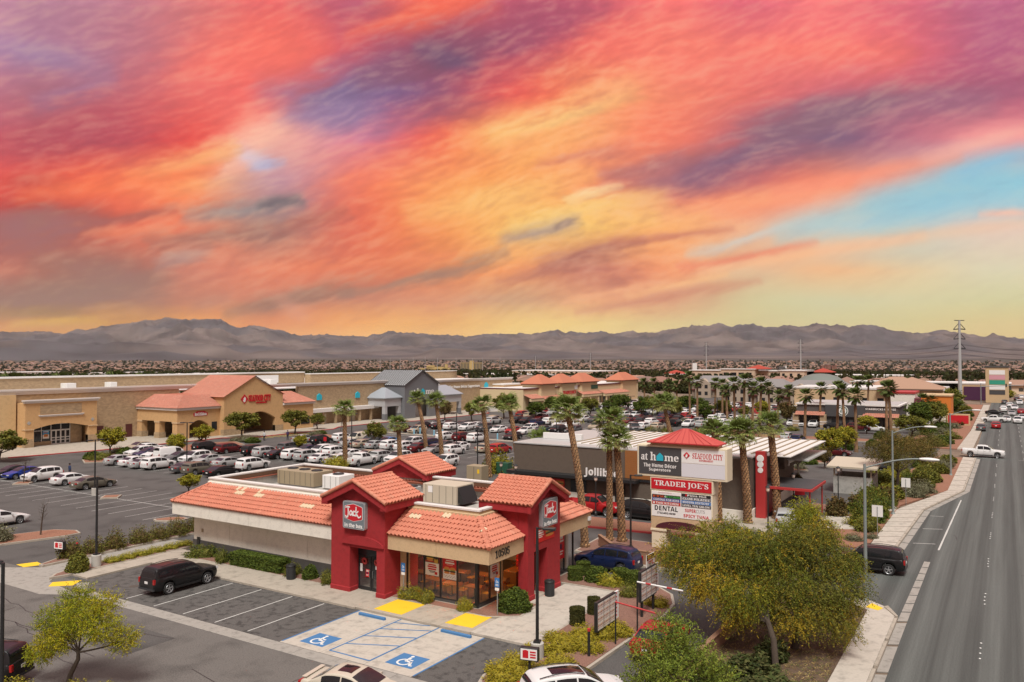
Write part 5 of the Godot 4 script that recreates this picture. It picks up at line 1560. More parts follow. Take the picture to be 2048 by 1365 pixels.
func build_sign() -> void:
	var o := thing("shopping_center_sign", "tall cream tenant sign with red hipped metal roof beside the palms", "sign", Vector3.ZERO)
	var st: Material = M.stucco_tan
	var cr := mat("sign_cream", 0.68, 0.60, 0.44, 0.7)
	var d := 59.3
	var m: MB
	for x in [[-23.92, -22.75], [-20.3, -19.1]]:
		pc("post", cr, o, x[0], x[1], 0.1, 1.66, d + 0.1, d + 1.3, 0.02)
		pc("post_cap", cr, o, x[0] - 0.08, x[1] + 0.08, 1.5, 1.66, d + 0.02, d + 1.38, 0.02)
	pc("beam", st, o, -23.95, -19.0, 1.66, 2.62, d + 0.05, d + 1.35, 0.02)
	m = MB.new()
	var arc := []
	for k in 17:
		var a := PI * k / 16.0
		arc.append([-21.5 - cos(a) * 2.05, 1.76 + sin(a) * 0.60])
	m.prism(arc, P(0, d + 0.05), Vector3.RIGHT, Vector3.UP, Vector3(0, 0, 0.03)); pt("name_arch", m, mat("maroon", 0.075, 0.012, 0.02, 0.6), o)
	m = MB.new()
	for k in 13:
		var x := -22.5 + k * 0.17
		var up := 0.10 if k % 3 == 0 else 0.05
		m.prism([[x, 2.08 - k * 0.012], [x + 0.03, 2.08 - k * 0.012], [x + 0.13, 2.08 + up - k * 0.012], [x + 0.10, 2.08 + up - k * 0.012]], P(0, d + 0.02), Vector3.RIGHT, Vector3.UP, Vector3(0, 0, 0.012))
	pt("worn_script", m, mat("gold", 0.42, 0.27, 0.08, 0.4), o)
	pc("cabinet", cr, o, -23.95, -18.98, 2.62, 4.66, d + 0.05, d + 1.35, 0.015)
	pc("cabinet", cr, o, -24.0, -18.93, 4.68, 5.72, d + 0.03, d + 1.37, 0.02)
	pc("cabinet", cr, o, -25.08, -17.85, 5.74, 8.2, d + 0.0, d + 1.4, 0.03)
	pc("roof_base", st, o, -24.0, -18.6, 8.2, 8.5, d + 0.1, d + 1.3, 0.02)
	# hipped standing seam roof
	m = MB.new(); hip(m, -24.1, -18.45, d - 0.25, d + 1.65, 8.5, 9.55, 2.6, 0.12)
	var rf := pt("roof", m, mat("roof_red", 0.50, 0.07, 0.055, 0.45), o)
	for k in 9:
		var x := -23.6 + k * 0.58
		var top := Vector3(clampf(x, -21.5, -21.05), 9.55, -(d + 0.7))
		m = MB.new(); m.tube([P(x, d - 0.25, 8.52), P(x, d - 0.25, 8.52).lerp(top, 0.98)], 0.025, 5); pt("seam", m, M.red_metal, rf)
	pc("gutter", M.red_metal, rf, -24.16, -18.39, 8.40, 8.50, d - 0.31, d + 1.71, 0.02)
	# faces
	var face := func(x0: float, x1: float, y0: float, y1: float, mm: Material, z: float) -> void:
		var q := MB.new(); q.box(x0, x1, y0, y1, z, z + 0.03); pt("panel", q, mm, o)
	var fs := font("Droid Sans", 700); var fr := font("Droid Serif", 700)
	var wh: Material = M.sign_white
	face.call(-24.92, -21.42, 5.9, 8.05, M.charcoal, d - 0.025)
	face.call(-21.40, -18.0, 6.97, 8.05, wh, d - 0.025)
	face.call(-21.40, -18.0, 5.9, 6.94, mat("sign_pale", 0.66, 0.66, 0.70, 0.5), d - 0.025)
	at_home_mark(o, P(-23.17, d - 0.025, 7.32), 0, 3.2, 0.82, wh)
	txt("The Home Décor", P(-23.17, d - 0.025, 6.62), 0, 2.7, 0.30, wh, o, fs, 0.012)
	txt("Superstore", P(-23.17, d - 0.025, 6.25), 0, 1.8, 0.30, wh, o, fs, 0.012)
	fish_mark(o, P(-20.98, d - 0.03, 7.56), 0, 0.26)
	txt("SEAFOOD CITY", P(-19.35, d - 0.025, 7.55), 0, 2.35, 0.40, M.sign_red, o, fr, 0.012)
	txt("SUPERMARKET", P(-19.45, d - 0.025, 7.22), 0, 1.1, 0.13, M.sign_red, o, fr, 0.012)
	face.call(-23.9, -19.05, 4.78, 5.62, M.sign_red, d + 0.0)
	txt("TRADER JOE'S", P(-21.47, d + 0.0, 5.20), 0, 4.35, 0.50, wh, o, fr, 0.015)
	# tenant directory
	face.call(-23.87, -19.08, 2.66, 4.60, wh, d + 0.02)
	var rows := [
		["", "Pizza Hut", M.sign_white, M.black, mat("grey_letter", 0.30, 0.28, 0.28, 0.6), wh],
		["KITCHEN", "CLUB PILATES", M.black, mat("pilates_grey", 0.14, 0.15, 0.17, 0.5), mat("kitchen_green", 0.05, 0.36, 0.07, 0.5), wh],
		["CODING FOR KIDS", "MODERN DENTISTRY", mat("coding_blue", 0.05, 0.08, 0.28, 0.5), M.sign_blue, wh, wh],
		["THAI KITCHEN", "LEVEL TEN SALON", mat("thai_red", 0.50, 0.05, 0.03, 0.5), M.charcoal, wh, wh]]
	for i in 4:
		var y := 4.36 - i * 0.26
		for s in 2:
			var x0 := -23.84 + s * 2.40
			face.call(x0, x0 + 2.33, y, y + 0.235, rows[i][2 + s], d + 0.005)
			var half: bool = i == 1 and s == 0
			if rows[i][s] != "": txt(rows[i][s], P(x0 + (1.68 if half else 1.24 if i == 0 or (i == 3 and s == 0) else 1.165), d + 0.005, y + 0.118), 0, 1.18 if half else 1.5 if i == 0 else 1.85 if i == 3 and s == 0 else 2.1, 0.155, rows[i][4 + s], o, font("Droid Sans", 700, true) if i == 0 else fs, 0.01)
	m = MB.new()
	for k in 11: m.box(-23.3 + k * 0.1, -23.3 + k * 0.1 + 0.06, 4.46, 4.55, d + 0.0, d + 0.01)
	pt("faded_word", m, mat("faded_red", 0.55, 0.34, 0.33, 0.6), o)
	for q in [[-21.05, 4.478, 0.085, M.sign_red], [-22.72, 4.218, 0.085, wh], [-23.68, 3.698, 0.08, wh]]:
		m = MB.new(); m.lathe([[0.0, 0.006], [q[2], 0.006], [q[2], 0.0]], P(q[0], d + 0.005, q[1]), 14, Vector3(0, 0, 1)); pt("round_emblem", m, q[3], o)
	txt("B'B'M", P(-23.32, d + 0.005, 4.218), 0, 0.85, 0.155, mat("orange_letter", 0.60, 0.10, 0.03, 0.5), o, fs, 0.01)
	txt("DENTAL", P(-22.67, d + 0.02, 3.30), 0, 1.9, 0.36, M.black, o, fs, 0.012)
	txt("(702)492-9399", P(-22.67, d + 0.02, 2.92), 0, 1.5, 0.17, M.black, o, fs, 0.012)
	txt("SUPER", P(-20.72, d + 0.02, 3.32), 0, 0.85, 0.25, M.sign_red, o, font("Droid Sans", 700, true), 0.012)
	txt("CUTS", P(-19.93, d + 0.02, 3.32), 0, 0.68, 0.24, mat("grey_letter", 0.30, 0.27, 0.27, 0.6), o, font("Droid Sans"), 0.012)
	txt("SPICY TUNA", P(-20.27, d + 0.02, 2.90), 0, 2.0, 0.24, M.sign_red, o, fs, 0.012)

func at_home_mark(o: Node, at: Vector3, turn: float, w: float, h: float, m: Material) -> void:
	# two words whose o is a small aqua house
	var b := Basis(Vector3.UP, turn)
	var f := font("Droid Serif", 700)
	txt("at", at + b * Vector3(-w * 0.40, -h * 0.08, 0), turn, w * 0.17, h * 0.62, m, o, f, 0.03)
	txt("h", at + b * Vector3(-w * 0.17, 0, 0), turn, w * 0.15, h * 0.80, m, o, f, 0.03)
	txt("me", at + b * Vector3(w * 0.30, -h * 0.14, 0), turn, w * 0.36, h * 0.50, m, o, f, 0.03)
	var q := MB.new()
	q.prism([[-0.085 * w, -0.40 * h], [0.085 * w, -0.40 * h], [0.085 * w, 0.05 * h], [0, 0.36 * h], [-0.085 * w, 0.05 * h]], at + b * Vector3(w * 0.005, 0, 0), b * Vector3.RIGHT, Vector3.UP, b * Vector3(0, 0, 0.05))
	pt("house_mark", q, M.aqua, o)

func fish_mark(o: Node, at: Vector3, turn: float, s: float) -> void:
	var b := Basis(Vector3.UP, turn)
	var q := MB.new()
	q.prism([[0, -s], [s, 0], [0, s], [-s, 0]], at, b * Vector3.RIGHT, Vector3.UP, b * Vector3(0, 0, 0.03)); pt("diamond", q, M.sign_red, o)
	q = MB.new()
	q.prism([[-0.15 * s, -0.72 * s], [0.2 * s, -0.5 * s], [0.34 * s, 0.0], [0.1 * s, 0.5 * s], [-0.1 * s, 0.2 * s], [-0.32 * s, 0.12 * s], [-0.2 * s, -0.1 * s], [-0.42 * s, -0.2 * s]], at + b * Vector3(0, 0, 0.03), b * Vector3.RIGHT, Vector3.UP, b * Vector3(0, 0, 0.012)); pt("fin", q, M.sign_white, o)

func build_chicken_shop() -> void:
	# the dark brown restaurant with its own drive-thru
	var o := thing("brown_restaurant", "low dark brown restaurant with white lettering and striped metal roof", "restaurant", Vector3.ZERO)
	var br: Material = M.stucco_brown
	var m: MB
	pb("wall", br, o, -46.0, -20.2, 0.95, 5.75, 74.5, 74.9)
	pb("wall", br, o, -46.0, -45.6, 0.95, 5.75, 74.9, 92.0)
	pb("wall", br, o, -45.6, -20.2, 0.95, 5.75, 91.6, 92.0)
	pb("wall", br, o, -20.6, -20.2, 0.95, 5.75, 74.9, 91.6)
	pc("wainscot", M.stucco_cream, o, -46.1, -20.1, 0.05, 1.02, 74.4, 92.1, 0.03)
	pc("coping", M.grey_metal, o, -46.08, -20.12, 5.75, 5.88, 74.42, 92.08, 0.02)
	# standing seam roof behind
	pb("roof", M.cornice, o, -40.0, -17.0, 5.86, 5.94, 76.2, 93.0)
	for k in 23:
		m = MB.new(); var x := -39.7 + k * 1.0
		m.box(x, x + 0.13, 5.94, 6.03, 76.25, 92.95); pt("roof_rib", m, M.tan_metal, o)
	pc("roof_screen", M.white_metal, o, -45.2, -40.3, 5.9, 6.55, 79.5, 80.0, 0.02)
	# dark canopy strip and timber panels
	pc("canopy", M.black_metal, o, -46.3, -31.2, 2.62, 2.95, 73.3, 74.48, 0.02)
	pb("band", M.black_metal, o, -31.2, -20.05, 2.70, 2.92, 74.36, 74.48)
	for k in 14:
		pc("timber_board", M.wood_panel, o, -32.8, -25.2, 2.97 + k * 0.2, 2.97 + k * 0.2 + 0.19, 74.40, 74.49, 0.008)
	pb("corner_bay", br, o, -23.4, -20.1, 0.95, 5.7, 73.8, 74.48)
	pc("wainscot", M.stucco_cream, o, -23.45, -20.05, 0.05, 1.0, 73.7, 74.48, 0.02)
	pb("door", M.black_metal, o, -33.9, -32.85, 0.1, 2.3, 74.36, 74.44)
	pb("window", M.window_dark, o, -39.0, -37.2, 1.05, 2.3, 74.42, 74.48)
	txt("Jollibee", P(-34.9, 73.28, 3.42), 0, 3.8, 1.0, M.sign_white, o, font("Droid Sans", 700), 0.1)
	poster(o, 5, P(-40.9, 74.38, 1.85), 0, 2.4, 0.85, "banner")
	# red entrance: fin, canopy, door wall
	var rd: Material = M.red_metal
	pc("red_fin", rd, o, -20.0, -19.1, 0.1, 6.35, 75.3, 76.0, 0.02)
	pc("entrance_wall", rd, o, -20.2, -19.6, 0.1, 2.9, 76.0, 80.5, 0.02)
	pb("door", M.window_dark, o, -19.6, -19.55, 0.12, 2.3, 77.0, 78.3)
	pc("entrance_canopy", rd, o, -20.0, -15.0, 2.92, 3.16, 75.6, 82.0, 0.02)
	pb("canopy_roof", M.charcoal, o, -19.9, -15.1, 3.16, 3.2, 75.7, 81.9)
	for q in [[-15.3, 76.0], [-15.3, 81.6]]:
		m = MB.new(); m.tube([P(q[0], q[1], 0.0), P(q[0], q[1], 2.93)], 0.07, 8); pt("canopy_post", m, rd, o)
	pc("parapet_bay", br, o, -20.2, -19.0, 3.9, 5.6, 82.5, 90.0, 0.02)
	txt("Jollibee", P(-18.98, 86.0, 4.6), PI / 2, 4.6, 1.0, M.sign_white, o, font("Droid Sans", 700), 0.1)
	# emblem on the fin: a plain white swirl disc
	m = MB.new()
	for k in 3:
		m.lathe([[0.0, 0.03], [0.32 - k * 0.04, 0.03], [0.34 - k * 0.04, 0.0]], P(-19.55, 75.3 - 0.0, 5.7 - k * 0.55), 14, Vector3(0, 0, 1))
	pt("fin_emblem", m, M.sign_white, o)
	# lower right wing of roof toward the street
	pc("eave_roof", M.grey_metal, o, -20.1, -16.9, 4.7, 4.86, 83.5, 93.0, 0.02)

func cornice(o: Node, x: float, d0: float, d1: float, y: float, h := 0.9, out := 0.35) -> void:
	# stepped moulding along an east wall
	for k in 3:
		var m := MB.new(); m.box(x - 0.4, x + out * (k + 1) / 3.0, y + h * k / 3.0, y + h * (k + 1) / 3.0, d0 - out * k / 3.0, d1 + out * k / 3.0); pt("cornice", m, M.cornice, o)

func tiled(o: Node, pts: Array, called := "tile_roof") -> void:
	# a distant tiled slope: real corrugated courses, one mesh. pts: eave left, eave right, top right, top left
	var m := MB.new()
	var rows := int((pts[3] - pts[0]).length() / 0.42) + 1
	var n: Vector3 = (pts[1] - pts[0]).cross(pts[3] - pts[0]).normalized()
	for r in rows:
		var a: Vector3 = pts[0].lerp(pts[3], float(r) / rows); var b: Vector3 = pts[1].lerp(pts[2], float(r) / rows)
		var c: Vector3 = pts[0].lerp(pts[3], (r + 1.0) / rows); var d: Vector3 = pts[1].lerp(pts[2], (r + 1.0) / rows)
		var cnt := int(maxf(2, (b - a).length() / 0.34))
		for k in cnt:
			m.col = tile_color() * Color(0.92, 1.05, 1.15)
			var p := a.lerp(b, float(k) / cnt); var q := a.lerp(b, (k + 1.0) / cnt); var p2 := c.lerp(d, float(k) / cnt); var q2 := c.lerp(d, (k + 1.0) / cnt)
			var mid := (p + q) / 2 + n * 0.09; var mid2 := (p2 + q2) / 2 + n * 0.05
			m.quad(p + n * 0.04, mid, mid2, p2); m.quad(mid, q + n * 0.04, q2, mid2)
			m.tri(p, q, mid)
	pt(called, m, M.clay_tile, o)

func arch_wall(o: Node, x: float, d0: float, d1: float, y0: float, y1: float, a0: float, a1: float, spring: float, rise: float, th: float, m: Material, called := "wall") -> void:
	# an east wall with a segmental arched opening
	var pts := [[d0, y0], [a0, y0], [a0, spring]]
	for k in 13:
		var u := k / 12.0
		pts.append([lerpf(a0, a1, u), spring + rise * sin(PI * u)])
	pts.append_array([[a1, spring], [a1, y0], [d1, y0], [d1, y1], [d0, y1]])
	var q := MB.new(); q.prism(pts, Vector3(x, 0, 0), Vector3(0, 0, -1), Vector3.UP, Vector3(-th, 0, 0)); pt(called, q, m, o)

func build_stores() -> void:
	rng.seed = 41
	var blk: Material = M.block_tan; var org: Material = M.stucco_orange
	var m: MB
	# ---- empty store at the near end
	var o := thing("vacant_store", "tan block store with blank sign panel and white framed glass entrance", "store", Vector3.ZERO)
	pb("wall", blk, o, -142.3, -142.0, 0, 8.9, 35, 101.0)
	pb("wall", blk, o, -200, -142.3, 0, 8.6, 35, 36)
	pb("roof", M.white_metal, o, -200, -142.3, 8.5, 8.7, 36, 116)
	cornice(o, -142.0, 35, 112, 8.9, 0.9)
	pb("upper_wall", blk, o, -160, -158, 8.7, 11.3, 20, 150)
	pb("upper_coping", M.white_metal, o, -160.2, -157.8, 11.3, 11.6, 20, 150)
	pb("wall", M.stucco_yellow, o, -142.0, -141.4, 0, 8.9, 35, 69.6)
	arch_wall(o, -139.0, 69.9, 82.2, 0, 7.5, 71.3, 80.6, 3.1, 0.75, 0.8, org)
	for s in [[69.9, 70.7], [81.4, 82.2]]:
		pb("wall", org, o, -142.0, -139.8, 0, 7.5, s[0], s[1])
	pb("roof", org, o, -142.0, -139.8, 7.3, 7.5, 70.7, 81.4)
	for s in [[69.8, 71.3], [80.6, 82.3]]:
		pb("pier_base", blk, o, -139.85, -138.9, 0, 1.5, s[0], s[1])
		pb("pier_band", M.stucco_tan, o, -139.85, -138.85, 3.0, 3.2, s[0], s[1])
	cornice(o, -139.0, 69.7, 82.4, 7.5, 0.55)
	pb("sign_panel", blk, o, -139.0, -138.94, 5.6, 7.2, 72.3, 79.4)
	cornice(o, -139.0, 72.2, 79.6, 5.1, 0.35, 0.25)
	for s in [70.5, 81.4]:
		m = MB.new(); m.prism([[0, -0.35], [0.35, 0], [0, 0.35], [-0.35, 0]], Vector3(-139.0, 4.2, -s), Vector3(0, 0, -1), Vector3.UP, Vector3(0.05, 0, 0)); pt("diamond_tile", m, M.stucco_grey, o)
	pb("shop_window", M.window_dark, o, -141.3, -141.2, 0.12, 3.8, 71.3, 80.6)
	pb("sill_wall", blk, o, -141.2, -141.0, 0.12, 0.75, 71.3, 75.3)
	pb("wall", blk, o, -141.2, -141.0, 0.12, 3.9, 78.6, 80.6)
	for k in [71.4, 72.3, 73.6, 75.2, 76.9, 78.5]:
		pb("mullion", M.white_metal, o, -141.2, -141.08, 0.12, 3.8, k, k + 0.1)
	for k in [2.55, 3.6]:
		pb("rail", M.white_metal, o, -141.2, -141.1, k, k + 0.1, 71.4, 78.6)
	for k in 4:
		var dd := 75.3 + k * 0.82
		var dr := Node3D.new(); dr.name = "door"; o.add_child(dr, true)
		m = MB.new()
		for e in [0.0, 0.70]: m.box(-141.16, -141.06, 0.14, 2.55, dd + e, dd + e + 0.1)
		for y in [0.14, 0.75, 1.2, 2.42]: m.box(-141.155, -141.065, y, y + 0.13, dd + 0.1, dd + 0.7)
		pt("frame", m, M.white_metal, dr)
	poster(o, 3, Vector3(-141.1, 1.9, -74.4), PI / 2, 1.1, 1.4)
	for k in [83.9, 89.6]:
		pb("door", mat("oxblood", 0.085, 0.02, 0.018, 0.6), o, -142.0, -141.93, 0.12, 2.6, k, k + 1.3)
	# ---- market with its arcade
	o = thing("market", "orange stucco market with tall tiled gable, arch and red letters", "store", Vector3.ZERO)
	arch_wall(o, -128.5, 101.3, 116.0, 0, 7.6, 106.0, 114.0, 2.9, 1.45, 0.8, org)
	for s in [[101.3, 102.1], [115.2, 116.0]]:
		pb("wall", org, o, -142.0, -129.3, 0, 7.6, s[0], s[1])
	m = MB.new(); m.prism([[101.3, 7.6], [116.0, 7.6], [108.65, 11.4]], Vector3(-128.5, 0, 0), Vector3(0, 0, -1), Vector3.UP, Vector3(-13.5, 0, 0)); pt("gable", m, org, o)
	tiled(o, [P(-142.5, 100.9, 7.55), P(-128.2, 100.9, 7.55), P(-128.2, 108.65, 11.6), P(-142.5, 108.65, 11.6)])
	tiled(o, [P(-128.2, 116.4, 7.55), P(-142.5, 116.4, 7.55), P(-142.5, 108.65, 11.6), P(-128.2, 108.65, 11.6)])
	for s in [[101.2, 106.0], [114.0, 116.1]]:
		pb("pier_base", blk, o, -129.35, -128.42, 0, 1.3, s[0], s[1])
	pb("inner_wall", blk, o, -137.0, -136.6, 0, 6.0, 102.1, 115.2)
	fish_mark(o, Vector3(-128.45, 7.0, -106.1), PI / 2, 0.95)
	txt("SEAFOOD CITY", Vector3(-128.5, 7.1, -109.9), PI / 2, 5.6, 1.25, M.sign_red, o, font("Droid Serif", 700), 0.15)
	txt("SUPERMARKET", Vector3(-128.5, 6.15, -110.4), PI / 2, 2.8, 0.32, M.sign_red, o, font("Droid Sans", 700), 0.1)
	# arcade to the south: two piered faces under a hipped tile roof
	for s in [[-142.0, -140.6], [-136.5, -135.1], [-131.2, -129.8]]:
		pb("pier", org, o, s[0], s[1], 0, 3.3, 92.0, 93.2)
		pb("pier_base", blk, o, s[0] - 0.1, s[1] + 0.1, 0, 1.2, 91.9, 93.3)
		pb("pier_band", M.stucco_tan, o, s[0] - 0.1, s[1] + 0.1, 3.0, 3.3, 91.9, 93.3)
	pb("beam", org, o, -142.0, -129.8, 3.3, 5.4, 92.0, 93.2)
	arch_wall(o, -129.8, 93.2, 101.3, 0, 5.4, 94.6, 98.8, 2.5, 0.9, 0.8, org)
	pb("window", M.window_dark, o, -129.85, -129.75, 1.3, 2.9, 99.5, 100.7)
	pb("inner_wall", blk, o, -141.9, -138.5, 0, 5.2, 99.5, 100.0)
	pb("cornice", M.cornice, o, -142.2, -129.5, 5.4, 5.85, 91.7, 101.3)
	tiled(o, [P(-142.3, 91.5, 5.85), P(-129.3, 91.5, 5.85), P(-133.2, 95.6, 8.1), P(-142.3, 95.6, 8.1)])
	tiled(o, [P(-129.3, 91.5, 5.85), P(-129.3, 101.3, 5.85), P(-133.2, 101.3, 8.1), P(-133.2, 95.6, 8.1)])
	pb("roof_core", M.clay_deck, o, -142.2, -133.3, 5.85, 8.05, 95.7, 101.3)
	txt("Red Ribbon", Vector3(-129.8, 4.55, -97.0), PI / 2, 2.6, 0.62, M.sign_white, o, font("Droid Serif", 700, true), 0.1)
	m = MB.new(); m.prism([[-1.5, -0.35], [1.5, -0.35], [1.6, 0.2], [0.8, 0.6], [-0.8, 0.6], [-1.6, 0.2]], Vector3(-129.82, 4.5, -97.0), Vector3(0, 0, -1), Vector3.UP, Vector3(0.05, 0, 0)); pt("sign_board", m, M.sign_red, o)
	# wing to the north
	pb("wall", org, o, -142.0, -128.5, 0, 5.3, 116.02, 124.6)
	pb("cornice", M.cornice, o, -142.0, -128.2, 5.3, 5.75, 116.02, 124.9)
	tiled(o, [P(-128.0, 116.0, 5.75), P(-128.0, 125.1, 5.75), P(-132.0, 121.5, 8.0), P(-132.0, 116.0, 8.0)])
	pb("roof_core", M.clay_deck, o, -133.4, -132.1, 5.75, 7.9, 116.1, 121.4)
	pb("window", M.window_dark, o, -128.48, -128.42, 1.0, 2.7, 121.0, 123.5)
	# ---- long store and grey gabled entrance
	o = thing("home_store", "long tan block store with grey gabled metal entrance", "store", Vector3.ZERO)
	pb("wall", M.stucco_tan if false else blk, o, -134.0, -133.0, 0, 8.9, 124.6, 214.0)
	cornice(o, -133.0, 116.5, 154.0, 8.9, 0.7)
	cornice(o, -133.0, 171.0, 214.0, 8.5, 0.7)
	pb("roof", M.white_metal, o, -200, -134.0, 8.4, 8.6, 116.1, 214.0)
	pb("upper_wall", blk, o, -158, -156, 8.6, 10.9, 150.1, 216)
	pb("upper_coping", M.white_metal, o, -158.2, -155.8, 10.9, 11.1, 150.1, 216)
	pb("white_panel", M.white_metal, o, -155.9, -155.6, 9.0, 10.9, 128.0, 139.0)
	pb("canopy", M.cornice, o, -133.0, -131.2, 2.9, 3.7, 125.0, 149.0)
	for k in 6:
		pb("canopy_post", blk, o, -132.0, -131.5, 0, 2.9, 126.5 + k * 4.0, 127.0 + k * 4.0)
	for k in [131.5, 141.0]:
		pb("door", M.beige_metal, o, -133.0, -132.95, 0.1, 2.4, k, k + 1.5)
	for k in [[130.7, 6.3], [143.3, 6.3]]:
		m = MB.new(); m.prism([[-0.7, -0.7], [0.7, -0.7], [0.7, 0.35], [0, 0.8], [-0.7, 0.35]], Vector3(-133.0, k[1], -k[0]), Vector3(0, 0, -1), Vector3.UP, Vector3(0.25, 0, 0)); pt("house_mark", m, M.aqua, o)
	var gm := mat("grey_store", 0.15, 0.155, 0.165, 0.7); var gl := mat("pale_grey_store", 0.40, 0.41, 0.42, 0.7)
	arch_wall(o, -126.5, 153.3, 167.0, 0, 8.6, 157.5, 163.0, 4.6, 0.01, 0.9, gm)
	m = MB.new(); m.prism([[153.3, 8.6], [167.0, 8.6], [160.15, 11.9]], Vector3(-126.5, 0, 0), Vector3(0, 0, -1), Vector3.UP, Vector3(-0.9, 0, 0)); pt("gable", m, gm, o)
	for s in [[153.3, 154.2], [166.1, 167.0]]:
		pb("wall", gm, o, -138.0, -127.4, 0, 8.6, s[0], s[1])
	pb("shop_window", M.window_dark, o, -133.2, -132.9, 0, 5.0, 154.2, 166.1)
	for s in [0, 1]:
		var e := 153.0 if s == 0 else 167.3
		m = MB.new()
		var a := P(-126.2, e, 8.45); var b := P(-139.0, e, 8.45); var c := P(-139.0, 160.15, 12.05); var f := P(-126.2, 160.15, 12.05)
		if s == 0: m.quad(b, a, f, c)
		else: m.quad(a, b, c, f)
		pt("metal_roof", m, gl, o)
		for k in 22:
			m = MB.new()
			var p := a.lerp(b, k / 21.0); var q := f.lerp(c, k / 21.0)
			m.obox((p + q) / 2 + Vector3(0, 0.08, 0), (q - p) / 2, Vector3(0.06, 0, 0), Vector3(0, 0.07, 0)); pt("seam", m, M.charcoal, o)
	m = MB.new(); m.prism([[160.0, 0], [172.0, 0], [172.0, 7.9], [166.0, 10.7], [160.0, 7.9]], Vector3(-129.6, 0, 0), Vector3(0, 0, -1), Vector3.UP, Vector3(-9.0, 0, 0)); pt("rear_gable", m, M.white_metal, o)
	for w in [[147.2, 153.2, -127.6], [167.1, 177.5, -126.6]]:
		pb("porch", gl, o, -133.0, w[2], 3.4, 5.5, w[0], w[1])
		for q in [[w[2], w[0]], [w[2], w[1] - 0.9]]:
			pb("porch_pier", gl, o, q[0] - 1.0, q[0] - 0.04, 0, 3.4, q[1] + 0.04, q[1] + 0.86)
			pb("pier_base", gm, o, q[0] - 1.05, q[0], 0, 1.6, q[1], q[1] + 0.9)
		m = MB.new(); hip(m, -134.0, w[2] + 0.4, w[0] - 0.4, w[1] + 0.4, 5.5, 7.9, 2.8); pt("metal_roof", m, mat("seam_roof", 0.30, 0.33, 0.36, 0.45), o)
	at_home_mark(o, Vector3(-126.48, 6.75, -160.4), PI / 2, 9.6, 2.0, M.sign_white)
	txt("The Home Décor Superstore", Vector3(-132.98, 6.9, -188.0), PI / 2, 15.5, 1.1, M.sign_white, o, font("Droid Sans", 700), 0.12)
	m = MB.new(); m.prism([[-0.9, -0.85], [0.9, -0.85], [0.9, 0.45], [0, 1.1], [-0.9, 0.45]], Vector3(-133.0, 6.9, -199.2), Vector3(0, 0, -1), Vector3.UP, Vector3(0.25, 0, 0)); pt("house_mark", m, M.aqua, o)
	pb("end_bay", org, o, -133.0, -129.0, 0, 7.0, 203.0, 214.0)
	pb("cornice", M.cornice, o, -133.2, -128.8, 7.0, 7.4, 202.8, 214.2)
	pb("white_screen", M.white_metal, o, -123.8, -123.5, 0.12, 1.6, 178.0, 202.0)
	for k in [[-133.0, 115.0, 12], [-140.0, 128.0, 4], [-139.0, 112.0, 4], [-150, 95, 3], [-150, 86, 4]]:
		m = MB.new(); m.bbox(k[0] - 9, k[0] - 6, 8.6, 9.9 + 0.3, k[1], k[1] + k[2] * 0.5, 0.05)
		single("rooftop_unit", m, M.white_metal, "pale boxy rooftop unit behind the parapet of the big stores", "air conditioner", "rooftop units of the big stores")
	# ---- strip of shops with hipped towers
	o = thing("shop_strip", "cream strip of shops with terracotta hipped towers", "store", Vector3.ZERO)
	var cr := mat("strip_cream", 0.58, 0.47, 0.29, 0.95)
	var mr := mat("strip_maroon", 0.11, 0.03, 0.025, 0.8)
	pb("wall", cr, o, -140, -118.0, 0, 6.0, 196, 280)
	pb("band", mr, o, -140, -117.8, 6.0, 6.4, 196, 280.2)
	pb("roof", M.white_metal, o, -139.5, -118.3, 6.4, 6.45, 196.3, 279.8)
	for t in [[203.0, 215.0, 7.6], [216.0, 229.0, 7.6], [229.6, 244.5, 7.6], [262, 278, 7.4]]:
		pb("tower", cr if t[0] < 250 else M.stucco_tan, o, -123.5, -117.0, 0, t[2], t[0] + 1.7, t[1] - 1.7)
		pb("band", mr, o, -123.8, -116.6, t[2] - 0.4, t[2], t[0] + 1.3, t[1] - 1.3)
		m = MB.new(); m.col = Color(0.46, 0.16, 0.09); hip(m, -124.0, -116.2, t[0] + 0.9, t[1] - 0.9, t[2], t[2] + 2.7); pt("tower_roof", m, M.clay_tile, o)
	for t in [[196, 203.5, 4.6], [203.5, 215, 4.2], [229, 243, 4.6], [245, 266, 4.3]]:
		tiled(o, [P(-115.2, t[0], t[2] - 1.1), P(-115.2, t[1], t[2] - 1.1), P(-117.9, t[1], t[2]), P(-117.9, t[0], t[2])])
		pb("canopy_beam", cr, o, -115.9, -115.3, t[2] - 1.9, t[2] - 1.12, t[0], t[1])
	for k in 14:
		pb("shop_window", M.window_dark, o, -118.0, -117.92, 0.2, 2.6, 199 + k * 5.6, 202.4 + k * 5.6)
	for k in 12:
		pb("canopy_post", cr, o, -115.9, -115.4, 0, 2.5, 197 + k * 6.2, 197.6 + k * 6.2)
	txt("TRADER JOE'S", Vector3(-116.98, 4.3, -222.6), PI / 2, 8.6, 1.3, M.sign_red, o, font("Droid Serif", 700), 0.12)
	pb("small_sign", M.sign_white, o, -117.0, -116.9, 5.3, 6.4, 226, 228)
	pb("small_sign", M.green_metal, o, -117.0, -116.9, 5.0, 6.3, 238, 243)

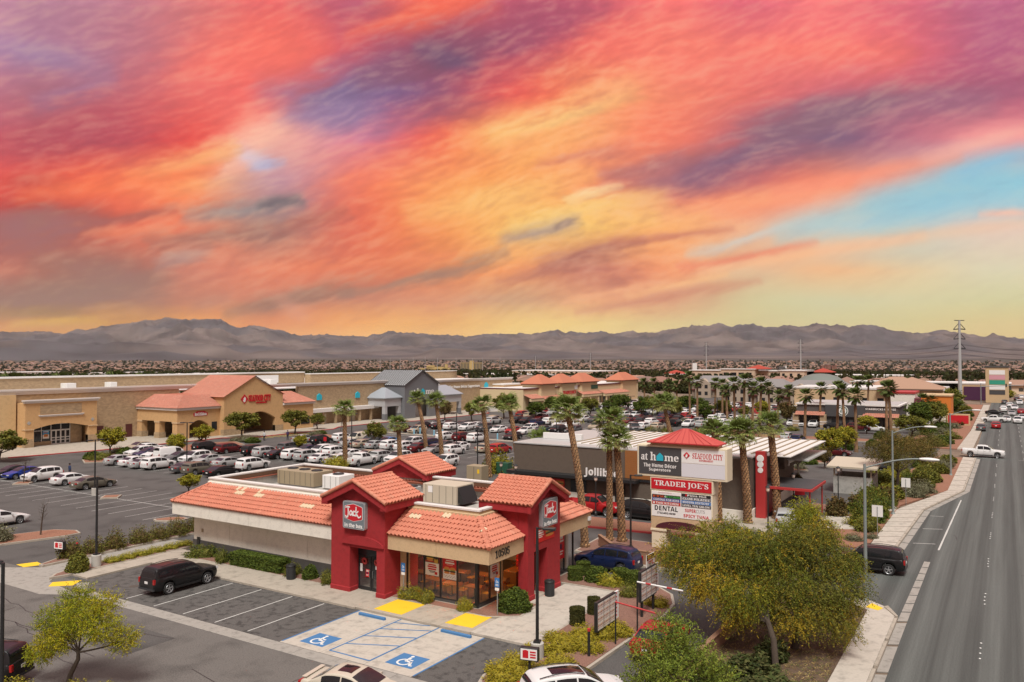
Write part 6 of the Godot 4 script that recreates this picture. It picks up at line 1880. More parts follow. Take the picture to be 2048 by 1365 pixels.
func pylon(label: String, group: String, at: Vector3, h: float, r: float, arms: bool) -> Node3D:
	var o := thing("power_pole", label, "power pole", at, 0, group)
	var m := MB.new(); m.tube([Vector3(0, -0.5, 0), Vector3(0, h, 0)], [r, r * 0.45], 10); pt("pole", m, mat("galvanised", 0.42, 0.43, 0.43, 0.5, 0.2), o)
	if arms:
		for k in 3:
			m = MB.new()
			var y := h - h * (0.09 + k * 0.103)
			var w := h * 0.062
			for s in [-1.0, 1.0]:
				m.tube([Vector3(0, y, 0), Vector3(s * w * 0.85, y - w * 0.1, -s * w * 0.5)], 0.10 + r * 0.1, 6)
				m.tube([Vector3(0, y + w * 1.05, 0), Vector3(s * w * 0.85, y - w * 0.05, -s * w * 0.5)], 0.06 + r * 0.06, 5)
			pt("crossarm", m, M.dark_metal, o)
		m = MB.new(); m.tube([Vector3(-h * 0.045, h, h * 0.026), Vector3(h * 0.045, h, -h * 0.026)], 0.12, 6); pt("crossarm", m, M.dark_metal, o)
	return o

func street_lamp(label: String, at: Vector3, h: float, reach: float) -> void:
	var o := thing("street_lamp", label, "street lamp", at)
	var gal := mat("lamp_grey", 0.26, 0.30, 0.29, 0.5, 0.3)
	var m := MB.new(); m.tube([Vector3.ZERO, Vector3(0, h, 0)], [0.12, 0.08], 12); pt("pole", m, gal, o)
	m = MB.new(); m.lathe([[0.0, 0.0], [0.22, 0.0], [0.22, 0.05], [0.14, 0.3], [0.12, 0.3]], Vector3.ZERO, 12); pt("base", m, gal, o)
	m = MB.new()
	var path := []
	for k in 9:
		var u := k / 8.0
		path.append(Vector3(reach * u, h - 0.25 + 0.75 * sin(u * PI / 2), 0))
	m.tube(path, 0.045, 8); pt("arm", m, gal, o)
	m = MB.new()
	var rows := []
	for k in 9:
		var u := k / 8.0
		var line := PackedVector3Array()
		var rr := 0.04 + 0.16 * pow(sin(PI * clampf(u * 0.86 + 0.1, 0, 1)), 0.7)
		for j in 12:
			var a := TAU * j / 12
			line.append(Vector3(reach - 0.15 + u * 1.05, h + 0.5 + rr * 0.55 * sin(a), rr * cos(a)))
		rows.append(line)
	m.grid(rows, true); pt("lamp_head", m, M.white_metal, o)

func lot_lamp(label: String, at: Vector3, h: float, turn: float, heads: int, base_h := 0.75, group := "") -> void:
	var o := thing("lot_lamp", label, "lamp post", at, turn, group)
	var m := MB.new()
	if base_h > 0:
		m.lathe([[0.0, 0.0], [0.33, 0.0], [0.33, base_h - 0.03], [0.30, base_h], [0.0, base_h]], Vector3.ZERO, 18); pt("base", m, M.concrete_base, o)
	m = MB.new(); m.obox(Vector3(0, base_h + 0.05, 0), Vector3(0.17, 0, 0), Vector3(0, 0.05, 0), Vector3(0, 0, 0.17)); pt("foot_plate", m, M.black_metal, o)
	m = MB.new(); m.tube([Vector3(0, base_h, 0), Vector3(0, h, 0)], [0.085, 0.07], 10); pt("pole", m, M.black_metal, o)
	for k in heads:
		var s := -1.0 if k else 1.0
		m = MB.new()
		m.obox(Vector3(s * 0.18, h - 0.06, 0), Vector3(0.16, 0, 0), Vector3(0, 0.03, 0), Vector3(0, 0, 0.035)); pt("arm", m, M.black_metal, o)
		pc("lamp_head", M.black_metal, o, s * 0.62 - 0.32, s * 0.62 + 0.32, h - 0.10, h + 0.02, -0.18, 0.18, 0.03)

func acorn_lamp(label: String, at: Vector3, h: float) -> void:
	var o := thing("post_lamp", label, "lamp post", at, 0, "black post lamps round the brown restaurant")
	var m := MB.new(); m.lathe([[0.0, 0.0], [0.16, 0.0], [0.14, 0.3], [0.06, 0.45], [0.05, h]], Vector3.ZERO, 10); pt("post", m, M.black_metal, o)
	m = MB.new(); m.lathe([[0.05, h], [0.15, h + 0.12], [0.17, h + 0.28], [0.10, h + 0.42]], Vector3.ZERO, 12); pt("globe", m, mat("globe", 0.75, 0.62, 0.52, 0.35), o)
	m = MB.new(); m.lathe([[0.24, h + 0.40], [0.14, h + 0.50], [0.0, h + 0.58]], Vector3.ZERO, 12); pt("cap", m, M.black_metal, o)

func litter() -> void:
	# fallen leaves and dry tufts under the mesquites
	var lb := LB.new()
	for k in 5:
		var a := TAU * k / 5
		lb.leaf(Vector3(cos(a) * 0.05, 0.01, sin(a) * 0.05), Vector3(cos(a) * 0.09, 0.015, sin(a) * 0.09), Vector3(-sin(a), 0.3, cos(a)) * 0.018, Color.WHITE)
	var xf := []; var cs := []
	for i in 5200:
		var p := P(rng.randf_range(-12.7, -7.2), rng.randf_range(24.0, 52.0), 0.112)
		xf.append(Transform3D(Basis(Vector3.UP, rng.randf() * TAU) * Basis.from_scale(Vector3.ONE * rng.randf_range(0.5, 1.5)), p))
		cs.append([Color(0.26, 0.18, 0.07), Color(0.18, 0.11, 0.05), Color(0.32, 0.24, 0.10), Color(0.12, 0.13, 0.04)][rng.randi() % 4])
	multi("leaf_litter", lb.done(leafmat("leaf")), xf, cs, "dry fallen leaves scattered under the mesquites by the pavement", "litter")

func build_street() -> void:
	rng.seed = 51
	var m := MB.new(); m.slab([[-4.95, -40], [60, -40], [60, 330], [-4.3, 330], [-4.3, 103], [-5.6, 96], [-7.3, 90], [-7.4, 69], [-10.3, 68], [-10.3, 53], [-6, 51.5], [-4.95, 50.8]], -0.045, 0.002)
	structure("road", m, M.asphalt_road)
	# verge behind the pavement
	m = MB.new(); m.slab([[-12.6, -20], [-7.15, -20], [-7.15, 51.5], [-9.5, 53.2], [-12.9, 53.8]], -0.05, 0.11); structure("verge", m, M.soil)
	litter()
	m = MB.new(); m.slab([[-15.5, 68.5], [-9.5, 68.0], [-9.3, 90], [-5.7, 103], [-5.6, 138], [-9.0, 138], [-12.0, 110], [-13.6, 92], [-12.2, 84], [-14.4, 78]], -0.05, 0.10); structure("verge", m, M.gravel_orange)
	m = MB.new(); m.slab([[-15.0, 151], [-7.0, 151], [-6.4, 190], [-6.4, 300], [-14.0, 300]], -0.05, 0.10); structure("verge", m, M.gravel_orange)
	# pavement slabs along the street
	paved("pavement", -7.15, -5.62, 16.0, 51.0, 1, 24, M.concrete_pale, 0.14)
	var strip := func(called: String, a: Array, b: Array, n: int, y: float, mm: Material) -> void:
		# slabs between two edge lines given as [x, d] points
		var o := Node3D.new(); o.name = numbered(called); add_child(o); o.set_meta("kind", "structure")
		for i in a.size() - 1:
			for k in n:
				var u := float(k) / n; var w := (k + 1.0) / n - 0.012
				var q := MB.new()
				q.slab([[lerpf(a[i][0], a[i + 1][0], u), lerpf(a[i][1], a[i + 1][1], u)], [lerpf(b[i][0], b[i + 1][0], u), lerpf(b[i][1], b[i + 1][1], u)], [lerpf(b[i][0], b[i + 1][0], w), lerpf(b[i][1], b[i + 1][1], w)], [lerpf(a[i][0], a[i + 1][0], w), lerpf(a[i][1], a[i + 1][1], w)]], -0.04, y)
				structure("paving_slab", q, mm, "", o)
	strip.call("pavement", [[-9.4, 68.4], [-9.3, 87.0], [-5.75, 102.5], [-5.65, 139.0]], [[-7.7, 69.0], [-7.2, 88.5], [-4.35, 103.5], [-4.1, 138.5]], 8, 0.14, M.concrete_pale)
	strip.call("pavement", [[-7.0, 151.0], [-6.3, 190.0], [-6.3, 300.0]], [[-4.8, 152.5], [-4.5, 190.0], [-4.5, 300.0]], 14, 0.14, M.concrete_pale)
	# kerb and gutter
	strip.call("kerb", [[-5.61, 16.0], [-5.61, 51.0], [-6.4, 52.6]], [[-5.45, 16.0], [-5.45, 51.0], [-6.2, 52.9]], 8, 0.15, M.concrete)
	strip.call("gutter", [[-5.44, 16.0], [-5.44, 50.5], [-5.3, 66.5]], [[-4.97, 16.0], [-4.95, 50.8], [-4.9, 66.5]], 8, 0.012, M.concrete_worn)
	strip.call("kerb", [[-7.68, 69.0], [-7.18, 88.5], [-4.33, 103.5], [-4.08, 138.5]], [[-7.5, 69.0], [-7.0, 88.5], [-4.15, 103.5], [-3.9, 138.5]], 6, 0.15, M.concrete)
	strip.call("gutter", [[-7.48, 69.0], [-6.98, 88.5], [-4.13, 103.5], [-3.88, 138.5]], [[-6.95, 69.0], [-6.45, 88.5], [-3.65, 103.5], [-3.4, 138.5]], 6, 0.012, M.concrete_worn)
	m = MB.new(); m.slab([[-9.4, 53.1], [-7.2, 51.1], [-5.65, 51.1], [-6.2, 52.6], [-7.6, 53.9]], -0.04, 0.10); structure("ramp", m, M.concrete_pale)
	m = MB.new(); m.slab([[-7.3, 52.0], [-6.6, 51.7], [-6.4, 52.3], [-7.1, 53.0]], 0.05, 0.115); single("tactile_pad", m, M.yellow_paint, "yellow tactile pad at the street corner by the driveway", "tactile pad").set_meta("kind", "structure")
	# driveway and side paths
	m = MB.new(); m.slab([[-13.4, 74.0], [-11.4, 75.0], [-10.8, 79.0], [-12.4, 81.0], [-15.2, 79.5]], 0.0, 0.125); structure("side_path", m, M.concrete_pale)
	m = MB.new(); m.slab([[-12.2, 85.0], [-9.4, 86.0], [-9.4, 88.2], [-12.8, 92.5]], 0.0, 0.125); structure("side_path", m, M.concrete_pale)
	# painted lines: edge line, bus bay marks, raised lane dots
	m = MB.new()
	stripe(m, P(-4.65, 70.8), P(-4.2, 97.0), 0.13, 0.008)
	for k in [[-6.6, 72.4, -5.0, 73.0], [-6.4, 79.0, -4.9, 79.6], [-6.3, 85.8, -5.2, 86.0], [-3.9, 139.5, -1.5, 139.6], [1.4, 139.5, 3.0, 139.6]]: stripe(m, P(k[0], k[1]), P(k[2], k[3]), 0.10, 0.008)
	single("street_lines", m, M.line_paint, "worn white edge line and marks along the street", "road marking").set_meta("kind", "structure")
	var dot := MB.new(); dot.lathe([[0.0, 0.02], [0.035, 0.018], [0.055, 0.0]], Vector3.ZERO, 8)
	var dm := dot.done(M.white_paint)
	var xf := []
	for lane in [-1.28, 2.15, 5.6, 9.0]:
		var d := 36.0
		while d < 300.0:
			for k in 4: xf.append(Transform3D(Basis(), P(lane + rng.randf_range(-0.02, 0.02), d + k * 0.85, 0.003)))
			d += 10.4
	multi("lane_dots", dm, xf, [], "rows of small white raised lane dots along the street", "lane dots")
	# power pole with its wires
	var pl := pylon("tall galvanised power pole with three crossarms beside the street", "", P(-10.6, 247.0), 25.4, 0.62, true)
	var w := MB.new()
	for k in 3:
		var y := 25.4 - 25.4 * (0.09 + k * 0.103) - 0.3
		for s in [-1.0, 1.0]:
			var a := P(-10.6 + s * 1.3, 247.0 + s * 0.75, y)
			for far in [P(-120.0 + s * 1.8, 570.0, y + 3.0 - k * 0.4), P(70.0 + s * 1.8, 330.0, y)]:
				var path := []
				for i in 9:
					var u := i / 8.0
					path.append(a.lerp(far, u) - Vector3(0, 14.0 * u * (1 - u), 0))
				w.tube(path, 0.055, 4, false)
	pt("wire", w, M.black, pl)
	pylon("second tall power pole with crossarms beyond the palms", "", P(-120.0, 570.0, -2.5), 31.0, 0.62, true)
	# street lamps
	street_lamp("tall grey street lamp rising through the mesquite beside the driveway", P(-7.5, 53.4, 0.0), 8.5, 3.2)
	street_lamp("tall grey street lamp beside the back of a small white sign", P(-9.35, 84.3, 0.0), 8.1, 2.9)
	street_lamp("tall grey street lamp beyond the brown shade tree", P(-6.15, 116.4, 0.0), 8.0, 2.6)
	lot_lamp("slim black lamp post in a round concrete base by the plaza planter", P(-19.9, 34.4, 0.12), 6.5, 0.3, 1, 0.82)
	lot_lamp("slim black lamp post with concrete base beside the drive-thru exit lane", P(-55.5, 32.9, 0.12), 6.4, 0.2, 0, 0.85)
	lot_lamp("slim black double headed lamp post among the parked sedans", P(-85.3, 50.3), 6.1, PI / 2, 2, 0.8)
	lot_lamp("slim black lamp post standing behind the feathery yellow tree", P(-35.6, 17.1), 6.5, PI, 1, 0.0)
	lot_lamp("slim black lamp post behind the block wall and blue SUV", P(-25.4, 58.7, 0.1), 5.7, 0.4, 1, 0.0)
	for k in [[373, 935, 815], [913, 905, 870], [955, 955, 895], [1113, 915, 838], [703, 905, 845], [1207, 880, 825], [1262, 845, 780], [1435, 850, 790]]:
		var p := gp(k[0], k[1])
		lot_lamp("slim black lamp post between the rows of the wide parking lot", p, 6.2, 0.5, 2, 0.6, "lamp posts of the wide parking lot")
	for k in [[-33.4, 68.9], [-46.5, 72.6], [-44.2, 71.9], [-17.8, 80.8], [-14.9, 88.0], [-17.9, 71.4]]:
		acorn_lamp("short black post lamp with pale globe beside the brown restaurant", P(k[0], k[1], 0.0), 3.3)
	# signs along the verge: backs of small boards
	for k in [[-9.3, 73.0, "plain white board on a post beside the street lamp and hedge"], [-8.9, 91.2, "plain white board on a post by the bus bay bend"]]:
		var o := thing("sign_board", k[2], "sign", P(k[0], k[1]))
		m = MB.new(); m.tube([Vector3.ZERO, Vector3(0, 2.6, 0)], 0.03, 6); pt("post", m, M.steel, o)
		pb("board", M.white_metal, o, -0.42, 0.42, 1.75, 2.7, 0.03, 0.06)
	# traffic signal arm far up the street
	var o := thing("signal_arm", "traffic signal mast arm reaching over the far lanes", "traffic signal", P(-7.0, 300.0))
	m = MB.new(); m.tube([Vector3.ZERO, Vector3(0, 7.0, 0)], 0.15, 8); pt("pole", m, M.steel, o)
	m = MB.new(); m.tube([Vector3(0, 6.0, 0), Vector3(18, 7.0, 0)], [0.13, 0.07], 8); pt("arm", m, M.steel, o)
	for k in [7.0, 12.0, 17.0]:
		pc("signal_head", M.black_metal, o, k - 0.2, k + 0.2, 5.9, 7.0, -0.2, 0.2, 0.02)
	# bus shelter like trash enclosure with a sloped roof
	o = thing("trash_enclosure", "roofed grey block enclosure with sloping cream roof near the hedges", "enclosure", Vector3.ZERO)
	for q in [[-16.6, -12.6, 95.0, 95.2], [-16.6, -12.6, 99.4, 99.6], [-12.8, -12.6, 95.2, 99.4], [-16.6, -16.4, 95.2, 99.4]]:
		pb("wall", M.stucco_grey, o, q[0], q[1], 0.0, 1.9, q[2], q[3])
	for q in [[-16.5, 95.1], [-12.7, 95.1], [-16.5, 99.5], [-12.7, 99.5]]:
		pb("roof_post", M.beige_metal, o, q[0] - 0.08, q[0] + 0.08, 1.9, 2.9, q[1] - 0.08, q[1] + 0.08)
	m = MB.new(); m.prism([[94.4, 2.85], [100.3, 3.3], [100.3, 3.5], [94.4, 3.05]], Vector3(-17.2, 0, 0), Vector3(0, 0, -1), Vector3.UP, Vector3(5.2, 0, 0)); pt("roof", m, M.beige_metal, o)
	m = MB.new(); m.bbox(-15.8, -13.6, 0.02, 1.3, 96.0, 98.6, 0.05); single("dumpster", m, M.green_metal, "dark green dumpster inside the roofed block enclosure", "dumpster")

func build_mid_buildings() -> void:
	rng.seed = 61
	var m: MB
	# coffee shop block
	var o := thing("coffee_shop", "low charcoal coffee shop with tiled awnings and round emblem", "cafe", Vector3.ZERO)
	var D := 184.0
	var k := 184.0 / 166.0
	var X := func(x: float) -> float: return x * k
	pb("wall", M.stucco_dark, o, -39.6, -19.2, 0, 4.9, D, D + 16)
	pb("parapet", M.cornice, o, -39.9, -18.9, 4.9, 5.2, D - 0.3, D + 16.3)
	pb("roof", M.grey_metal, o, -39.3, -19.5, 5.2, 5.3, D + 0.6, D + 15.5)
	for b in [[-33.6, -25.6]]:
		pb("sign_wall", M.charcoal, o, b[0], b[1], 2.5, 5.0, D - 0.5, D)
	for b in [[-39.8, -33.6], [-26.0, -19.0]]:
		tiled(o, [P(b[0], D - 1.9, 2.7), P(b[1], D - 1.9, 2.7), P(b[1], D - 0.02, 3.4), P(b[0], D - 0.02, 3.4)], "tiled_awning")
	for x in [-39.6, -33.9, -26.2, -19.6]:
		pb("pier", M.block_tan, o, x - 0.6, x + 0.6, 0, 2.9, D - 1.6, D - 0.4)
		for y in [0.7, 1.2]:
			pb("pier_band", M.cornice, o, x - 0.65, x + 0.65, y, y + 0.2, D - 1.65, D - 0.35)
	for x in [-38.3, -36.5, -32.4, -30.3, -28.1, -24.4, -22.2]:
		pb("shop_window", M.window_dark, o, x, x + 1.5, 0.2, 2.4, D - 0.06, D - 0.01)
	for e in [[1.15, M.sign_white, 0.52], [1.0, M.green_metal, 0.55], [0.80, M.sign_white, 0.57]]:
		m = MB.new(); m.lathe([[0.0, 0.02], [e[0], 0.02], [e[0], 0.0]], P(-30.05, D - e[2], 3.75), 24, Vector3(0, 0, 1)); pt("emblem_disc", m, e[1], o)
	m = MB.new()
	for s in [-1, 1]:
		for j in 3: m.prism([[s * (0.16 + j * 0.14), -0.5 + j * 0.1], [s * (0.24 + j * 0.14), -0.5 + j * 0.1], [s * (0.22 + j * 0.12), 0.45 - j * 0.18], [s * (0.15 + j * 0.12), 0.45 - j * 0.18]], P(-30.05, D - 0.60, 3.75), Vector3.RIGHT, Vector3.UP, Vector3(0, 0, 0.02))
	m.prism([[-0.25, 0.42], [0.25, 0.42], [0.3, 0.62], [0.0, 0.78], [-0.3, 0.62]], P(-30.05, D - 0.60, 3.75), Vector3.RIGHT, Vector3.UP, Vector3(0, 0, 0.02))
	pt("emblem_figure", m, M.green_metal, o)
	txt("STARBUCKS COFFEE", P(-22.6, D - 0.02, 4.3), 0, 5.9, 0.42, M.sign_white, o, font("Droid Sans", 700), 0.08)
	# orange restaurant and white one beyond
	o = thing("orange_building", "bright orange stucco restaurant with magenta panel behind the cafe", "building", Vector3.ZERO)
	pb("wall", mat("bright_orange", 0.62, 0.19, 0.03, 0.9), o, -17.2, -11.0, 0, 6.2, 212, 222)
	pb("parapet", M.stucco_tan, o, -17.4, -10.8, 6.2, 6.5, 211.8, 222.2)
	pb("panel", mat("magenta", 0.16, 0.012, 0.05, 0.7), o, -18.6, -17.2, 0, 5.6, 211.0, 216)
	pb("wing", M.stucco_cream, o, -24.5, -18.6, 0, 6.6, 213, 224)
	pb("wing_parapet", M.red_metal, o, -24.7, -18.5, 6.6, 7.0, 212.8, 224.2)
	# long cream shops behind the cafe
	o = plain_block("shop_building", "long cream shop building with clay hipped tower behind the cafe", -52, -14, 238, 262, 0, 7.0, M.stucco_tan, M.cornice)
	m = MB.new(); hip(m, -30, -14, 236, 252, 7.0, 10.0); pt("tower_roof", m, mat("pale_clay", 0.36, 0.22, 0.15, 0.9), o)
	windows_grid(o, -50, -16, 2.0, 1, 3, 238, 9, 1.6, 2.2)
	# dark two storey apartments with gables
	var ap := [[-80, -60, 262], [-58, -40, 252], [-104, -86, 300]]
	for a in ap:
		o = thing("apartment_building", "two storey taupe apartment block with grey roofs and balconies behind palms", "apartments", Vector3.ZERO, 0, "taupe apartment blocks")
		pb("wall", mat("taupe", 0.24, 0.185, 0.14, 0.95), o, a[0], a[1], 0, 6.0, a[2], a[2] + 14)
		m = MB.new(); hip(m, a[0] - 0.8, a[1] + 0.8, a[2] - 0.8, a[2] + 14.8, 6.0, 8.4, 3.0); pt("roof", m, mat("slate_roof", 0.22, 0.205, 0.20, 0.9), o)
		for g in 2:
			var gx: float = lerpf(a[0], a[1], 0.27 + 0.46 * g)
			m = MB.new(); m.prism([[gx - 3, 0], [gx + 3, 0], [gx + 3, 5.4], [gx, 7.4], [gx - 3, 5.4]], P(0, a[2] - 1.2), Vector3.RIGHT, Vector3.UP, Vector3(0, 0, -3.0)); pt("gable_bay", m, mat("taupe_pale", 0.38, 0.31, 0.24, 0.95), o)
			windows_grid(o, gx - 2.5, gx + 2.5, 1.0, 2, 2.6, a[2] - 1.2, 2, 1.2, 1.4)
		windows_grid(o, a[0] + 0.5, a[1] - 0.5, 1.0, 2, 2.7, a[2], 6, 1.2, 1.4)
		pb("balcony_band", mat("deep_red", 0.12, 0.02, 0.015, 0.9), o, a[0], a[1], 2.9, 3.2, a[2] - 0.5, a[2])
	# hospital: pale pink stepped blocks with red roof caps
	o = thing("hospital", "large pale pink hospital with tall dark windows and red roof caps", "hospital", Vector3.ZERO)
	var pk := mat("pale_pink", 0.56, 0.42, 0.30, 0.95)
	var y0 := -1.5
	for b in [[-158, -92, 452, 470, 9.5], [-137, -118, 444, 452, 10.5], [-106, -92, 446, 470, 9.8], [-176, -158, 456, 470, 7.0], [-215, -176, 440, 456, 5.2]]:
		pb("wing", pk, o, b[0], b[1], y0 - 1, y0 + b[4], b[2], b[3])
		pb("parapet", M.cornice, o, b[0] - 0.4, b[1] + 0.4, y0 + b[4], y0 + b[4] + 0.5, b[2] - 0.4, b[3] + 0.4)
	for b in [[-124, -112, 446, 10.5], [-176, -164, 456, 7.2], [-94, -82, 470, 8.6]]:
		m = MB.new(); hip(m, b[0], b[1], b[2], b[2] + 12, y0 + b[3] + 0.4, y0 + b[3] + 2.6); pt("roof_cap", m, mat("cap_red", 0.36, 0.05, 0.03, 0.9), o)
	windows_grid(o, -157, -138, y0 + 2.0, 1, 4, 452, 6, 1.4, 6.0)
	windows_grid(o, -136, -119, y0 + 2.0, 2, 4, 444, 4, 3.0, 2.8)
	windows_grid(o, -105, -93, y0 + 2.0, 1, 4, 446, 3, 1.4, 6.5)
	windows_grid(o, -213, -178, y0 + 2.0, 1, 4, 440, 8, 2.4, 1.6)
	# medical office: long low cream with window bands
	o = plain_block("medical_office", "long cream office with window bands behind the carports", -88, -44, 478, 500, -2.0, 8.0, M.stucco_cream, M.cornice)
	windows_grid(o, -86, -66, 3.0, 1, 3.5, 478, 9, 1.8, 1.3)
	windows_grid(o, -58, -46, 3.0, 1, 3.5, 478, 5, 1.8, 1.3)
	windows_grid(o, -65, -59, 0.0, 1, 3.5, 478, 1, 4.4, 4.6)
	o = plain_block("office_building", "low wide cream office with flat roof beyond the palms", -300, -230, 420, 440, -1.0, 6.5, M.stucco_cream, M.cornice)
	windows_grid(o, -298, -232, 1.5, 1, 3, 420, 12, 2.6, 1.8)
	o = plain_block("office_building", "low cream office with red cap beyond the shopping strip", -292, -225, 470, 500, -1.5, 8.5, pk, M.cornice)
	windows_grid(o, -290, -228, 2.0, 1, 3, 470, 10, 2.2, 2.2)
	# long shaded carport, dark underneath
	o = thing("carport", "long pale roofed carport with cars in its shade", "carport", Vector3.ZERO)
	pb("roof", M.white_metal, o, -62, 2, 4.2, 4.7, 398, 416)
	for i in 12:
		pb("post", M.dark_metal, o, -61 + i * 5.6, -60.6 + i * 5.6, -1.5, 4.2, 398.5, 399)
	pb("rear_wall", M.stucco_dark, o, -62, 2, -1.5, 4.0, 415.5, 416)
	o = plain_block("shop_building", "tan roofed long shop with purple frontage past the power pole", -14, -2, 330, 352, -0.2, 6.5, M.stucco_tan, M.cornice)
	pb("frontage", mat("purple", 0.06, 0.012, 0.05, 0.8), o, -13, -3, 0.2, 5.0, 329.6, 330)
	m = MB.new(); hip(m, -40, -22, 286, 300, 6.0, 9.0); pt("clay_roof", m, mat("pale_clay", 0.36, 0.22, 0.15, 0.9), plain_block("shop_building", "square tan shop with clay hipped roof before the power pole", -39, -23, 287, 299, 0, 6.0, M.stucco_tan, M.cornice))
	# second tenant sign further up
	o = thing("shopping_center_sign", "tan pillar sign with stacked coloured panels beyond the power pole", "sign", P(-2.6, 318.0), 0)
	pc("frame", M.stucco_tan, o, -3.4, 3.4, 0, 12.0, -0.8, 0.8, 0.05)
	pb("cap", M.stucco_dark, o, -3.6, 3.6, 12.0, 12.6, -1, 1)
	var cols := [M.sign_white, mat("panel_pink", 0.6, 0.3, 0.35, 0.6), mat("panel_green", 0.03, 0.30, 0.2, 0.6), M.sign_white, M.charcoal]
	for i in 5:
		pb("panel", cols[i], o, -2.3, 2.3, 9.6 - i * 1.7, 11.1 - i * 1.7, -0.86, -0.8)
	# domed roof and white tank
	o = thing("domed_hall", "low building with grey-green dome behind the apartments", "building", P(-62, 330))
	m = MB.new(); m.lathe([[9.5, 0], [9.5, 4.5], [8.5, 6.6], [6.0, 8.2], [3.0, 9.0], [0, 9.2]], Vector3.ZERO, 24); pt("dome", m, mat("dome_grey", 0.16, 0.18, 0.16, 0.7), o)
	o = thing("white_tower", "slim white box tower beyond the palms", "tower", at_px(1389, 760, 520.0), YAW)
	pb("shaft", M.white_metal, o, -1.4, 1.4, -1, 14.5, -1.4, 1.4)
	# monument wall sign by the street
	o = thing("monument_sign", "low tan and red roadside sign among the hedges", "sign", P(-11.5, 205.0))
	pc("wall", M.stucco_cream, o, -5.0, -0.2, 0, 2.4, -0.4, 0.4, 0.03)
	pc("wall", M.stucco_tan, o, 0.0, 4.6, 0, 2.6, -0.4, 0.4, 0.03)
	pb("panel", M.sign_red, o, 0.3, 4.3, 0.5, 2.3, -0.45, -0.4)

func rv() -> Vector3: return Vector3(rng.randfn(), rng.randfn(), rng.randfn()).normalized()

func frond_mesh(kind: int) -> ArrayMesh:
	var key := "frond%d" % kind
	if shapes.has(key): return shapes[key]
	# fan leaf along -z: stalk, then folded fingers with drooping tips
	var lb := LB.new()
	var g: Color = [Color(0.14, 0.185, 0.045), Color(0.20, 0.235, 0.065), Color(0.28, 0.27, 0.10), Color(0.28, 0.20, 0.10)][kind]
	var stalk := 0.75
	for s in [-1.0, 1.0]:
		lb.leaf(Vector3(0, 0, 0), Vector3(0, 0.02, -stalk * 1.02), Vector3(0.028 * s, 0.012, 0), Color(0.16, 0.17, 0.06))
	var n := 17
	for k in n:
		var a := lerpf(-1.45, 1.45, k / float(n - 1))
		var dir := Vector3(sin(a), 0.0, -cos(a))
		var l := (0.95 - 0.18 * absf(a)) * rng.randf_range(0.9, 1.1)
		var root := Vector3(0, 0.02, -stalk)
		var side := Vector3(cos(a), 0.35 if k % 2 else -0.35, sin(a)).normalized() * 0.058
		var c := g * rng.randf_range(0.75, 1.25)
		lb.leaf(root, dir * l * 0.66 + Vector3(0, 0.10 * cos(a), 0), side, c)
		# the tip droops
		var tip := root + dir * l * 0.56 + Vector3(0, 0.085 * cos(a), 0)
		lb.leaf(tip, (dir * 0.36 + Vector3(0, -0.22 - 0.12 * rng.randf(), 0)) * l, side * 0.55, c * 1.12)
	shapes[key] = lb.done(leafmat("leaf"))
	return shapes[key]

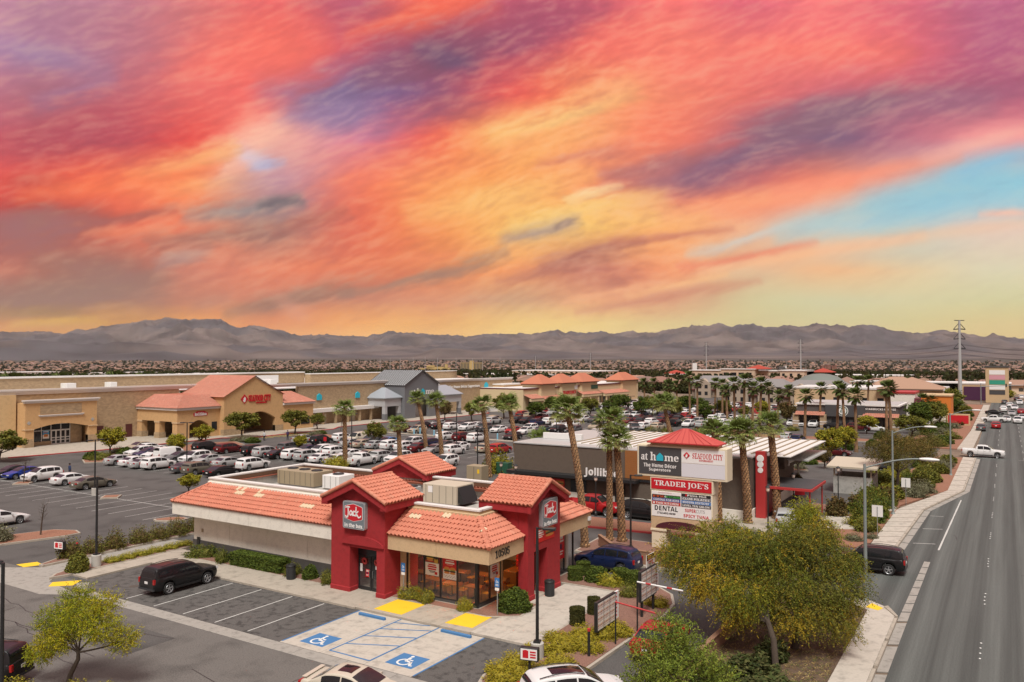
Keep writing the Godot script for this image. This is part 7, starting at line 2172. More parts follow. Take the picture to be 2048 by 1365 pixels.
func palm(label: String, at: Vector3, h: float, r: float, lean: Vector2, size: float, fronds: int, detail := true, group := "") -> void:
	var o := thing("fan_palm", label, "palm tree", at, 0, group)
	# trunk with staggered stubs of old leaf bases
	var m := MB.new()
	var rings := int(h / 0.11) if detail else 14
	var seg := 14 if detail else 8
	var rows := []; var cols := []
	for i in rings + 1:
		var u := float(i) / rings
		var c := Vector3(lean.x * pow(u, 1.6), -0.1 + h * u, lean.y * pow(u, 1.6))
		var rr := r * (1.25 - 0.35 * u) * (1.25 if u < 0.04 else 1.0) * (1.12 if u > 0.9 else 1.0)
		var line := PackedVector3Array(); var cl := PackedColorArray()
		for j in seg:
			var a := TAU * (j + 0.5 * (i % 2)) / seg
			var stub := detail and (j + i / 2) % 2 == 0
			var q := rr * (1.0 + (0.20 * rng.randf_range(0.6, 1.2) if stub else -0.04))
			line.append(c + Vector3(cos(a) * q, (0.06 if stub else 0.0), sin(a) * q))
			var tone := Color(0.36, 0.215, 0.105) if stub else Color(0.115, 0.066, 0.035)
			if not detail: tone = Color(0.21, 0.125, 0.065)
			cl.append(tone * rng.randf_range(0.7, 1.3))
		rows.append(line); cols.append(cl)
	for i in rings:
		for j in seg:
			var j1 := (j + 1) % seg
			m.col = cols[i][j]
			m.quad(rows[i][j1], rows[i][j], rows[i + 1][j], rows[i + 1][j1])
	pt("trunk", m, M.vertex, o)
	var top := Vector3(lean.x, h - 0.15, lean.y)
	var crown := Node3D.new()
	if detail:
		for k in fronds:
			var u := (k + 0.5) / fronds
			var yaw := k * 2.39996 + rng.randf_range(-0.2, 0.2)
			var pitch := lerpf(1.25, -0.85, pow(u, 0.9)) + rng.randf_range(-0.15, 0.15)
			var kind := 0 if u < 0.45 else 1 if u < 0.8 else 2
			if u > 0.94: kind = 3
			var f := MeshInstance3D.new()
			f.name = "frond"
			f.mesh = frond_mesh(kind)
			o.add_child(f, true)
			var s := size * rng.randf_range(0.95, 1.3) * (0.8 if u > 0.9 else 1.0)
			f.transform = Transform3D(Basis(Vector3.UP, yaw) * Basis(Vector3.RIGHT, pitch) * Basis(Vector3.FORWARD, rng.randf_range(-0.5, 0.5)) * Basis.from_scale(Vector3.ONE * s), top)
		crown.free()
	else:
		crown.free()
		if not shapes.has("palm_crown"):
			var lb := LB.new()
			for k in 46:
				var u := (k + 0.5) / 46.0
				var b := Basis(Vector3.UP, k * 2.39996) * Basis(Vector3.RIGHT, lerpf(1.3, -1.1, u) + rng.randf_range(-0.2, 0.2))
				var c := Color(0.11, 0.14, 0.04) * rng.randf_range(0.6, 1.3)
				if u > 0.85: c = Color(0.16, 0.12, 0.06)
				for f in 6:
					var a := lerpf(-1.1, 1.1, f / 5.0)
					var d := b * Vector3(sin(a) * 0.55, 0, -1.0 - cos(a) * 0.5)
					lb.leaf(b * Vector3(0, 0, -0.5), d * 0.72 + Vector3(0, -0.12, 0), b * Vector3(0.09, 0.05, 0), c)
			shapes.palm_crown = lb.done(leafmat("leaf"))
		var f := pt("crown", shapes.palm_crown, null, o)
		f.position = top
		f.scale = Vector3.ONE * size

func build_palms() -> void:
	rng.seed = 71
	# base pixel or place, height, radius, lean
	palm("tall leaning fan palm by the corner of the tiled restaurant", P(-28.4, 56.6, 0.1), 10.9, 0.23, Vector2(-1.9, -0.6), 0.90, 44)
	palm("straight fan palm, shorter of the pair behind the block wall", P(-27.7, 59.7, 0.1), 10.0, 0.21, Vector2(0.05, 0.1), 0.85, 38)
	palm("straight fan palm with thick trunk, taller of the pair behind the block wall", P(-26.7, 59.9, 0.1), 8.5, 0.25, Vector2(-0.4, 0.2), 0.88, 40)
	palm("short leaning fan palm with pale crown before the dark brown wall", P(-45.3, 80.6, 0.0), 5.6, 0.28, Vector2(-1.1, -0.2), 0.95, 34)
	palm("fan palm with trunk behind the tenant sign", P(-22.3, 71.3, 0.1), 8.3, 0.28, Vector2(-0.2, 0.2), 0.95, 36)
	palm("fan palm before the corner bay of the brown restaurant", P(-20.0, 72.6, 0.1), 8.3, 0.28, Vector2(-0.6, -0.1), 1.0, 40)
	palm("fan palm beside the red entrance of the brown restaurant", P(-18.2, 76.0, 0.1), 8.9, 0.29, Vector2(-0.6, 0.1), 0.9, 38)
	# parking lot palms between camera lot and the stores: pixel of trunk foot, height
	for k in [[690, 935, 8.2, -0.4, -0.2, 1.0, "fan palm beside the white pickup in the lot"], [800, 945, 6.4, -0.6, -0.3, 0.9, "lower fan palm behind the rear red tower"], [852, 905, 8.6, -2.2, -0.4, 0.95, "leaning fan palm before the grey porch pier"], [883, 915, 8.6, -1.4, -0.3, 1.0, "fan palm next to the leaning one before the grey gable"], [978, 955, 9.2, -1.4, -0.5, 0.95, "slim fan palm beside the champagne sedan"], [1036, 950, 9.2, -1.8, -0.6, 1.0, "slim fan palm beside the red crossover"]]:
		palm(k[6], gp(k[0], k[1]), k[2], 0.26, Vector2(k[3], k[4]), k[5], 34)
	palm("fan palm leaning above the striped roof of the brown restaurant", P(-48.0, 128.0), 7.6, 0.3, Vector2(-1.6, -0.5), 1.5, 34)
	# smaller ones farther off, without parts that show
	for k in [[1520, 878, 766], [1470, 872, 766], [1488, 875, 760], [1505, 870, 775], [1675, 875, 774], [1690, 878, 780], [1713, 905, 790], [1774, 885, 775], [1784, 905, 775], [1610, 880, 790], [1540, 850, 775], [1455, 850, 780], [1395, 845, 762], [1380, 838, 752], [1430, 835, 765], [1355, 830, 770], [1310, 825, 765], [1865, 845, 800], [1640, 855, 775], [1580, 850, 780], [1718, 842, 762], [1736, 840, 760], [1780, 838, 770], [1290, 822, 765], [1338, 826, 768], [1445, 838, 768], [1556, 845, 790], [1848, 850, 798]]:
		var p := gp(k[0], k[1])
		var depth: float = 15.0 * FOCAL / (k[1] - 718.0)
		palm("slender fan palm in the row before the apartments and cafe", p, 15.0 - (k[2] - 718.0) * depth / FOCAL, 0.24, Vector2(rng.randf_range(-0.4, 0.4), 0), 1.05 + depth * 0.0006, 0, false, "slender fan palms before the apartments")
	for k in [[60, 757], [92, 755], [125, 758], [165, 755], [180, 757], [230, 757], [245, 756], [288, 756], [300, 757], [22, 758]]:
		var p := at_px(k[0], 760, 250.0 + rng.randf() * 20.0); p.y = 0
		palm("dark bushy palm showing above the long store roof", p, 8.2 + rng.randf_range(-0.8, 0.6), 0.3, Vector2.ZERO, 2.6, 0, false, "bushy palms behind the long store")

# ---------- broadleaf trees
func crown_mesh(key: String, sd: int, lumps: int, per: int, leaf: float, slim: float, cols: Array, droop := 0.0, flat := 0.8) -> ArrayMesh:
	# unit crown, about 1 across: lumpy cloud of leaves with gaps
	if shapes.has(key): return shapes[key]
	var r := RandomNumberGenerator.new(); r.seed = sd
	var lb := LB.new()
	for k in lumps:
		var dirv := Vector3(r.randfn(), r.randfn() * flat + 0.12, r.randfn()).normalized()
		var c := dirv * (0.14 + 0.26 * sqrt(r.randf()))
		c.y = c.y * flat
		var rad := r.randf_range(0.09, 0.17)
		for i in per:
			var q := Vector3(r.randfn(), r.randfn(), r.randfn()).normalized() * pow(r.randf(), 0.45) * rad
			q.y *= 0.75
			var al := (Vector3(r.randfn(), r.randfn() * 0.6, r.randfn()).normalized() + dirv * 0.5 + Vector3(0, -droop, 0)).normalized() * leaf * r.randf_range(0.7, 1.3)
			var sd2 := al.cross(Vector3(r.randfn(), r.randfn(), r.randfn())).normalized() * leaf * slim
			var col: Color = cols[r.randi() % cols.size()] * r.randf_range(0.7, 1.25)
			lb.leaf(c + q, al, sd2, col)
	shapes[key] = lb.done(leafmat("leaf"))
	return shapes[key]

func limb(m: MB, a: Vector3, b: Vector3, r0: float, r1: float, bend := 0.15) -> void:
	var path := []
	var off := rv() * (b - a).length() * bend
	for k in 6:
		var u := k / 5.0
		path.append(a.lerp(b, u) + off * sin(PI * u))
	m.tube(path, [r0, lerpf(r0, r1, 0.2), lerpf(r0, r1, 0.4), lerpf(r0, r1, 0.6), lerpf(r0, r1, 0.8), r1], 7)

const YELLOW_GREEN := [Color(0.31, 0.27, 0.026), Color(0.23, 0.225, 0.025), Color(0.36, 0.29, 0.03), Color(0.16, 0.175, 0.025)]
const OLIVE := [Color(0.15, 0.15, 0.028), Color(0.105, 0.12, 0.024), Color(0.20, 0.18, 0.032)]
const GREEN := [Color(0.080, 0.115, 0.02), Color(0.115, 0.15, 0.025), Color(0.055, 0.08, 0.018)]
const RUSTY := [Color(0.13, 0.09, 0.035), Color(0.10, 0.09, 0.03), Color(0.16, 0.105, 0.04)]
const SAGE := [Color(0.17, 0.165, 0.095), Color(0.13, 0.13, 0.07), Color(0.21, 0.195, 0.12)]

func tree(label: String, at: Vector3, h: float, w: float, palette: int, sd: int, group := "", bare := 0.28) -> void:
	var names := ["yellow", "olive", "green", "rusty"]
	var pal: Array = [YELLOW_GREEN, OLIVE, GREEN, RUSTY][palette]
	var o := thing("shade_tree", label, "tree", at, rng.randf() * TAU, group)
	var m := MB.new()
	var fork := Vector3(rng.randf_range(-0.06, 0.06) * w, h * (bare + 0.06), rng.randf_range(-0.06, 0.06) * w)
	limb(m, Vector3(0, -0.1, 0), fork, 0.035 * h + 0.03, 0.024 * h, 0.06)
	pt("trunk", m, M.bark, o)
	m = MB.new()
	for k in 5:
		var a := TAU * k / 5 + rng.randf()
		limb(m, fork - Vector3(0, 0.08, 0), fork + Vector3(cos(a) * w * 0.28, h * rng.randf_range(0.22, 0.42), sin(a) * w * 0.28), 0.017 * h, 0.005 * h)
	pt("limbs", m, M.bark, o)
	var c := pt("crown", crown_mesh("crown_%s%d" % [names[palette], sd % 3], 100 + palette * 10 + sd % 3, 50, 95, 0.055, 0.36, pal, 0.15), null, o)
	c.position = Vector3(0, h * (bare + (1.0 - bare) * 0.52), 0)
	c.scale = Vector3(w, h * (1.0 - bare) * 1.15, w)

func feathery(label: String, at: Vector3, clumps: Array, trunk: Array, twig_n: int, cols: Array, droop: float, leaflet: float, twig_len: float, sd: int) -> void:
	# near tree: trunk and limbs to each clump, drooping twigs with small leaflets. clumps: [offset, radius]
	rng.seed = sd
	var o := thing("mesquite_tree", label, "tree", at)
	var m := MB.new()
	var path := []; var radii := []
	for t in trunk: path.append(t[0]); radii.append(t[1])
	m.tube(path, radii, 10); pt("trunk", m, M.bark, o)
	m = MB.new()
	var start: Vector3 = path[-1]
	for c in clumps:
		limb(m, start.lerp(path[-2], 0.3 * rng.randf()), c[0], radii[-1] * rng.randf_range(0.4, 0.7), 0.015, 0.12)
		for k in 5:
			limb(m, c[0].lerp(start, 0.25), c[0] + rv() * c[1] * 0.75, 0.022, 0.005, 0.15)
	pt("limbs", m, M.bark, o)
	var lb := LB.new()
	for c in clumps:
		var n := int(twig_n * 0.62 * c[1] * c[1])
		var lead: Color = cols[rng.randi() % cols.size()]
		for k in n:
			var d := rv()
			d.y = d.y * 0.75 + 0.12
			var p: Vector3 = c[0] + d * c[1] * 0.86 * pow(rng.randf(), 0.5)
			var t := (d * 0.7 + rv() * 0.7 + Vector3(0, -droop, 0)).normalized()
			var l := twig_len * rng.randf_range(0.6, 1.3)
			var tone: Color = (lead if rng.randf() < 0.5 else cols[rng.randi() % cols.size()]) * rng.randf_range(0.75, 1.2)
			var sag := Vector3(0, -droop * 0.5 * l, 0)
			lb.leaf(p, t * l + sag, t.cross(rv()).normalized() * 0.004, Color(0.09, 0.07, 0.03))
			var cnt := int(l / (leaflet * 0.42))
			for i in cnt:
				var u := (i + 0.5) / cnt
				var q := p + t * l * u + sag * u * u
				var al := (t * 0.5 + rv()).normalized() * leaflet * rng.randf_range(0.8, 1.25)
				lb.leaf(q, al, al.cross(rv()).normalized() * leaflet * 0.20, tone * rng.randf_range(0.85, 1.15))
	pt("crown", lb.done(leafmat("leaf")), null, o)

func shrub_mesh(kind: String, cols: Array, sd: int, leaves := 2600, leaf := 0.085) -> ArrayMesh:
	var key := "shrub_" + kind + str(sd)
	if shapes.has(key): return shapes[key]
	var r := RandomNumberGenerator.new(); r.seed = sd
	var lb := LB.new()
	var f := FastNoiseLite.new(); f.seed = sd; f.frequency = 1.6
	for i in leaves:
		var p := Vector3.ZERO; var n := Vector3.UP
		if kind == "drum":
			if r.randf() < 0.38:
				var q := sqrt(r.randf()) * 0.5; var a := r.randf() * TAU
				p = Vector3(cos(a) * q, 1.0, sin(a) * q); n = Vector3.UP
			else:
				var a := r.randf() * TAU
				n = Vector3(cos(a), 0, sin(a)); p = n * 0.5 + Vector3(0, r.randf(), 0)
			p += n * r.randf_range(-0.06, 0.015)
		elif kind == "hedge":
			# unit box, y 0..1
			var s := r.randi() % 5
			p = Vector3(r.randf() - 0.5, r.randf(), r.randf() - 0.5)
			if s < 2: p.y = 1.0; n = Vector3.UP
			elif s == 2: p.z = 0.5; n = Vector3(0, 0, 1)
			elif s == 3: p.x = 0.5; n = Vector3(1, 0, 0)
			else: p.x = -0.5; n = Vector3(-1, 0, 0)
			p += n * (r.randf_range(-0.05, 0.01) + f.get_noise_3dv(p * 2.0) * 0.05)
		else:
			n = Vector3(r.randfn(), absf(r.randfn()) * (1.0 if kind == "ball" else 0.7) - 0.15, r.randfn()).normalized()
			var lump := 1.0 + f.get_noise_3dv(n * 0.9) * (0.25 if kind == "ball" else 0.7)
			p = Vector3(n.x * 0.5, maxf(n.y, -0.1) * 0.9 + 0.1, n.z * 0.5) * lump * pow(r.randf(), 0.16 if kind == "ball" else 0.3)
		var al := (n * (0.5 if kind != "wild" else 0.9) + Vector3(r.randfn(), r.randfn(), r.randfn()).normalized()).normalized() * leaf * r.randf_range(0.7, 1.3)
		var side := al.cross(Vector3(r.randfn(), r.randfn(), r.randfn())).normalized() * leaf * (0.42 if kind != "wild" else 0.22)
		lb.leaf(p - al * 0.4, al, side, cols[r.randi() % cols.size()] * r.randf_range(0.65, 1.3))
	var am := lb.done(leafmat("leaf"))
	# twiggy heart that closes the shrub
	var core := MB.new()
	core.col = cols[0]
	if kind == "hedge": core.obox(Vector3(0, 0.46, 0), Vector3(0.46, 0, 0), Vector3(0, 0.46, 0), Vector3(0, 0, 0.44))
	elif kind == "drum": core.lathe([[0.0, 0.0], [0.44, 0.0], [0.45, 0.94], [0.0, 0.95]], Vector3.ZERO, 14)
	else:
		var rows := []
		for i in 7:
			var line := PackedVector3Array()
			for j in 12:
				var dv := Vector3(cos(TAU * j / 12) * cos(i * PI / 12), sin(i * PI / 12), -sin(TAU * j / 12) * cos(i * PI / 12))
				var lump := (1.0 + f.get_noise_3dv(dv * 0.9) * (0.25 if kind == "ball" else 0.7)) * (0.86 if kind == "ball" else 0.62)
				line.append(Vector3(dv.x * 0.5, dv.y * 0.9 + 0.02, dv.z * 0.5) * lump)
			rows.append(line)
		core.grid(rows, true)
	core.done(M.vertex, am)
	shapes[key] = am
	return shapes[key]

func shrub(kind: String, pal: Array, sd: int, at: Vector3, w: float, h: float, l: float, label: String, group := "", called := "shrub", leaves := 2600, leaf := 0.085) -> void:
	var o := thing(called, label, "hedge" if called == "hedge" else "shrub", at, rng.randf_range(-0.06, 0.06) if kind == "hedge" else rng.randf() * TAU, group)
	var f := pt("foliage", shrub_mesh(kind, pal, sd, leaves, leaf), null, o)
	f.scale = Vector3(w, h, l)
	var m := MB.new()
	for k in 4:
		var a := TAU * k / 4 + 0.5
		limb(m, Vector3(0, -0.05, 0), Vector3(cos(a) * w * 0.25, h * 0.7, sin(a) * l * 0.25), 0.03, 0.012)
	# dense twigs inside
	pt("stems", m, M.bark, o)

func build_trees() -> void:
	rng.seed = 81
	# the big mesquites by the street corner
	feathery("large olive-gold mesquite with feathery drooping crown beside the street pavement", P(-9.4, 42.7, 0.1), [[Vector3(-1.0, 4.6, -0.5), 2.0], [Vector3(0.9, 4.4, -1.6), 1.9], [Vector3(1.6, 3.2, -0.2), 1.6], [Vector3(-0.4, 3.4, 1.0), 1.7], [Vector3(-2.6, 4.4, 0.4), 1.8], [Vector3(0.2, 5.4, -0.9), 1.4], [Vector3(1.2, 2.2, 0.8), 1.2], [Vector3(2.1, 4.0, -2.4), 1.3], [Vector3(2.1, 2.3, -1.2), 1.1], [Vector3(2.4, 1.7, 0.3), 0.85], [Vector3(0.3, 2.0, 1.7), 1.0], [Vector3(-1.2, 2.3, 0.6), 1.1], [Vector3(2.9, 3.3, -1.0), 0.7], [Vector3(0.9, 5.9, -2.2), 0.8]], [[Vector3(0, -0.2, 0), 0.2], [Vector3(0.1, 1.2, 0), 0.16], [Vector3(0.0, 2.2, -0.1), 0.14]], 430, OLIVE + [Color(0.24, 0.19, 0.024), Color(0.34, 0.24, 0.024), Color(0.085, 0.10, 0.02), Color(0.13, 0.15, 0.02)], 0.8, 0.10, 0.62, 1)
	feathery("broad golden mesquite spreading over the drive-thru lane and its wall", P(-9.6, 39.6, 0.1), [[Vector3(-2.4, 4.3, -3.6), 1.9], [Vector3(-4.2, 4.2, -3.4), 1.7], [Vector3(-5.6, 3.7, -3.0), 1.4], [Vector3(-3.3, 3.2, -1.6), 1.6], [Vector3(-1.6, 3.0, -0.6), 1.5], [Vector3(-4.4, 5.0, -4.8), 1.3], [Vector3(-1.2, 4.6, -2.6), 1.6], [Vector3(-6.4, 4.4, -4.8), 1.0], [Vector3(-7.2, 3.6, -4.4), 0.8], [Vector3(-2.2, 2.2, -0.6), 1.0], [Vector3(-4.9, 2.6, -2.4), 0.9], [Vector3(-3.2, 5.4, -4.6), 0.9]], [[Vector3(0, -0.2, 0), 0.17], [Vector3(-0.1, 1.3, 0), 0.14], [Vector3(-0.5, 2.1, -0.4), 0.12]], 430, [Color(0.30, 0.25, 0.022), Color(0.22, 0.21, 0.022), Color(0.16, 0.175, 0.022), Color(0.38, 0.26, 0.025), Color(0.10, 0.12, 0.02)], 0.7, 0.10, 0.62, 2)
	feathery("bright yellow-green tree behind the big mesquite near the driveway", P(-10.6, 50.5, 0.1), [[Vector3(0.2, 4.6, 0), 1.6], [Vector3(-0.9, 4.2, 0.6), 1.3], [Vector3(1.0, 4.0, -0.5), 1.3], [Vector3(0.2, 5.7, 0.2), 1.0]], [[Vector3(0, -0.2, 0), 0.13], [Vector3(0.1, 1.6, 0), 0.10], [Vector3(0.1, 2.8, 0), 0.08]], 430, [Color(0.21, 0.23, 0.026), Color(0.28, 0.27, 0.026), Color(0.14, 0.175, 0.025)], 0.25, 0.10, 0.45, 3)
	feathery("green tufted pine with pale candles beside the drive-thru lane", P(-12.0, 31.6, 0.1), [[Vector3(0.1, 3.4, 0), 1.1], [Vector3(-0.6, 2.6, 0.5), 0.95], [Vector3(1.1, 2.7, 0.2), 1.15], [Vector3(0.4, 2.2, 1.2), 1.1], [Vector3(0.0, 2.2, -0.8), 1.0], [Vector3(1.8, 1.9, -0.5), 0.9], [Vector3(-0.9, 1.7, 0.9), 0.8], [Vector3(0, 1.2, 0.4), 1.3], [Vector3(1.4, 1.0, 0.6), 1.0]], [[Vector3(0, -0.2, 0), 0.14], [Vector3(0.05, 1.2, 0), 0.11], [Vector3(0, 2.4, 0), 0.07]], 520, [Color(0.12, 0.17, 0.028), Color(0.17, 0.22, 0.032), Color(0.085, 0.13, 0.026), Color(0.25, 0.27, 0.045)], -0.25, 0.11, 0.36, 4)
	feathery("feathery yellow tree with dark forked trunk beside the aisle", P(-36.2, 20.6, 0.0), [[Vector3(0.3, 3.2, 0.0), 1.0], [Vector3(-1.2, 2.9, 0.3), 0.95], [Vector3(1.4, 2.8, -0.3), 0.9], [Vector3(-0.4, 2.2, 0.9), 0.8], [Vector3(0.9, 3.7, -0.7), 0.7], [Vector3(-0.8, 3.8, -0.5), 0.75], [Vector3(2.0, 2.2, -1.0), 0.7], [Vector3(-1.8, 1.9, -0.4), 0.7], [Vector3(-2.0, 1.3, 0.6), 0.6]], [[Vector3(-0.5, -0.2, 0.2), 0.12], [Vector3(-0.3, 0.6, 0.1), 0.11], [Vector3(0.1, 1.3, 0), 0.09], [Vector3(0.1, 1.7, 0), 0.075]], 950, [Color(0.34, 0.33, 0.02), Color(0.27, 0.29, 0.02), Color(0.40, 0.34, 0.022), Color(0.19, 0.23, 0.02)], 0.15, 0.075, 0.42, 5)
	rng.seed = 82
	# parking lot trees: pixel of foot, top row, width in pixels, palette
	for k in [[222, 912, 850, 55, 0, "yellow-green tree in the island by the blank store"], [352, 916, 866, 44, 0, "yellow-green tree rising among the white parked cars"], [405, 893, 846, 44, 0, "yellow-green tree before the bakery arcade"], [485, 877, 822, 72, 1, "dense green tree before the market gable"], [590, 868, 818, 56, 1, "dense green tree by the market's side wing"], [634, 860, 825, 34, 1, "thin olive tree by the canopy posts of the long store"], [750, 893, 842, 46, 1, "round olive tree by the blue cart rails"], [600, 905, 867, 30, 0, "small yellow-green tree amid the dark SUVs"], [378, 988, 945, 48, 0, "yellow-green tree behind the restaurant's tiled corner"], [890, 842, 800, 30, 3, "thin brownish tree before the grey gable"], [944, 843, 803, 32, 1, "slim olive tree before the white screen"], [1008, 838, 785, 50, 1, "round olive tree by the store's end bay"], [1073, 840, 803, 44, 2, "dense green tree among the packed cars"], [-6, 925, 856, 100, 1, "broad green tree at the near end of the store walk"]]:
		var p := gp(k[0], k[1])
		var depth: float = 15.0 * FOCAL / (k[1] - 718.0)
		var h: float = 15.0 - (k[2] - 718.0) * depth / FOCAL
		tree(k[5], p, h, k[3] * depth / FOCAL * 1.05, k[4], k[0] + 20, "", 0.22)
	for k in [[1105, 828, 792, 36, 2], [1180, 830, 795, 40, 1], [1218, 832, 800, 34, 2], [1240, 826, 788, 44, 2], [1283, 836, 792, 34, 2], [1305, 832, 794, 36, 1], [1330, 830, 795, 36, 2], [1352, 838, 800, 30, 1], [1375, 826, 790, 34, 2], [1410, 840, 805, 38, 2], [1447, 835, 798, 36, 1], [1490, 840, 810, 26, 1], [1525, 838, 800, 34, 0], [1575, 850, 800, 36, 3], [1400, 820, 795, 36, 2], [1365, 822, 792, 34, 1], [1298, 822, 790, 26, 1], [1900, 830, 775, 60, 1], [1878, 855, 800, 34, 1], [1850, 860, 815, 30, 2], [1990, 800, 770, 50, 2], [2010, 805, 778, 40, 0], [1955, 800, 775, 36, 2], [1930, 838, 810, 28, 1], [1720, 800, 770, 40, 2], [1610, 795, 770, 36, 1]]:
		var p := gp(k[0], k[1])
		var depth: float = 15.0 * FOCAL / (k[1] - 718.0)
		var h: float = 15.0 - (k[2] - 718.0) * depth / FOCAL
		tree(["yellow-green", "olive", "deep green", "brownish"][k[4]] + " leafy tree in the plantings beyond the crowded lot", p, h, k[3] * depth / FOCAL * 1.1, k[4], k[0], "leafy trees beyond the crowded lot", 0.16)
	for k in [[1597, 948, 878, 52, 0, "golden tree beside the striped roof edge"], [1660, 925, 852, 58, 0, "golden tree on the island nearest the cafe"], [1692, 910, 850, 48, 0, "golden-green tree beside the pale lamp post"], [1735, 868, 830, 46, 0, "golden-green tree before the cafe's tiled awning"], [1650, 938, 895, 28, 3, "thin pale tree by the dark red car"], [1594, 995, 945, 26, 3, "thin yellowish sapling by the entrance canopy"]]:
		var p := gp(k[0], k[1])
		var depth: float = 15.0 * FOCAL / (k[1] - 718.0)
		tree(k[5], p, 15.0 - (k[2] - 718.0) * depth / FOCAL, k[3] * depth / FOCAL * 1.05, k[4], k[0], "", 0.22)
	feathery("brown-green shade tree with dense crown over the verge by the bus bay", P(-10.4, 97.0, 0.1), [[Vector3(0, 5.2, 0), 2.0], [Vector3(-1.8, 4.6, 0.8), 1.7], [Vector3(1.6, 4.8, -2.6), 1.9], [Vector3(0.2, 4.0, 1.6), 1.6], [Vector3(2.4, 4.0, -4.4), 1.6], [Vector3(-1.0, 5.8, -1.4), 1.5], [Vector3(2.6, 5.2, -6.0), 1.6]], [[Vector3(0, -0.2, 0), 0.2], [Vector3(0.1, 1.2, 0), 0.16], [Vector3(0.2, 2.6, -0.2), 0.14]], 330, [Color(0.12, 0.105, 0.028), Color(0.155, 0.12, 0.035), Color(0.09, 0.095, 0.024), Color(0.20, 0.14, 0.04)], 0.2, 0.14, 0.5, 6)
	rng.seed = 83
	# bare trees in the west lot
	for k in [[80, 1074, 990, "bare dark tree on the gravel island"], [46, 968, 905, "small bare tree in the square island"], [681, 862, 828, "small bare tree by the canopy posts"]]:
		var p := gp(k[0], k[1])
		var depth: float = 15.0 * FOCAL / (k[1] - 718.0)
		var h: float = 15.0 - (k[2] - 718.0) * depth / FOCAL
		var o := thing("bare_tree", k[3], "tree", p)
		var m := MB.new(); m.tube([Vector3(0, -0.1, 0), Vector3(0.05 * h, h * 0.3, 0), Vector3(0.10 * h, h * 0.55, 0), Vector3(0.16 * h, h * 0.75, 0)], [0.07, 0.06, 0.045, 0.03], 7); pt("trunk", m, M.bark, o)
		m = MB.new()
		for i in 26:
			var a := Vector3(0.05 * h, h * 0.3, 0).lerp(Vector3(0.16 * h, h * 0.75, 0), rng.randf_range(0.2, 1.0))
			limb(m, a, a + (rv() * 0.6 + Vector3(0, 0.6, 0)) * h * 0.22, 0.014, 0.004, 0.2)
		pt("twigs", m, M.bark, o)
	# shrubs round the restaurant
	shrub("wild", OLIVE + GREEN, 1, P(-51.4, 38.75, 0.12), 2.6, 1.05, 1.1, "loose green and russet shrub at the end of the long wall")
	shrub("wild", OLIVE + GREEN, 2, P(-49.2, 38.75, 0.12), 2.2, 1.0, 1.1, "loose russet-tipped shrub next to the clipped hedge")
	shrub("hedge", GREEN, 3, P(-45.2, 38.75, 0.12), 4.9, 0.95, 1.0, "clipped bright green box hedge along the pale wall", "", "hedge", 9000, 0.06)
	shrub("wild", OLIVE, 4, P(-41.9, 38.8, 0.12), 1.3, 0.9, 1.0, "round olive shrub behind the black litter bin")
	shrub("ball", GREEN, 5, P(-40.2, 38.8, 0.12), 1.2, 0.85, 1.0, "round green shrub just past the black litter bin")
	shrub("wild", OLIVE, 6, P(-38.5, 38.75, 0.12), 1.8, 0.95, 1.0, "broad olive shrub against the red tower")
	shrub("wild", OLIVE + YELLOW_GREEN, 7, P(-31.6, 38.85, 0.13), 1.5, 0.85, 1.0, "yellow-green shrub under the storefront by the sign post")
	shrub("wild", OLIVE + YELLOW_GREEN, 8, P(-30.4, 38.85, 0.13), 1.3, 0.8, 1.0, "yellow-green shrub under the burger posters")
	shrub("wild", YELLOW_GREEN, 9, P(-27.4, 38.8, 0.13), 1.0, 0.75, 0.9, "small yellow-green shrub by the glass corner")
	shrub("ball", GREEN, 10, P(-24.95, 40.4, 0.13), 2.1, 1.25, 2.0, "large rounded dark green shrub at the corner window", "", "shrub", 6000, 0.06)
	for k in [[-20.5, 39.9, 0.85, 0.95, "clipped drum shrub at the end of the stub path"], [-20.55, 42.1, 0.75, 0.95, "clipped drum shrub next to the gravel by the menu board"]]:
		shrub("drum", [Color(0.060, 0.060, 0.018), Color(0.085, 0.075, 0.02), Color(0.045, 0.05, 0.016)], 11, P(k[0], k[1], 0.14), k[2], k[3], k[2], k[4], "", "shrub", 4200, 0.07)
	for k in [[-24.75, 47.9, 1.0, 0.85, "clipped drum shrub nearest the plaza's back edge"], [-24.9, 49.4, 0.95, 0.85, "clipped drum shrub under the side windows"], [-21.9, 48.9, 1.0, 0.9, "flat topped clipped shrub beside the golden mound"], [-20.8, 48.5, 1.1, 0.95, "flat topped clipped shrub near the menu board"]]:
		shrub("drum", GREEN + [Color(0.12, 0.14, 0.03)], 12, P(k[0], k[1], 0.14), k[2], k[3], k[2], k[4], "", "shrub", 4200, 0.07)
	shrub("ball", GREEN, 13, P(-23.4, 48.4, 0.14), 1.7, 1.0, 1.4, "round green shrub beside the clipped drums")
	shrub("wild", YELLOW_GREEN, 14, P(-22.3, 48.1, 0.14), 2.0, 0.8, 1.4, "bright yellow-green mound by the drive-thru kerb")
	shrub("wild", OLIVE, 15, P(-20.2, 46.4, 0.14), 1.2, 0.9, 1.1, "russet and green shrub before the tall menu board")
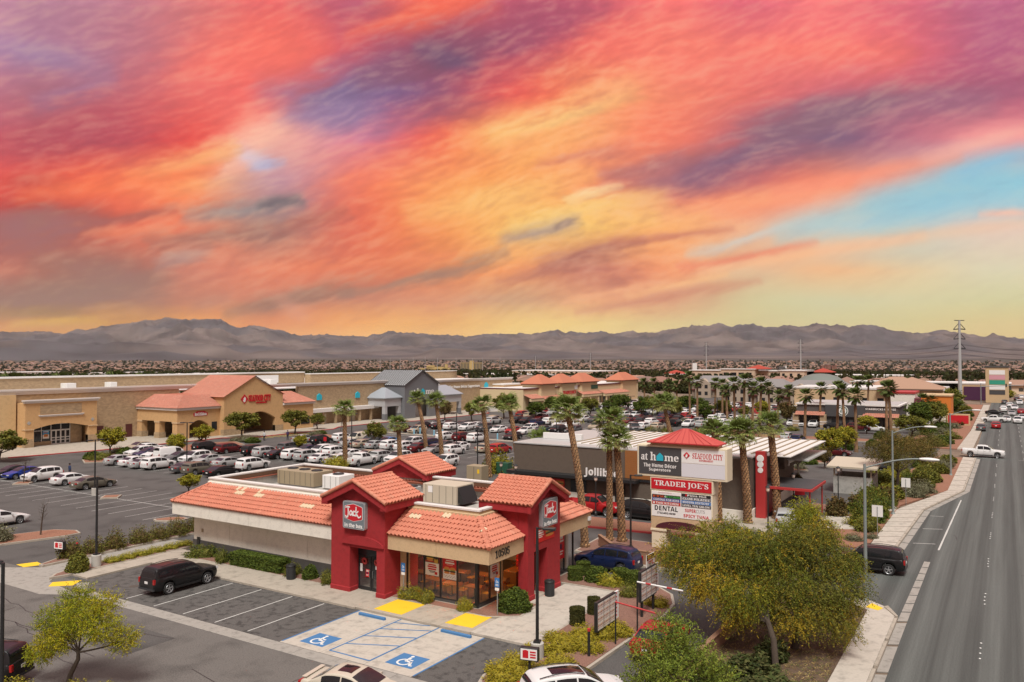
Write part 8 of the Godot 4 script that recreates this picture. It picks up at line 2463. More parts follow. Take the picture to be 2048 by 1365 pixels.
	# golden ground cover in the planter
	for k in [[-20.3, 37.2], [-19.4, 36.2], [-20.2, 35.2], [-19.0, 37.6], [-18.2, 36.8], [-20.4, 33.4], [-19.6, 32.3], [-18.6, 33.2], [-20.5, 32.0], [-19.4, 38.6], [-18.4, 38.9], [-18.3, 40.2], [-18.6, 34.4], [-19.9, 31.2], [-17.9, 39.8], [-18.0, 45.6]]:
		shrub("wild", [Color(0.30, 0.245, 0.022), Color(0.36, 0.27, 0.025), Color(0.22, 0.20, 0.022)], 16 + int(absf(k[0]) * 10) % 3, P(k[0], k[1], 0.14), 1.5, 0.55, 1.5, "golden low mound in the planter beside the plaza", "golden mounds of the planter", "ground_cover_shrub")
	# hedge balls along the exit lane, ground cover on its other side
	for k in 7: shrub("wild", RUSTY + OLIVE, 20 + k % 2, P(-59.75, 33.4 + k * 1.75 + (0.4 if k > 2 else 0.0), 0.13), 1.7, [1.5, 1.2, 1.5, 1.35, 1.2, 1.5, 1.5][k], 1.6, "rusty olive shrub in the row along the exit lane", "rusty shrubs along the exit lane")
	for k in 6: shrub("wild", YELLOW_GREEN, 22, P(-55.8, 34.3 + k * 1.2, 0.13), 1.2, 0.42, 1.5, "low yellow ground cover along the walk by the exit lane", "yellow ground cover by the exit lane", "ground_cover_shrub")
	shrub("ball", OLIVE, 23, P(-55.4, 31.5, 0.13), 1.5, 1.25, 1.4, "round clipped shrub at the foot of the lamp post base")
	for k in [[-70.2, 33.2, 2.4, 1.5], [-70.3, 31.2, 2.6, 1.6], [-70.2, 29.0, 2.4, 1.5], [-70.3, 27.0, 2.4, 1.5]]: shrub("wild", SAGE, 24, P(k[0], k[1], 0.13), k[2], k[3], k[2], "pale sage shrub on the gravel island by the white sedan", "pale sage shrubs on the gravel island")
	for k in [[-38.0, 19.2], [-36.9, 18.4], [-35.2, 20.4], [-33.7, 21.0], [-32.7, 21.5]]: shrub("wild", RUSTY + YELLOW_GREEN, 25, P(k[0], k[1] - 0.6, 0.0), 1.5, 0.75, 1.4, "tawny low shrub under the feathery yellow tree", "tawny shrubs under the yellow tree")
	# verge plants
	for k in [[-15.4, 74.9], [-12.3, 84.0], [-13.9, 81.0], [-10.6, 90.0]]: shrub("wild", RUSTY, 26, P(k[0], k[1], 0.1), 1.8, 1.8, 1.8, "spiky dark bronze tuft in the verge gravel", "bronze tufts of the verge", "ornamental_grass", 2600, 0.16)
	for k in [[-11.0, 77.2, 2.0, 3.2, 0], [-10.6, 81.6, 2.4, 3.2, 0], [-10.9, 80.2, 1.8, 2.8, 0], [-11.8, 88.0, 2.6, 2.0, 1], [-10.8, 94.0, 3.0, 1.5, 1], [-8.6, 96.5, 2.6, 1.5, 2], [-8.2, 100.0, 3.0, 1.4, 2], [-8.6, 104.0, 3.0, 1.2, 1], [-8.4, 109.0, 3.4, 1.3, 1], [-8.8, 113.0, 3.0, 1.3, 1], [-7.6, 118.0, 2.6, 1.2, 1], [-7.4, 124.0, 2.6, 1.4, 2], [-7.2, 130.0, 2.4, 1.2, 1], [-12.6, 102.0, 4.0, 1.6, 1], [-13.6, 108.0, 4.0, 1.2, 1]]:
		var pal: Array = [GREEN + OLIVE, OLIVE, SAGE][k[4]]
		shrub("ball" if k[4] == 1 else "wild", pal, 27 + k[4], P(k[0], k[1], 0.1), k[2], k[3], k[2], ["tall green shrub by the street lamp in the verge", "rounded olive shrub along the street verge", "pale sage shrub along the street verge"][k[4]], ["tall green shrubs of the verge", "olive shrubs of the verge", "sage shrubs of the verge"][k[4]])
	for k in 22:
		var pal: Array = [OLIVE, YELLOW_GREEN, GREEN][k % 3]
		shrub("wild", pal, 60 + k % 3, P(-9.9 - rng.randf() * 3.2 + maxf(0.0, k - 12) * 0.25, 75.0 + k * 2.4, 0.1), rng.randf_range(1.6, 2.8), rng.randf_range(0.8, 1.7), rng.randf_range(1.6, 2.8), ["olive", "golden", "deep green"][k % 3] + " loose shrub crowding the verge by the bus bay", ["olive", "golden", "deep green"][k % 3] + " loose shrubs by the bus bay")
	for k in [[-9.6, 72.0, 0.9, 0.5], [-10.8, 70.6, 1.4, 0.6], [-9.9, 75.4, 0.8, 0.7]]: shrub("wild", SAGE, 30, P(k[0], k[1], 0.1), k[2], k[3], k[2], "small sage tuft in the gravel near the driveway", "small sage tufts near the driveway")
	for k in [[-10.3, 38.0, 2.2, 0.9], [-9.0, 36.0, 2.4, 0.8], [-11.2, 35.6, 2.2, 1.1], [-10.0, 40.6, 1.4, 1.0], [-8.8, 33.0, 2.4, 0.7]]: shrub("wild", [Color(0.05, 0.065, 0.02), Color(0.085, 0.085, 0.03)], 31, P(k[0], k[1], 0.1), k[2], k[3], k[2], "dark spiky plant under the mesquites", "dark spiky plants under the mesquites", "yucca_plant", 2600, 0.15)
	# island shrubs about the wide lot
	for k in [[195, 922, 1], [185, 920, 2], [210, 915, 1], [250, 912, 2], [235, 908, 4], [400, 893, 2], [470, 884, 4], [488, 884, 4], [505, 886, 2], [630, 872, 4], [640, 870, 2], [670, 932, 0], [722, 925, 3], [1300, 862, 1], [1312, 864, 4], [1335, 866, 1], [1370, 850, 1], [1385, 852, 2], [1470, 868, 0], [1480, 872, 1], [1500, 868, 3], [1450, 862, 0], [1560, 930, 2], [1630, 920, 2], [1640, 905, 4], [1615, 928, 2], [1648, 912, 1], [1600, 940, 4], [1690, 900, 2], [1560, 895, 1], [1760, 878, 2], [1790, 890, 1], [1815, 890, 2], [1830, 872, 4], [1845, 868, 2], [1585, 862, 1], [1700, 898, 1], [1745, 892, 2], [1380, 872, 3], [1395, 870, 1], [1420, 875, 2], [1440, 878, 0]]:
		var p := gp(k[0], k[1])
		var pal: Array = [YELLOW_GREEN, OLIVE, GREEN, RUSTY, SAGE][k[2]]
		var s := rng.randf_range(1.8, 3.0)
		shrub("ball" if k[2] == 2 else "wild", pal, 40 + k[2], p, s, rng.randf_range(0.9, 1.5), s, ["golden", "olive", "clipped green", "rusty", "pale sage"][k[2]] + " shrub in a planting island of the wide lot", ["golden", "olive", "clipped green", "rusty", "pale sage"][k[2]] + " shrubs of the lot islands")
	for k in 26:
		var far := 154.0 + k * 5.2
		var pal: Array = [OLIVE, GREEN, SAGE][k % 3]
		shrub(["wild", "ball", "wild"][k % 3], pal, 40 + [1, 2, 4][k % 3], P(-8.6 - rng.randf() * 5.0, far, 0.1), 3.4, 1.5, 3.4, ["olive", "clipped green", "pale sage"][k % 3] + " shrub lining the far street verge", ["olive", "clipped green", "pale sage"][k % 3] + " shrubs of the far verge")
	for k in 9: tree(["olive", "deep green"][k % 2] + " street tree along the far verge", P(-11.5 - rng.randf() * 4.0, 162.0 + k * 15.0, 0.1), rng.randf_range(4.0, 6.5), rng.randf_range(4.5, 7.0), 1 + k % 2, k, ["olive", "deep green"][k % 2] + " street trees of the far verge")
	shrub("wild", YELLOW_GREEN, 50, gp(672, 938), 4.2, 1.6, 3.0, "wide yellow-green bush beside the white pickup")
	shrub("wild", YELLOW_GREEN + OLIVE, 51, gp(995, 945), 4.5, 3.2, 3.5, "pale yellow-green loose bush beside the tan utility cabinet")

# ---------- vehicles: forward is -z, origin on the ground in the middle. s runs from the nose (0) to the tail (L)
const CARS := {
	"sedan": {"L": 4.75, "W": 1.82, "ax": [0.92, 3.70], "r": 0.33, "bot": 0.20, "low": [[0, 0.56], [0.06, 0.68], [0.5, 0.80], [1.25, 0.93], [2.4, 0.96], [3.7, 1.0], [4.45, 1.0], [4.66, 0.94], [4.75, 0.74]], "top": [[1.10, 0.90], [1.55, 1.15], [2.05, 1.38], [2.5, 1.45], [3.0, 1.445], [3.4, 1.38], [3.85, 1.16], [4.2, 0.98]], "doors": [[1.62, 2.55], [2.62, 3.55]], "hood": 1.2},
	"suv": {"L": 4.70, "W": 1.87, "ax": [0.92, 3.68], "r": 0.36, "bot": 0.26, "low": [[0, 0.70], [0.06, 0.84], [0.5, 0.96], [1.15, 1.06], [2.4, 1.08], [3.8, 1.12], [4.5, 1.12], [4.64, 1.05], [4.70, 0.85]], "top": [[1.02, 1.03], [1.45, 1.32], [1.95, 1.60], [2.4, 1.70], [3.0, 1.72], [3.8, 1.68], [4.25, 1.60], [4.45, 1.38], [4.58, 1.10]], "doors": [[1.6, 2.45], [2.52, 3.4], [3.48, 4.2]], "hood": 1.1},
	"boxy": {"L": 4.75, "W": 1.86, "ax": [0.88, 3.72], "r": 0.385, "bot": 0.30, "low": [[0, 0.78], [0.05, 0.98], [0.4, 1.06], [1.2, 1.12], [2.4, 1.14], [3.8, 1.15], [4.6, 1.15], [4.70, 1.10], [4.75, 0.9]], "top": [[1.15, 1.10], [1.5, 1.40], [1.85, 1.68], [2.3, 1.77], [3.0, 1.80], [3.9, 1.79], [4.40, 1.75], [4.55, 1.55], [4.66, 1.14]], "doors": [[1.62, 2.5], [2.57, 3.4], [3.47, 4.35]], "hood": 1.2},
	"pickup": {"L": 5.7, "W": 1.98, "ax": [1.0, 4.55], "r": 0.40, "bot": 0.34, "low": [[0, 0.84], [0.05, 1.02], [0.5, 1.10], [1.5, 1.17], [2.6, 1.18], [3.6, 1.19], [5.55, 1.20], [5.66, 1.18], [5.70, 1.0]], "top": [[1.40, 1.13], [1.75, 1.42], [2.15, 1.74], [2.55, 1.86], [3.2, 1.87], [3.6, 1.82], [3.78, 1.5], [3.86, 1.17]], "doors": [[1.85, 2.75], [2.82, 3.55]], "hood": 1.45, "bed": [4.0, 5.55]},
	"van": {"L": 5.2, "W": 1.95, "ax": [0.9, 4.1], "r": 0.35, "bot": 0.24, "low": [[0, 0.75], [0.06, 0.95], [0.6, 1.10], [1.0, 1.2], [2.4, 1.2], [5.0, 1.2], [5.15, 1.1], [5.2, 0.9]], "top": [[0.7, 1.1], [1.2, 1.6], [1.6, 1.95], [2.2, 2.05], [4.6, 2.05], [4.95, 1.98], [5.1, 1.2]], "doors": [[1.4, 2.3]], "hood": 0.8},
}

func car_low(c: Dictionary, s: float) -> Array:
	# [bottom, top, half width] at s
	var L: float = c.L
	var y1 := curve_at(c.low, s)
	var y0: float = c.bot
	if s < 0.35: y0 += (0.35 - s) * 0.35
	if s > L - 0.4: y0 += (s - L + 0.4) * 0.35
	for a in c.ax:
		var ra: float = c.r + 0.065
		if absf(s - a) < ra: y0 = maxf(y0, c.r + sqrt(ra * ra - (s - a) * (s - a)))
	var e := absf(2.0 * s / L - 1.0)
	var w: float = c.W / 2.0 * (1.0 - 0.06 * pow(e, 4.0) - 0.16 * pow(maxf(e - 0.9, 0.0) / 0.1, 2.0))
	return [y0, y1, w]

func car_side(c: Dictionary, s: float, f: float, q: float) -> Vector3:
	# greenhouse surface: f 0 belt .. 1 roof centre (0.62 is the roof edge), q = side
	var top := curve_at(c.top, s)
	var lw := car_low(c, s)
	var belt: float = minf(lw[1], top) - 0.03
	var h := maxf(top - belt, 0.0)
	var wb: float = lw[2] * 0.93
	var wt := wb - h * 0.30
	var y: float; var x: float
	if f <= 0.62:
		var u := f / 0.62
		y = belt + h * 0.92 * u
		x = lerpf(wb, wt, u) + 0.02 * sin(PI * u)
	else:
		var u := (f - 0.62) / 0.38
		y = belt + h * (0.92 + 0.08 * sin(u * PI / 2))
		x = wt * (1.0 - u * u * 0.25 - u * 0.75) if u < 1.0 else 0.0
	return Vector3(x * q, y, s - float(c.L) / 2.0)

func car_body(kind: String) -> ArrayMesh:
	var key := "body_" + kind
	if shapes.has(key): return shapes[key]
	var c: Dictionary = CARS[kind]
	var L: float = c.L
	var ss := []
	var s := 0.0
	while s < L:
		ss.append(s); s += 0.12
	ss.append(0.05); ss.append(L - 0.05); ss.append(L); ss.append(L - 0.02); ss.append(0.02)
	for a in c.ax:
		var ra: float = c.r + 0.065
		for k in 13: ss.append(a + ra * sin(PI * (k / 12.0 - 0.5)) * 0.999)
		ss.append(a - ra - 0.004); ss.append(a + ra + 0.004)
	if c.has("bed"):
		for e in c.bed: ss.append(e - 0.01); ss.append(e + 0.01)
	ss.sort()
	var m := MB.new()
	var rows := []
	for t in ss:
		if t < 0 or t > L: continue
		var lw := car_low(c, t)
		var y0: float = lw[0]; var y1: float = lw[1]; var w: float = lw[2]
		y0 = minf(y0, y1 - 0.06)
		var mid := (y0 + y1) / 2
		var deep: float = y1
		if c.has("bed") and t > c.bed[0] and t < c.bed[1]: deep = 0.72
		var half := [[w * 0.86, y0], [w * 0.955, y0 + minf(0.06, (y1 - y0) * 0.2)], [w, lerpf(y0, y1, 0.45)], [w * 0.99, lerpf(y0, y1, 0.72)], [w * 0.955, y1 - 0.05 * clampf((y1 - y0) * 3, 0, 1)], [w * 0.90, y1 - 0.008], [w * 0.84, deep + (0.012 if deep == y1 else 0.0)], [w * 0.45, deep + (0.03 if deep == y1 else 0.0)], [0.0, deep + (0.036 if deep == y1 else 0.0)]]
		var line := PackedVector3Array()
		for k in half.size(): line.append(Vector3(-half[k][0], half[k][1], t - L / 2))
		for k in range(half.size() - 2, -1, -1): line.append(Vector3(half[k][0], half[k][1], t - L / 2))
		line.append(Vector3(0, y0, t - L / 2))
		rows.append(line)
	m.grid(rows, true)
	for e in [0, rows.size() - 1]:
		var ctr := Vector3(0, 0.55, rows[e][0].z)
		for j in rows[e].size():
			var j1: int = (j + 1) % rows[e].size()
			if e == 0: m.tri(rows[e][j1], rows[e][j], ctr)
			else: m.tri(rows[e][j], rows[e][j1], ctr)
	# greenhouse
	rows = []
	var t0: float = c.top[0][0]; var t1: float = c.top[-1][0]
	for k in 37:
		var t := lerpf(t0, t1, k / 36.0)
		var line := PackedVector3Array()
		var fs := [0.0, 0.2, 0.42, 0.58, 0.62, 0.68, 0.80, 1.0]
		for f in fs: line.append(car_side(c, t, f, -1.0))
		for f in range(fs.size() - 2, -1, -1): line.append(car_side(c, t, fs[f], 1.0))
		rows.append(line)
	m.grid(rows)
	shapes[key] = m.done()
	return shapes[key]

func car_panel(c: Dictionary, s0: float, s1: float, f0: float, f1: float, q: float, n := 6, out := 0.012) -> MB:
	var m := MB.new()
	var rows := []
	for i in n + 1:
		var t := lerpf(s0, s1, i / float(n))
		var line := PackedVector3Array()
		for k in 6:
			var f := lerpf(f0, f1, k / 5.0)
			var p := car_side(c, t, f, q)
			line.append(p + Vector3(q * out, out * 0.25, 0))
		if q > 0: line.reverse()
		rows.append(line)
	m.grid(rows)
	return m

func car_screen(c: Dictionary, s0: float, s1: float, out := 0.014) -> MB:
	var m := MB.new()
	var rows := []
	for i in 7:
		var t := lerpf(s0, s1, i / 6.0)
		var line := PackedVector3Array()
		for k in 11:
			var u := -1.0 + k / 5.0
			var p := car_side(c, t, 0.66, signf(u) if u != 0.0 else 1.0)
			var mid := car_side(c, t, 1.0, 1.0)
			line.append(Vector3(p.x * absf(u), lerpf(mid.y, p.y, u * u), p.z) + Vector3(0, out, out * (-1.0 if s0 < 2.3 else 1.0)))
		rows.append(line)
	m.grid(rows)
	return m

func wheel_mesh(kind: String, part_name: String) -> ArrayMesh:
	var key := "wheel_" + kind + part_name
	if shapes.has(key): return shapes[key]
	var r: float = CARS[kind].r
	var m := MB.new()
	if part_name == "tyre":
		m.lathe([[r * 0.64, -0.10], [r * 0.93, -0.11], [r, -0.075], [r, 0.075], [r * 0.93, 0.11], [r * 0.66, 0.105]], Vector3.ZERO, 22, Vector3.RIGHT)
		shapes[key] = m.done(mat("tyre", 0.018, 0.018, 0.018, 0.85))
	else:
		m.lathe([[r * 0.70, 0.09], [r * 0.66, 0.115], [r * 0.61, 0.10], [r * 0.60, 0.04]], Vector3.ZERO, 22, Vector3.RIGHT)
		for k in 5:
			var a := TAU * k / 5
			var d := Vector3(0, cos(a), sin(a)); var sd := Vector3(0, -sin(a), cos(a))
			m.obox(d * r * 0.34 + Vector3(0.09, 0, 0), d * r * 0.30, sd * r * 0.085, Vector3(0.014, 0, 0))
		m.lathe([[r * 0.16, 0.08], [r * 0.14, 0.11], [0.0, 0.115]], Vector3.ZERO, 12, Vector3.RIGHT)
		shapes[key] = m.done(mat("alloy", 0.42, 0.43, 0.44, 0.35, 0.6))
		var b := MB.new()
		b.lathe([[r * 0.62, 0.045], [0.0, 0.045]], Vector3.ZERO, 18, Vector3.RIGHT)
		b.done(mat("brake_dark", 0.03, 0.03, 0.032, 0.6), shapes[key])
	return shapes[key]

func paint(key: String) -> StandardMaterial3D:
	if M.has("paint_" + key): return M["paint_" + key]
	var v: Array = {"white": [0.66, 0.66, 0.65], "black": [0.010, 0.010, 0.011], "silver": [0.36, 0.365, 0.36], "grey": [0.075, 0.078, 0.08], "red": [0.33, 0.012, 0.014], "maroon": [0.085, 0.008, 0.010], "blue": [0.008, 0.016, 0.055], "royal": [0.012, 0.035, 0.22], "gold": [0.37, 0.31, 0.23], "bronze": [0.12, 0.11, 0.085], "teal": [0.02, 0.05, 0.065], "cream": [0.52, 0.47, 0.38], "sky": [0.04, 0.16, 0.35]}[key]
	var m := mat("paint_" + key, v[0], v[1], v[2], 0.35, 0.0)
	m.metallic_specular = 0.35
	m.clearcoat_enabled = true
	m.clearcoat = 0.35
	m.clearcoat_roughness = 0.08
	return m

func car_parts(kind: String, color: String, level: int) -> Node3D:
	# level 2: full detail, 1: lot car, 0: far lot car as one mesh
	var c: Dictionary = CARS[kind]
	var L: float = c.L
	var W: float = c.W
	var o := Node3D.new()
	var glass := mat("car_glass", 0.012, 0.014, 0.016, 0.06)
	var p := paint(color)
	var key := kind + str(level)
	var t0: float = c.top[0][0]; var t1: float = c.top[-1][0]
	var ws: Array = [t0 + 0.16, c.top[2][0] + 0.05]
	var rs: Array = [c.top[-2][0] - (0.30 if kind == "sedan" else 0.08), t1 - 0.08]
	var put := func(called: String, build: Callable, m: Material, parent: Node) -> MeshInstance3D:
		var k := "car_" + called + key
		if not shapes.has(k): shapes[k] = build.call().done()
		var q := MeshInstance3D.new()
		q.name = called.rstrip("0123456789")
		q.mesh = shapes[k]
		q.set_surface_override_material(0, m)
		parent.add_child(q, true)
		return q
	var b := MeshInstance3D.new()
	b.name = "body"
	b.mesh = car_body(kind)
	b.set_surface_override_material(0, p)
	o.add_child(b)
	put.call("windscreen", func() -> MB: return car_screen(c, ws[0], ws[1]), glass, o)
	put.call("rear_window", func() -> MB: return car_screen(c, rs[0], rs[1]), glass, o)
	if level >= 1:
		for q in 2:
			for d in c.doors.size():
				put.call("side_window%d%d" % [q, d], func() -> MB: return car_panel(c, c.doors[d][0], c.doors[d][1], 0.10, 0.53, 1.0 if q else -1.0), glass, o)
	else:
		for q in 2: put.call("side_window%d" % q, func() -> MB: return car_panel(c, c.doors[0][0], c.doors[-1][1], 0.10, 0.53, 1.0 if q else -1.0, 8), glass, o)
	for a in 2:
		for q in [-1.0, 1.0]:
			var w := Node3D.new()
			w.name = "wheel"
			o.add_child(w, true)
			w.position = Vector3(q * (W / 2 - 0.13), c.r, c.ax[a] - L / 2)
			if q < 0: w.rotation.y = PI
			var ty := MeshInstance3D.new(); ty.name = "tyre"; ty.mesh = wheel_mesh(kind, "tyre"); w.add_child(ty)
			if level >= 1:
				var ri := MeshInstance3D.new(); ri.name = "rim"; ri.mesh = wheel_mesh(kind, "rim"); w.add_child(ri)
	var tail := mat("tail_red", 0.35, 0.012, 0.012, 0.2)
	var low: float = car_low(c, L - 0.1)[1]
	var nose: float = car_low(c, 0.12)[1]
	for q in [-1.0, 1.0]:
		var i := 0 if q < 0 else 1
		put.call("tail_light%d" % i, func() -> MB:
			var m := MB.new()
			if kind in ["suv", "boxy", "pickup", "van"]: m.obox(Vector3(q * (W / 2 * 0.80), low - 0.16, L / 2 - 0.055), Vector3(0.075, 0, 0), Vector3(0, 0.15, 0), Vector3(0, 0, 0.06))
			else: m.obox(Vector3(q * (W / 2 * 0.70), low - 0.10, L / 2 - 0.05), Vector3(0.17, 0, 0), Vector3(0, 0.075, 0), Vector3(0, 0, 0.055))
			return m, tail, o)
		if level >= 1:
			put.call("headlight%d" % i, func() -> MB:
				var m := MB.new(); m.obox(Vector3(q * (W / 2 * 0.70), nose - 0.09, -L / 2 + 0.075), Vector3(0.18, 0, 0), Vector3(0, 0.07, 0), Vector3(0, 0, 0.07)); return m, mat("headlight", 0.55, 0.56, 0.56, 0.12), o)
	if level >= 1:
		put.call("grille", func() -> MB:
			var m := MB.new(); m.obox(Vector3(0, nose - 0.12, -L / 2 + 0.015), Vector3(W * 0.22, 0, 0), Vector3(0, 0.09, 0), Vector3(0, 0, 0.03)); return m, M.black, o)
		put.call("licence_plate", func() -> MB:
			var m := MB.new(); m.obox(Vector3(0, low - 0.26, L / 2 + 0.004), Vector3(0.155, 0, 0), Vector3(0, 0.075, 0), Vector3(0, 0, 0.006)); return m, M.sign_white, o)
		put.call("mirror0", func() -> MB:
			var m := MB.new(); m.obox(Vector3(-W / 2 - 0.05, float(c.low[4][1]) + 0.06, c.doors[0][0] + 0.02 - L / 2), Vector3(0.08, 0, 0), Vector3(0, 0.06, 0), Vector3(0, 0, 0.045)); return m, p, o)
		put.call("mirror1", func() -> MB:
			var m := MB.new(); m.obox(Vector3(W / 2 + 0.05, float(c.low[4][1]) + 0.06, c.doors[0][0] + 0.02 - L / 2), Vector3(0.08, 0, 0), Vector3(0, 0.06, 0), Vector3(0, 0, 0.045)); return m, p, o)
	if level >= 2:
		for q in [-1.0, 1.0]:
			var i := 0 if q < 0 else 1
			put.call("sill%d" % i, func() -> MB:
				var m := MB.new(); m.obox(Vector3(q * (W / 2 - 0.03), float(c.bot) + 0.06, 0), Vector3(0.05, 0, 0), Vector3(0, 0.06, 0), Vector3(0, 0, (float(c.ax[1]) - float(c.ax[0])) / 2 - float(c.r) - 0.12)); return m, M.black, o)
			for d in c.doors.size():
				if d > 1: continue
				put.call("door_handle%d%d" % [i, d], func() -> MB:
					var m := MB.new(); m.obox(Vector3(q * (W / 2 * 0.992), float(c.low[4][1]) - 0.16, float(c.doors[d][1]) - 0.12 - L / 2), Vector3(0.022, 0, 0), Vector3(0, 0.018, 0), Vector3(0, 0, 0.08)); return m, p, o)
				put.call("door_gap%d%d" % [i, d], func() -> MB:
					var m := MB.new(); m.obox(Vector3(q * (W / 2 * 0.985), float(c.low[4][1]) * 0.62 + 0.02, float(c.doors[d][1]) + 0.03 - L / 2), Vector3(0.012, 0, 0), Vector3(0, float(c.low[4][1]) * 0.30, 0), Vector3(0, 0, 0.006)); return m, M.black, o)
		put.call("rear_bumper", func() -> MB:
			var m := MB.new(); m.obox(Vector3(0, float(c.bot) + 0.16, L / 2 - 0.03), Vector3(W * 0.42, 0, 0), Vector3(0, 0.06, 0), Vector3(0, 0, 0.05)); return m, M.dark_metal, o)
		if kind in ["suv", "boxy"]:
			for q in [-1.0, 1.0]:
				var i := 0 if q < 0 else 1
				put.call("roof_rail%d" % i, func() -> MB:
					var m := MB.new()
					var path := []
					for k in 9:
						var t := lerpf(2.1, 4.1, k / 8.0)
						var e := car_side(c, t, 0.70, q)
						path.append(e + Vector3(0, 0.03 + 0.05 * sin(PI * clampf(k / 8.0 * 1.0, 0.12, 0.88)), 0))
					m.tube(path, 0.022, 6); return m, M.black_metal, o)
	return o

var car_stock := {}
func car(kind: String, color: String, at: Vector3, heading: float, level: int, label: String, group := "") -> Node3D:
	var key := kind + color + str(level)
	if not car_stock.has(key): car_stock[key] = car_parts(kind, color, level)
	var o: Node3D = car_stock[key].duplicate()
	o.name = numbered({"sedan": "sedan", "suv": "crossover", "boxy": "offroad_suv", "pickup": "pickup_truck", "van": "van"}[kind])
	add_child(o)
	o.position = at
	o.rotation.y = heading
	if level < 2: o.scale = Vector3(rng.randf_range(0.97, 1.03), rng.randf_range(0.94, 1.05), rng.randf_range(0.92, 1.05))
	tag(o, label, {"sedan": "car", "suv": "car", "boxy": "car", "pickup": "pickup truck", "van": "van"}[kind], group)
	return o

func sunroof(o: Node, kind: String, s0: float, s1: float) -> void:
	var c: Dictionary = CARS[kind]
	var m := MB.new()
	var rows := []
	for i in 5:
		var t := lerpf(s0, s1, i / 4.0)
		var line := PackedVector3Array()
		for k in 7:
			var u := -1.0 + k / 3.0
			var e := car_side(c, t, 0.80, 1.0); var mid := car_side(c, t, 1.0, 1.0)
			line.append(Vector3(e.x * u * 0.95, lerpf(mid.y, e.y, u * u) + 0.01, e.z))
		rows.append(line)
	m.grid(rows)
	pt("sunroof", m, M.car_glass, o)

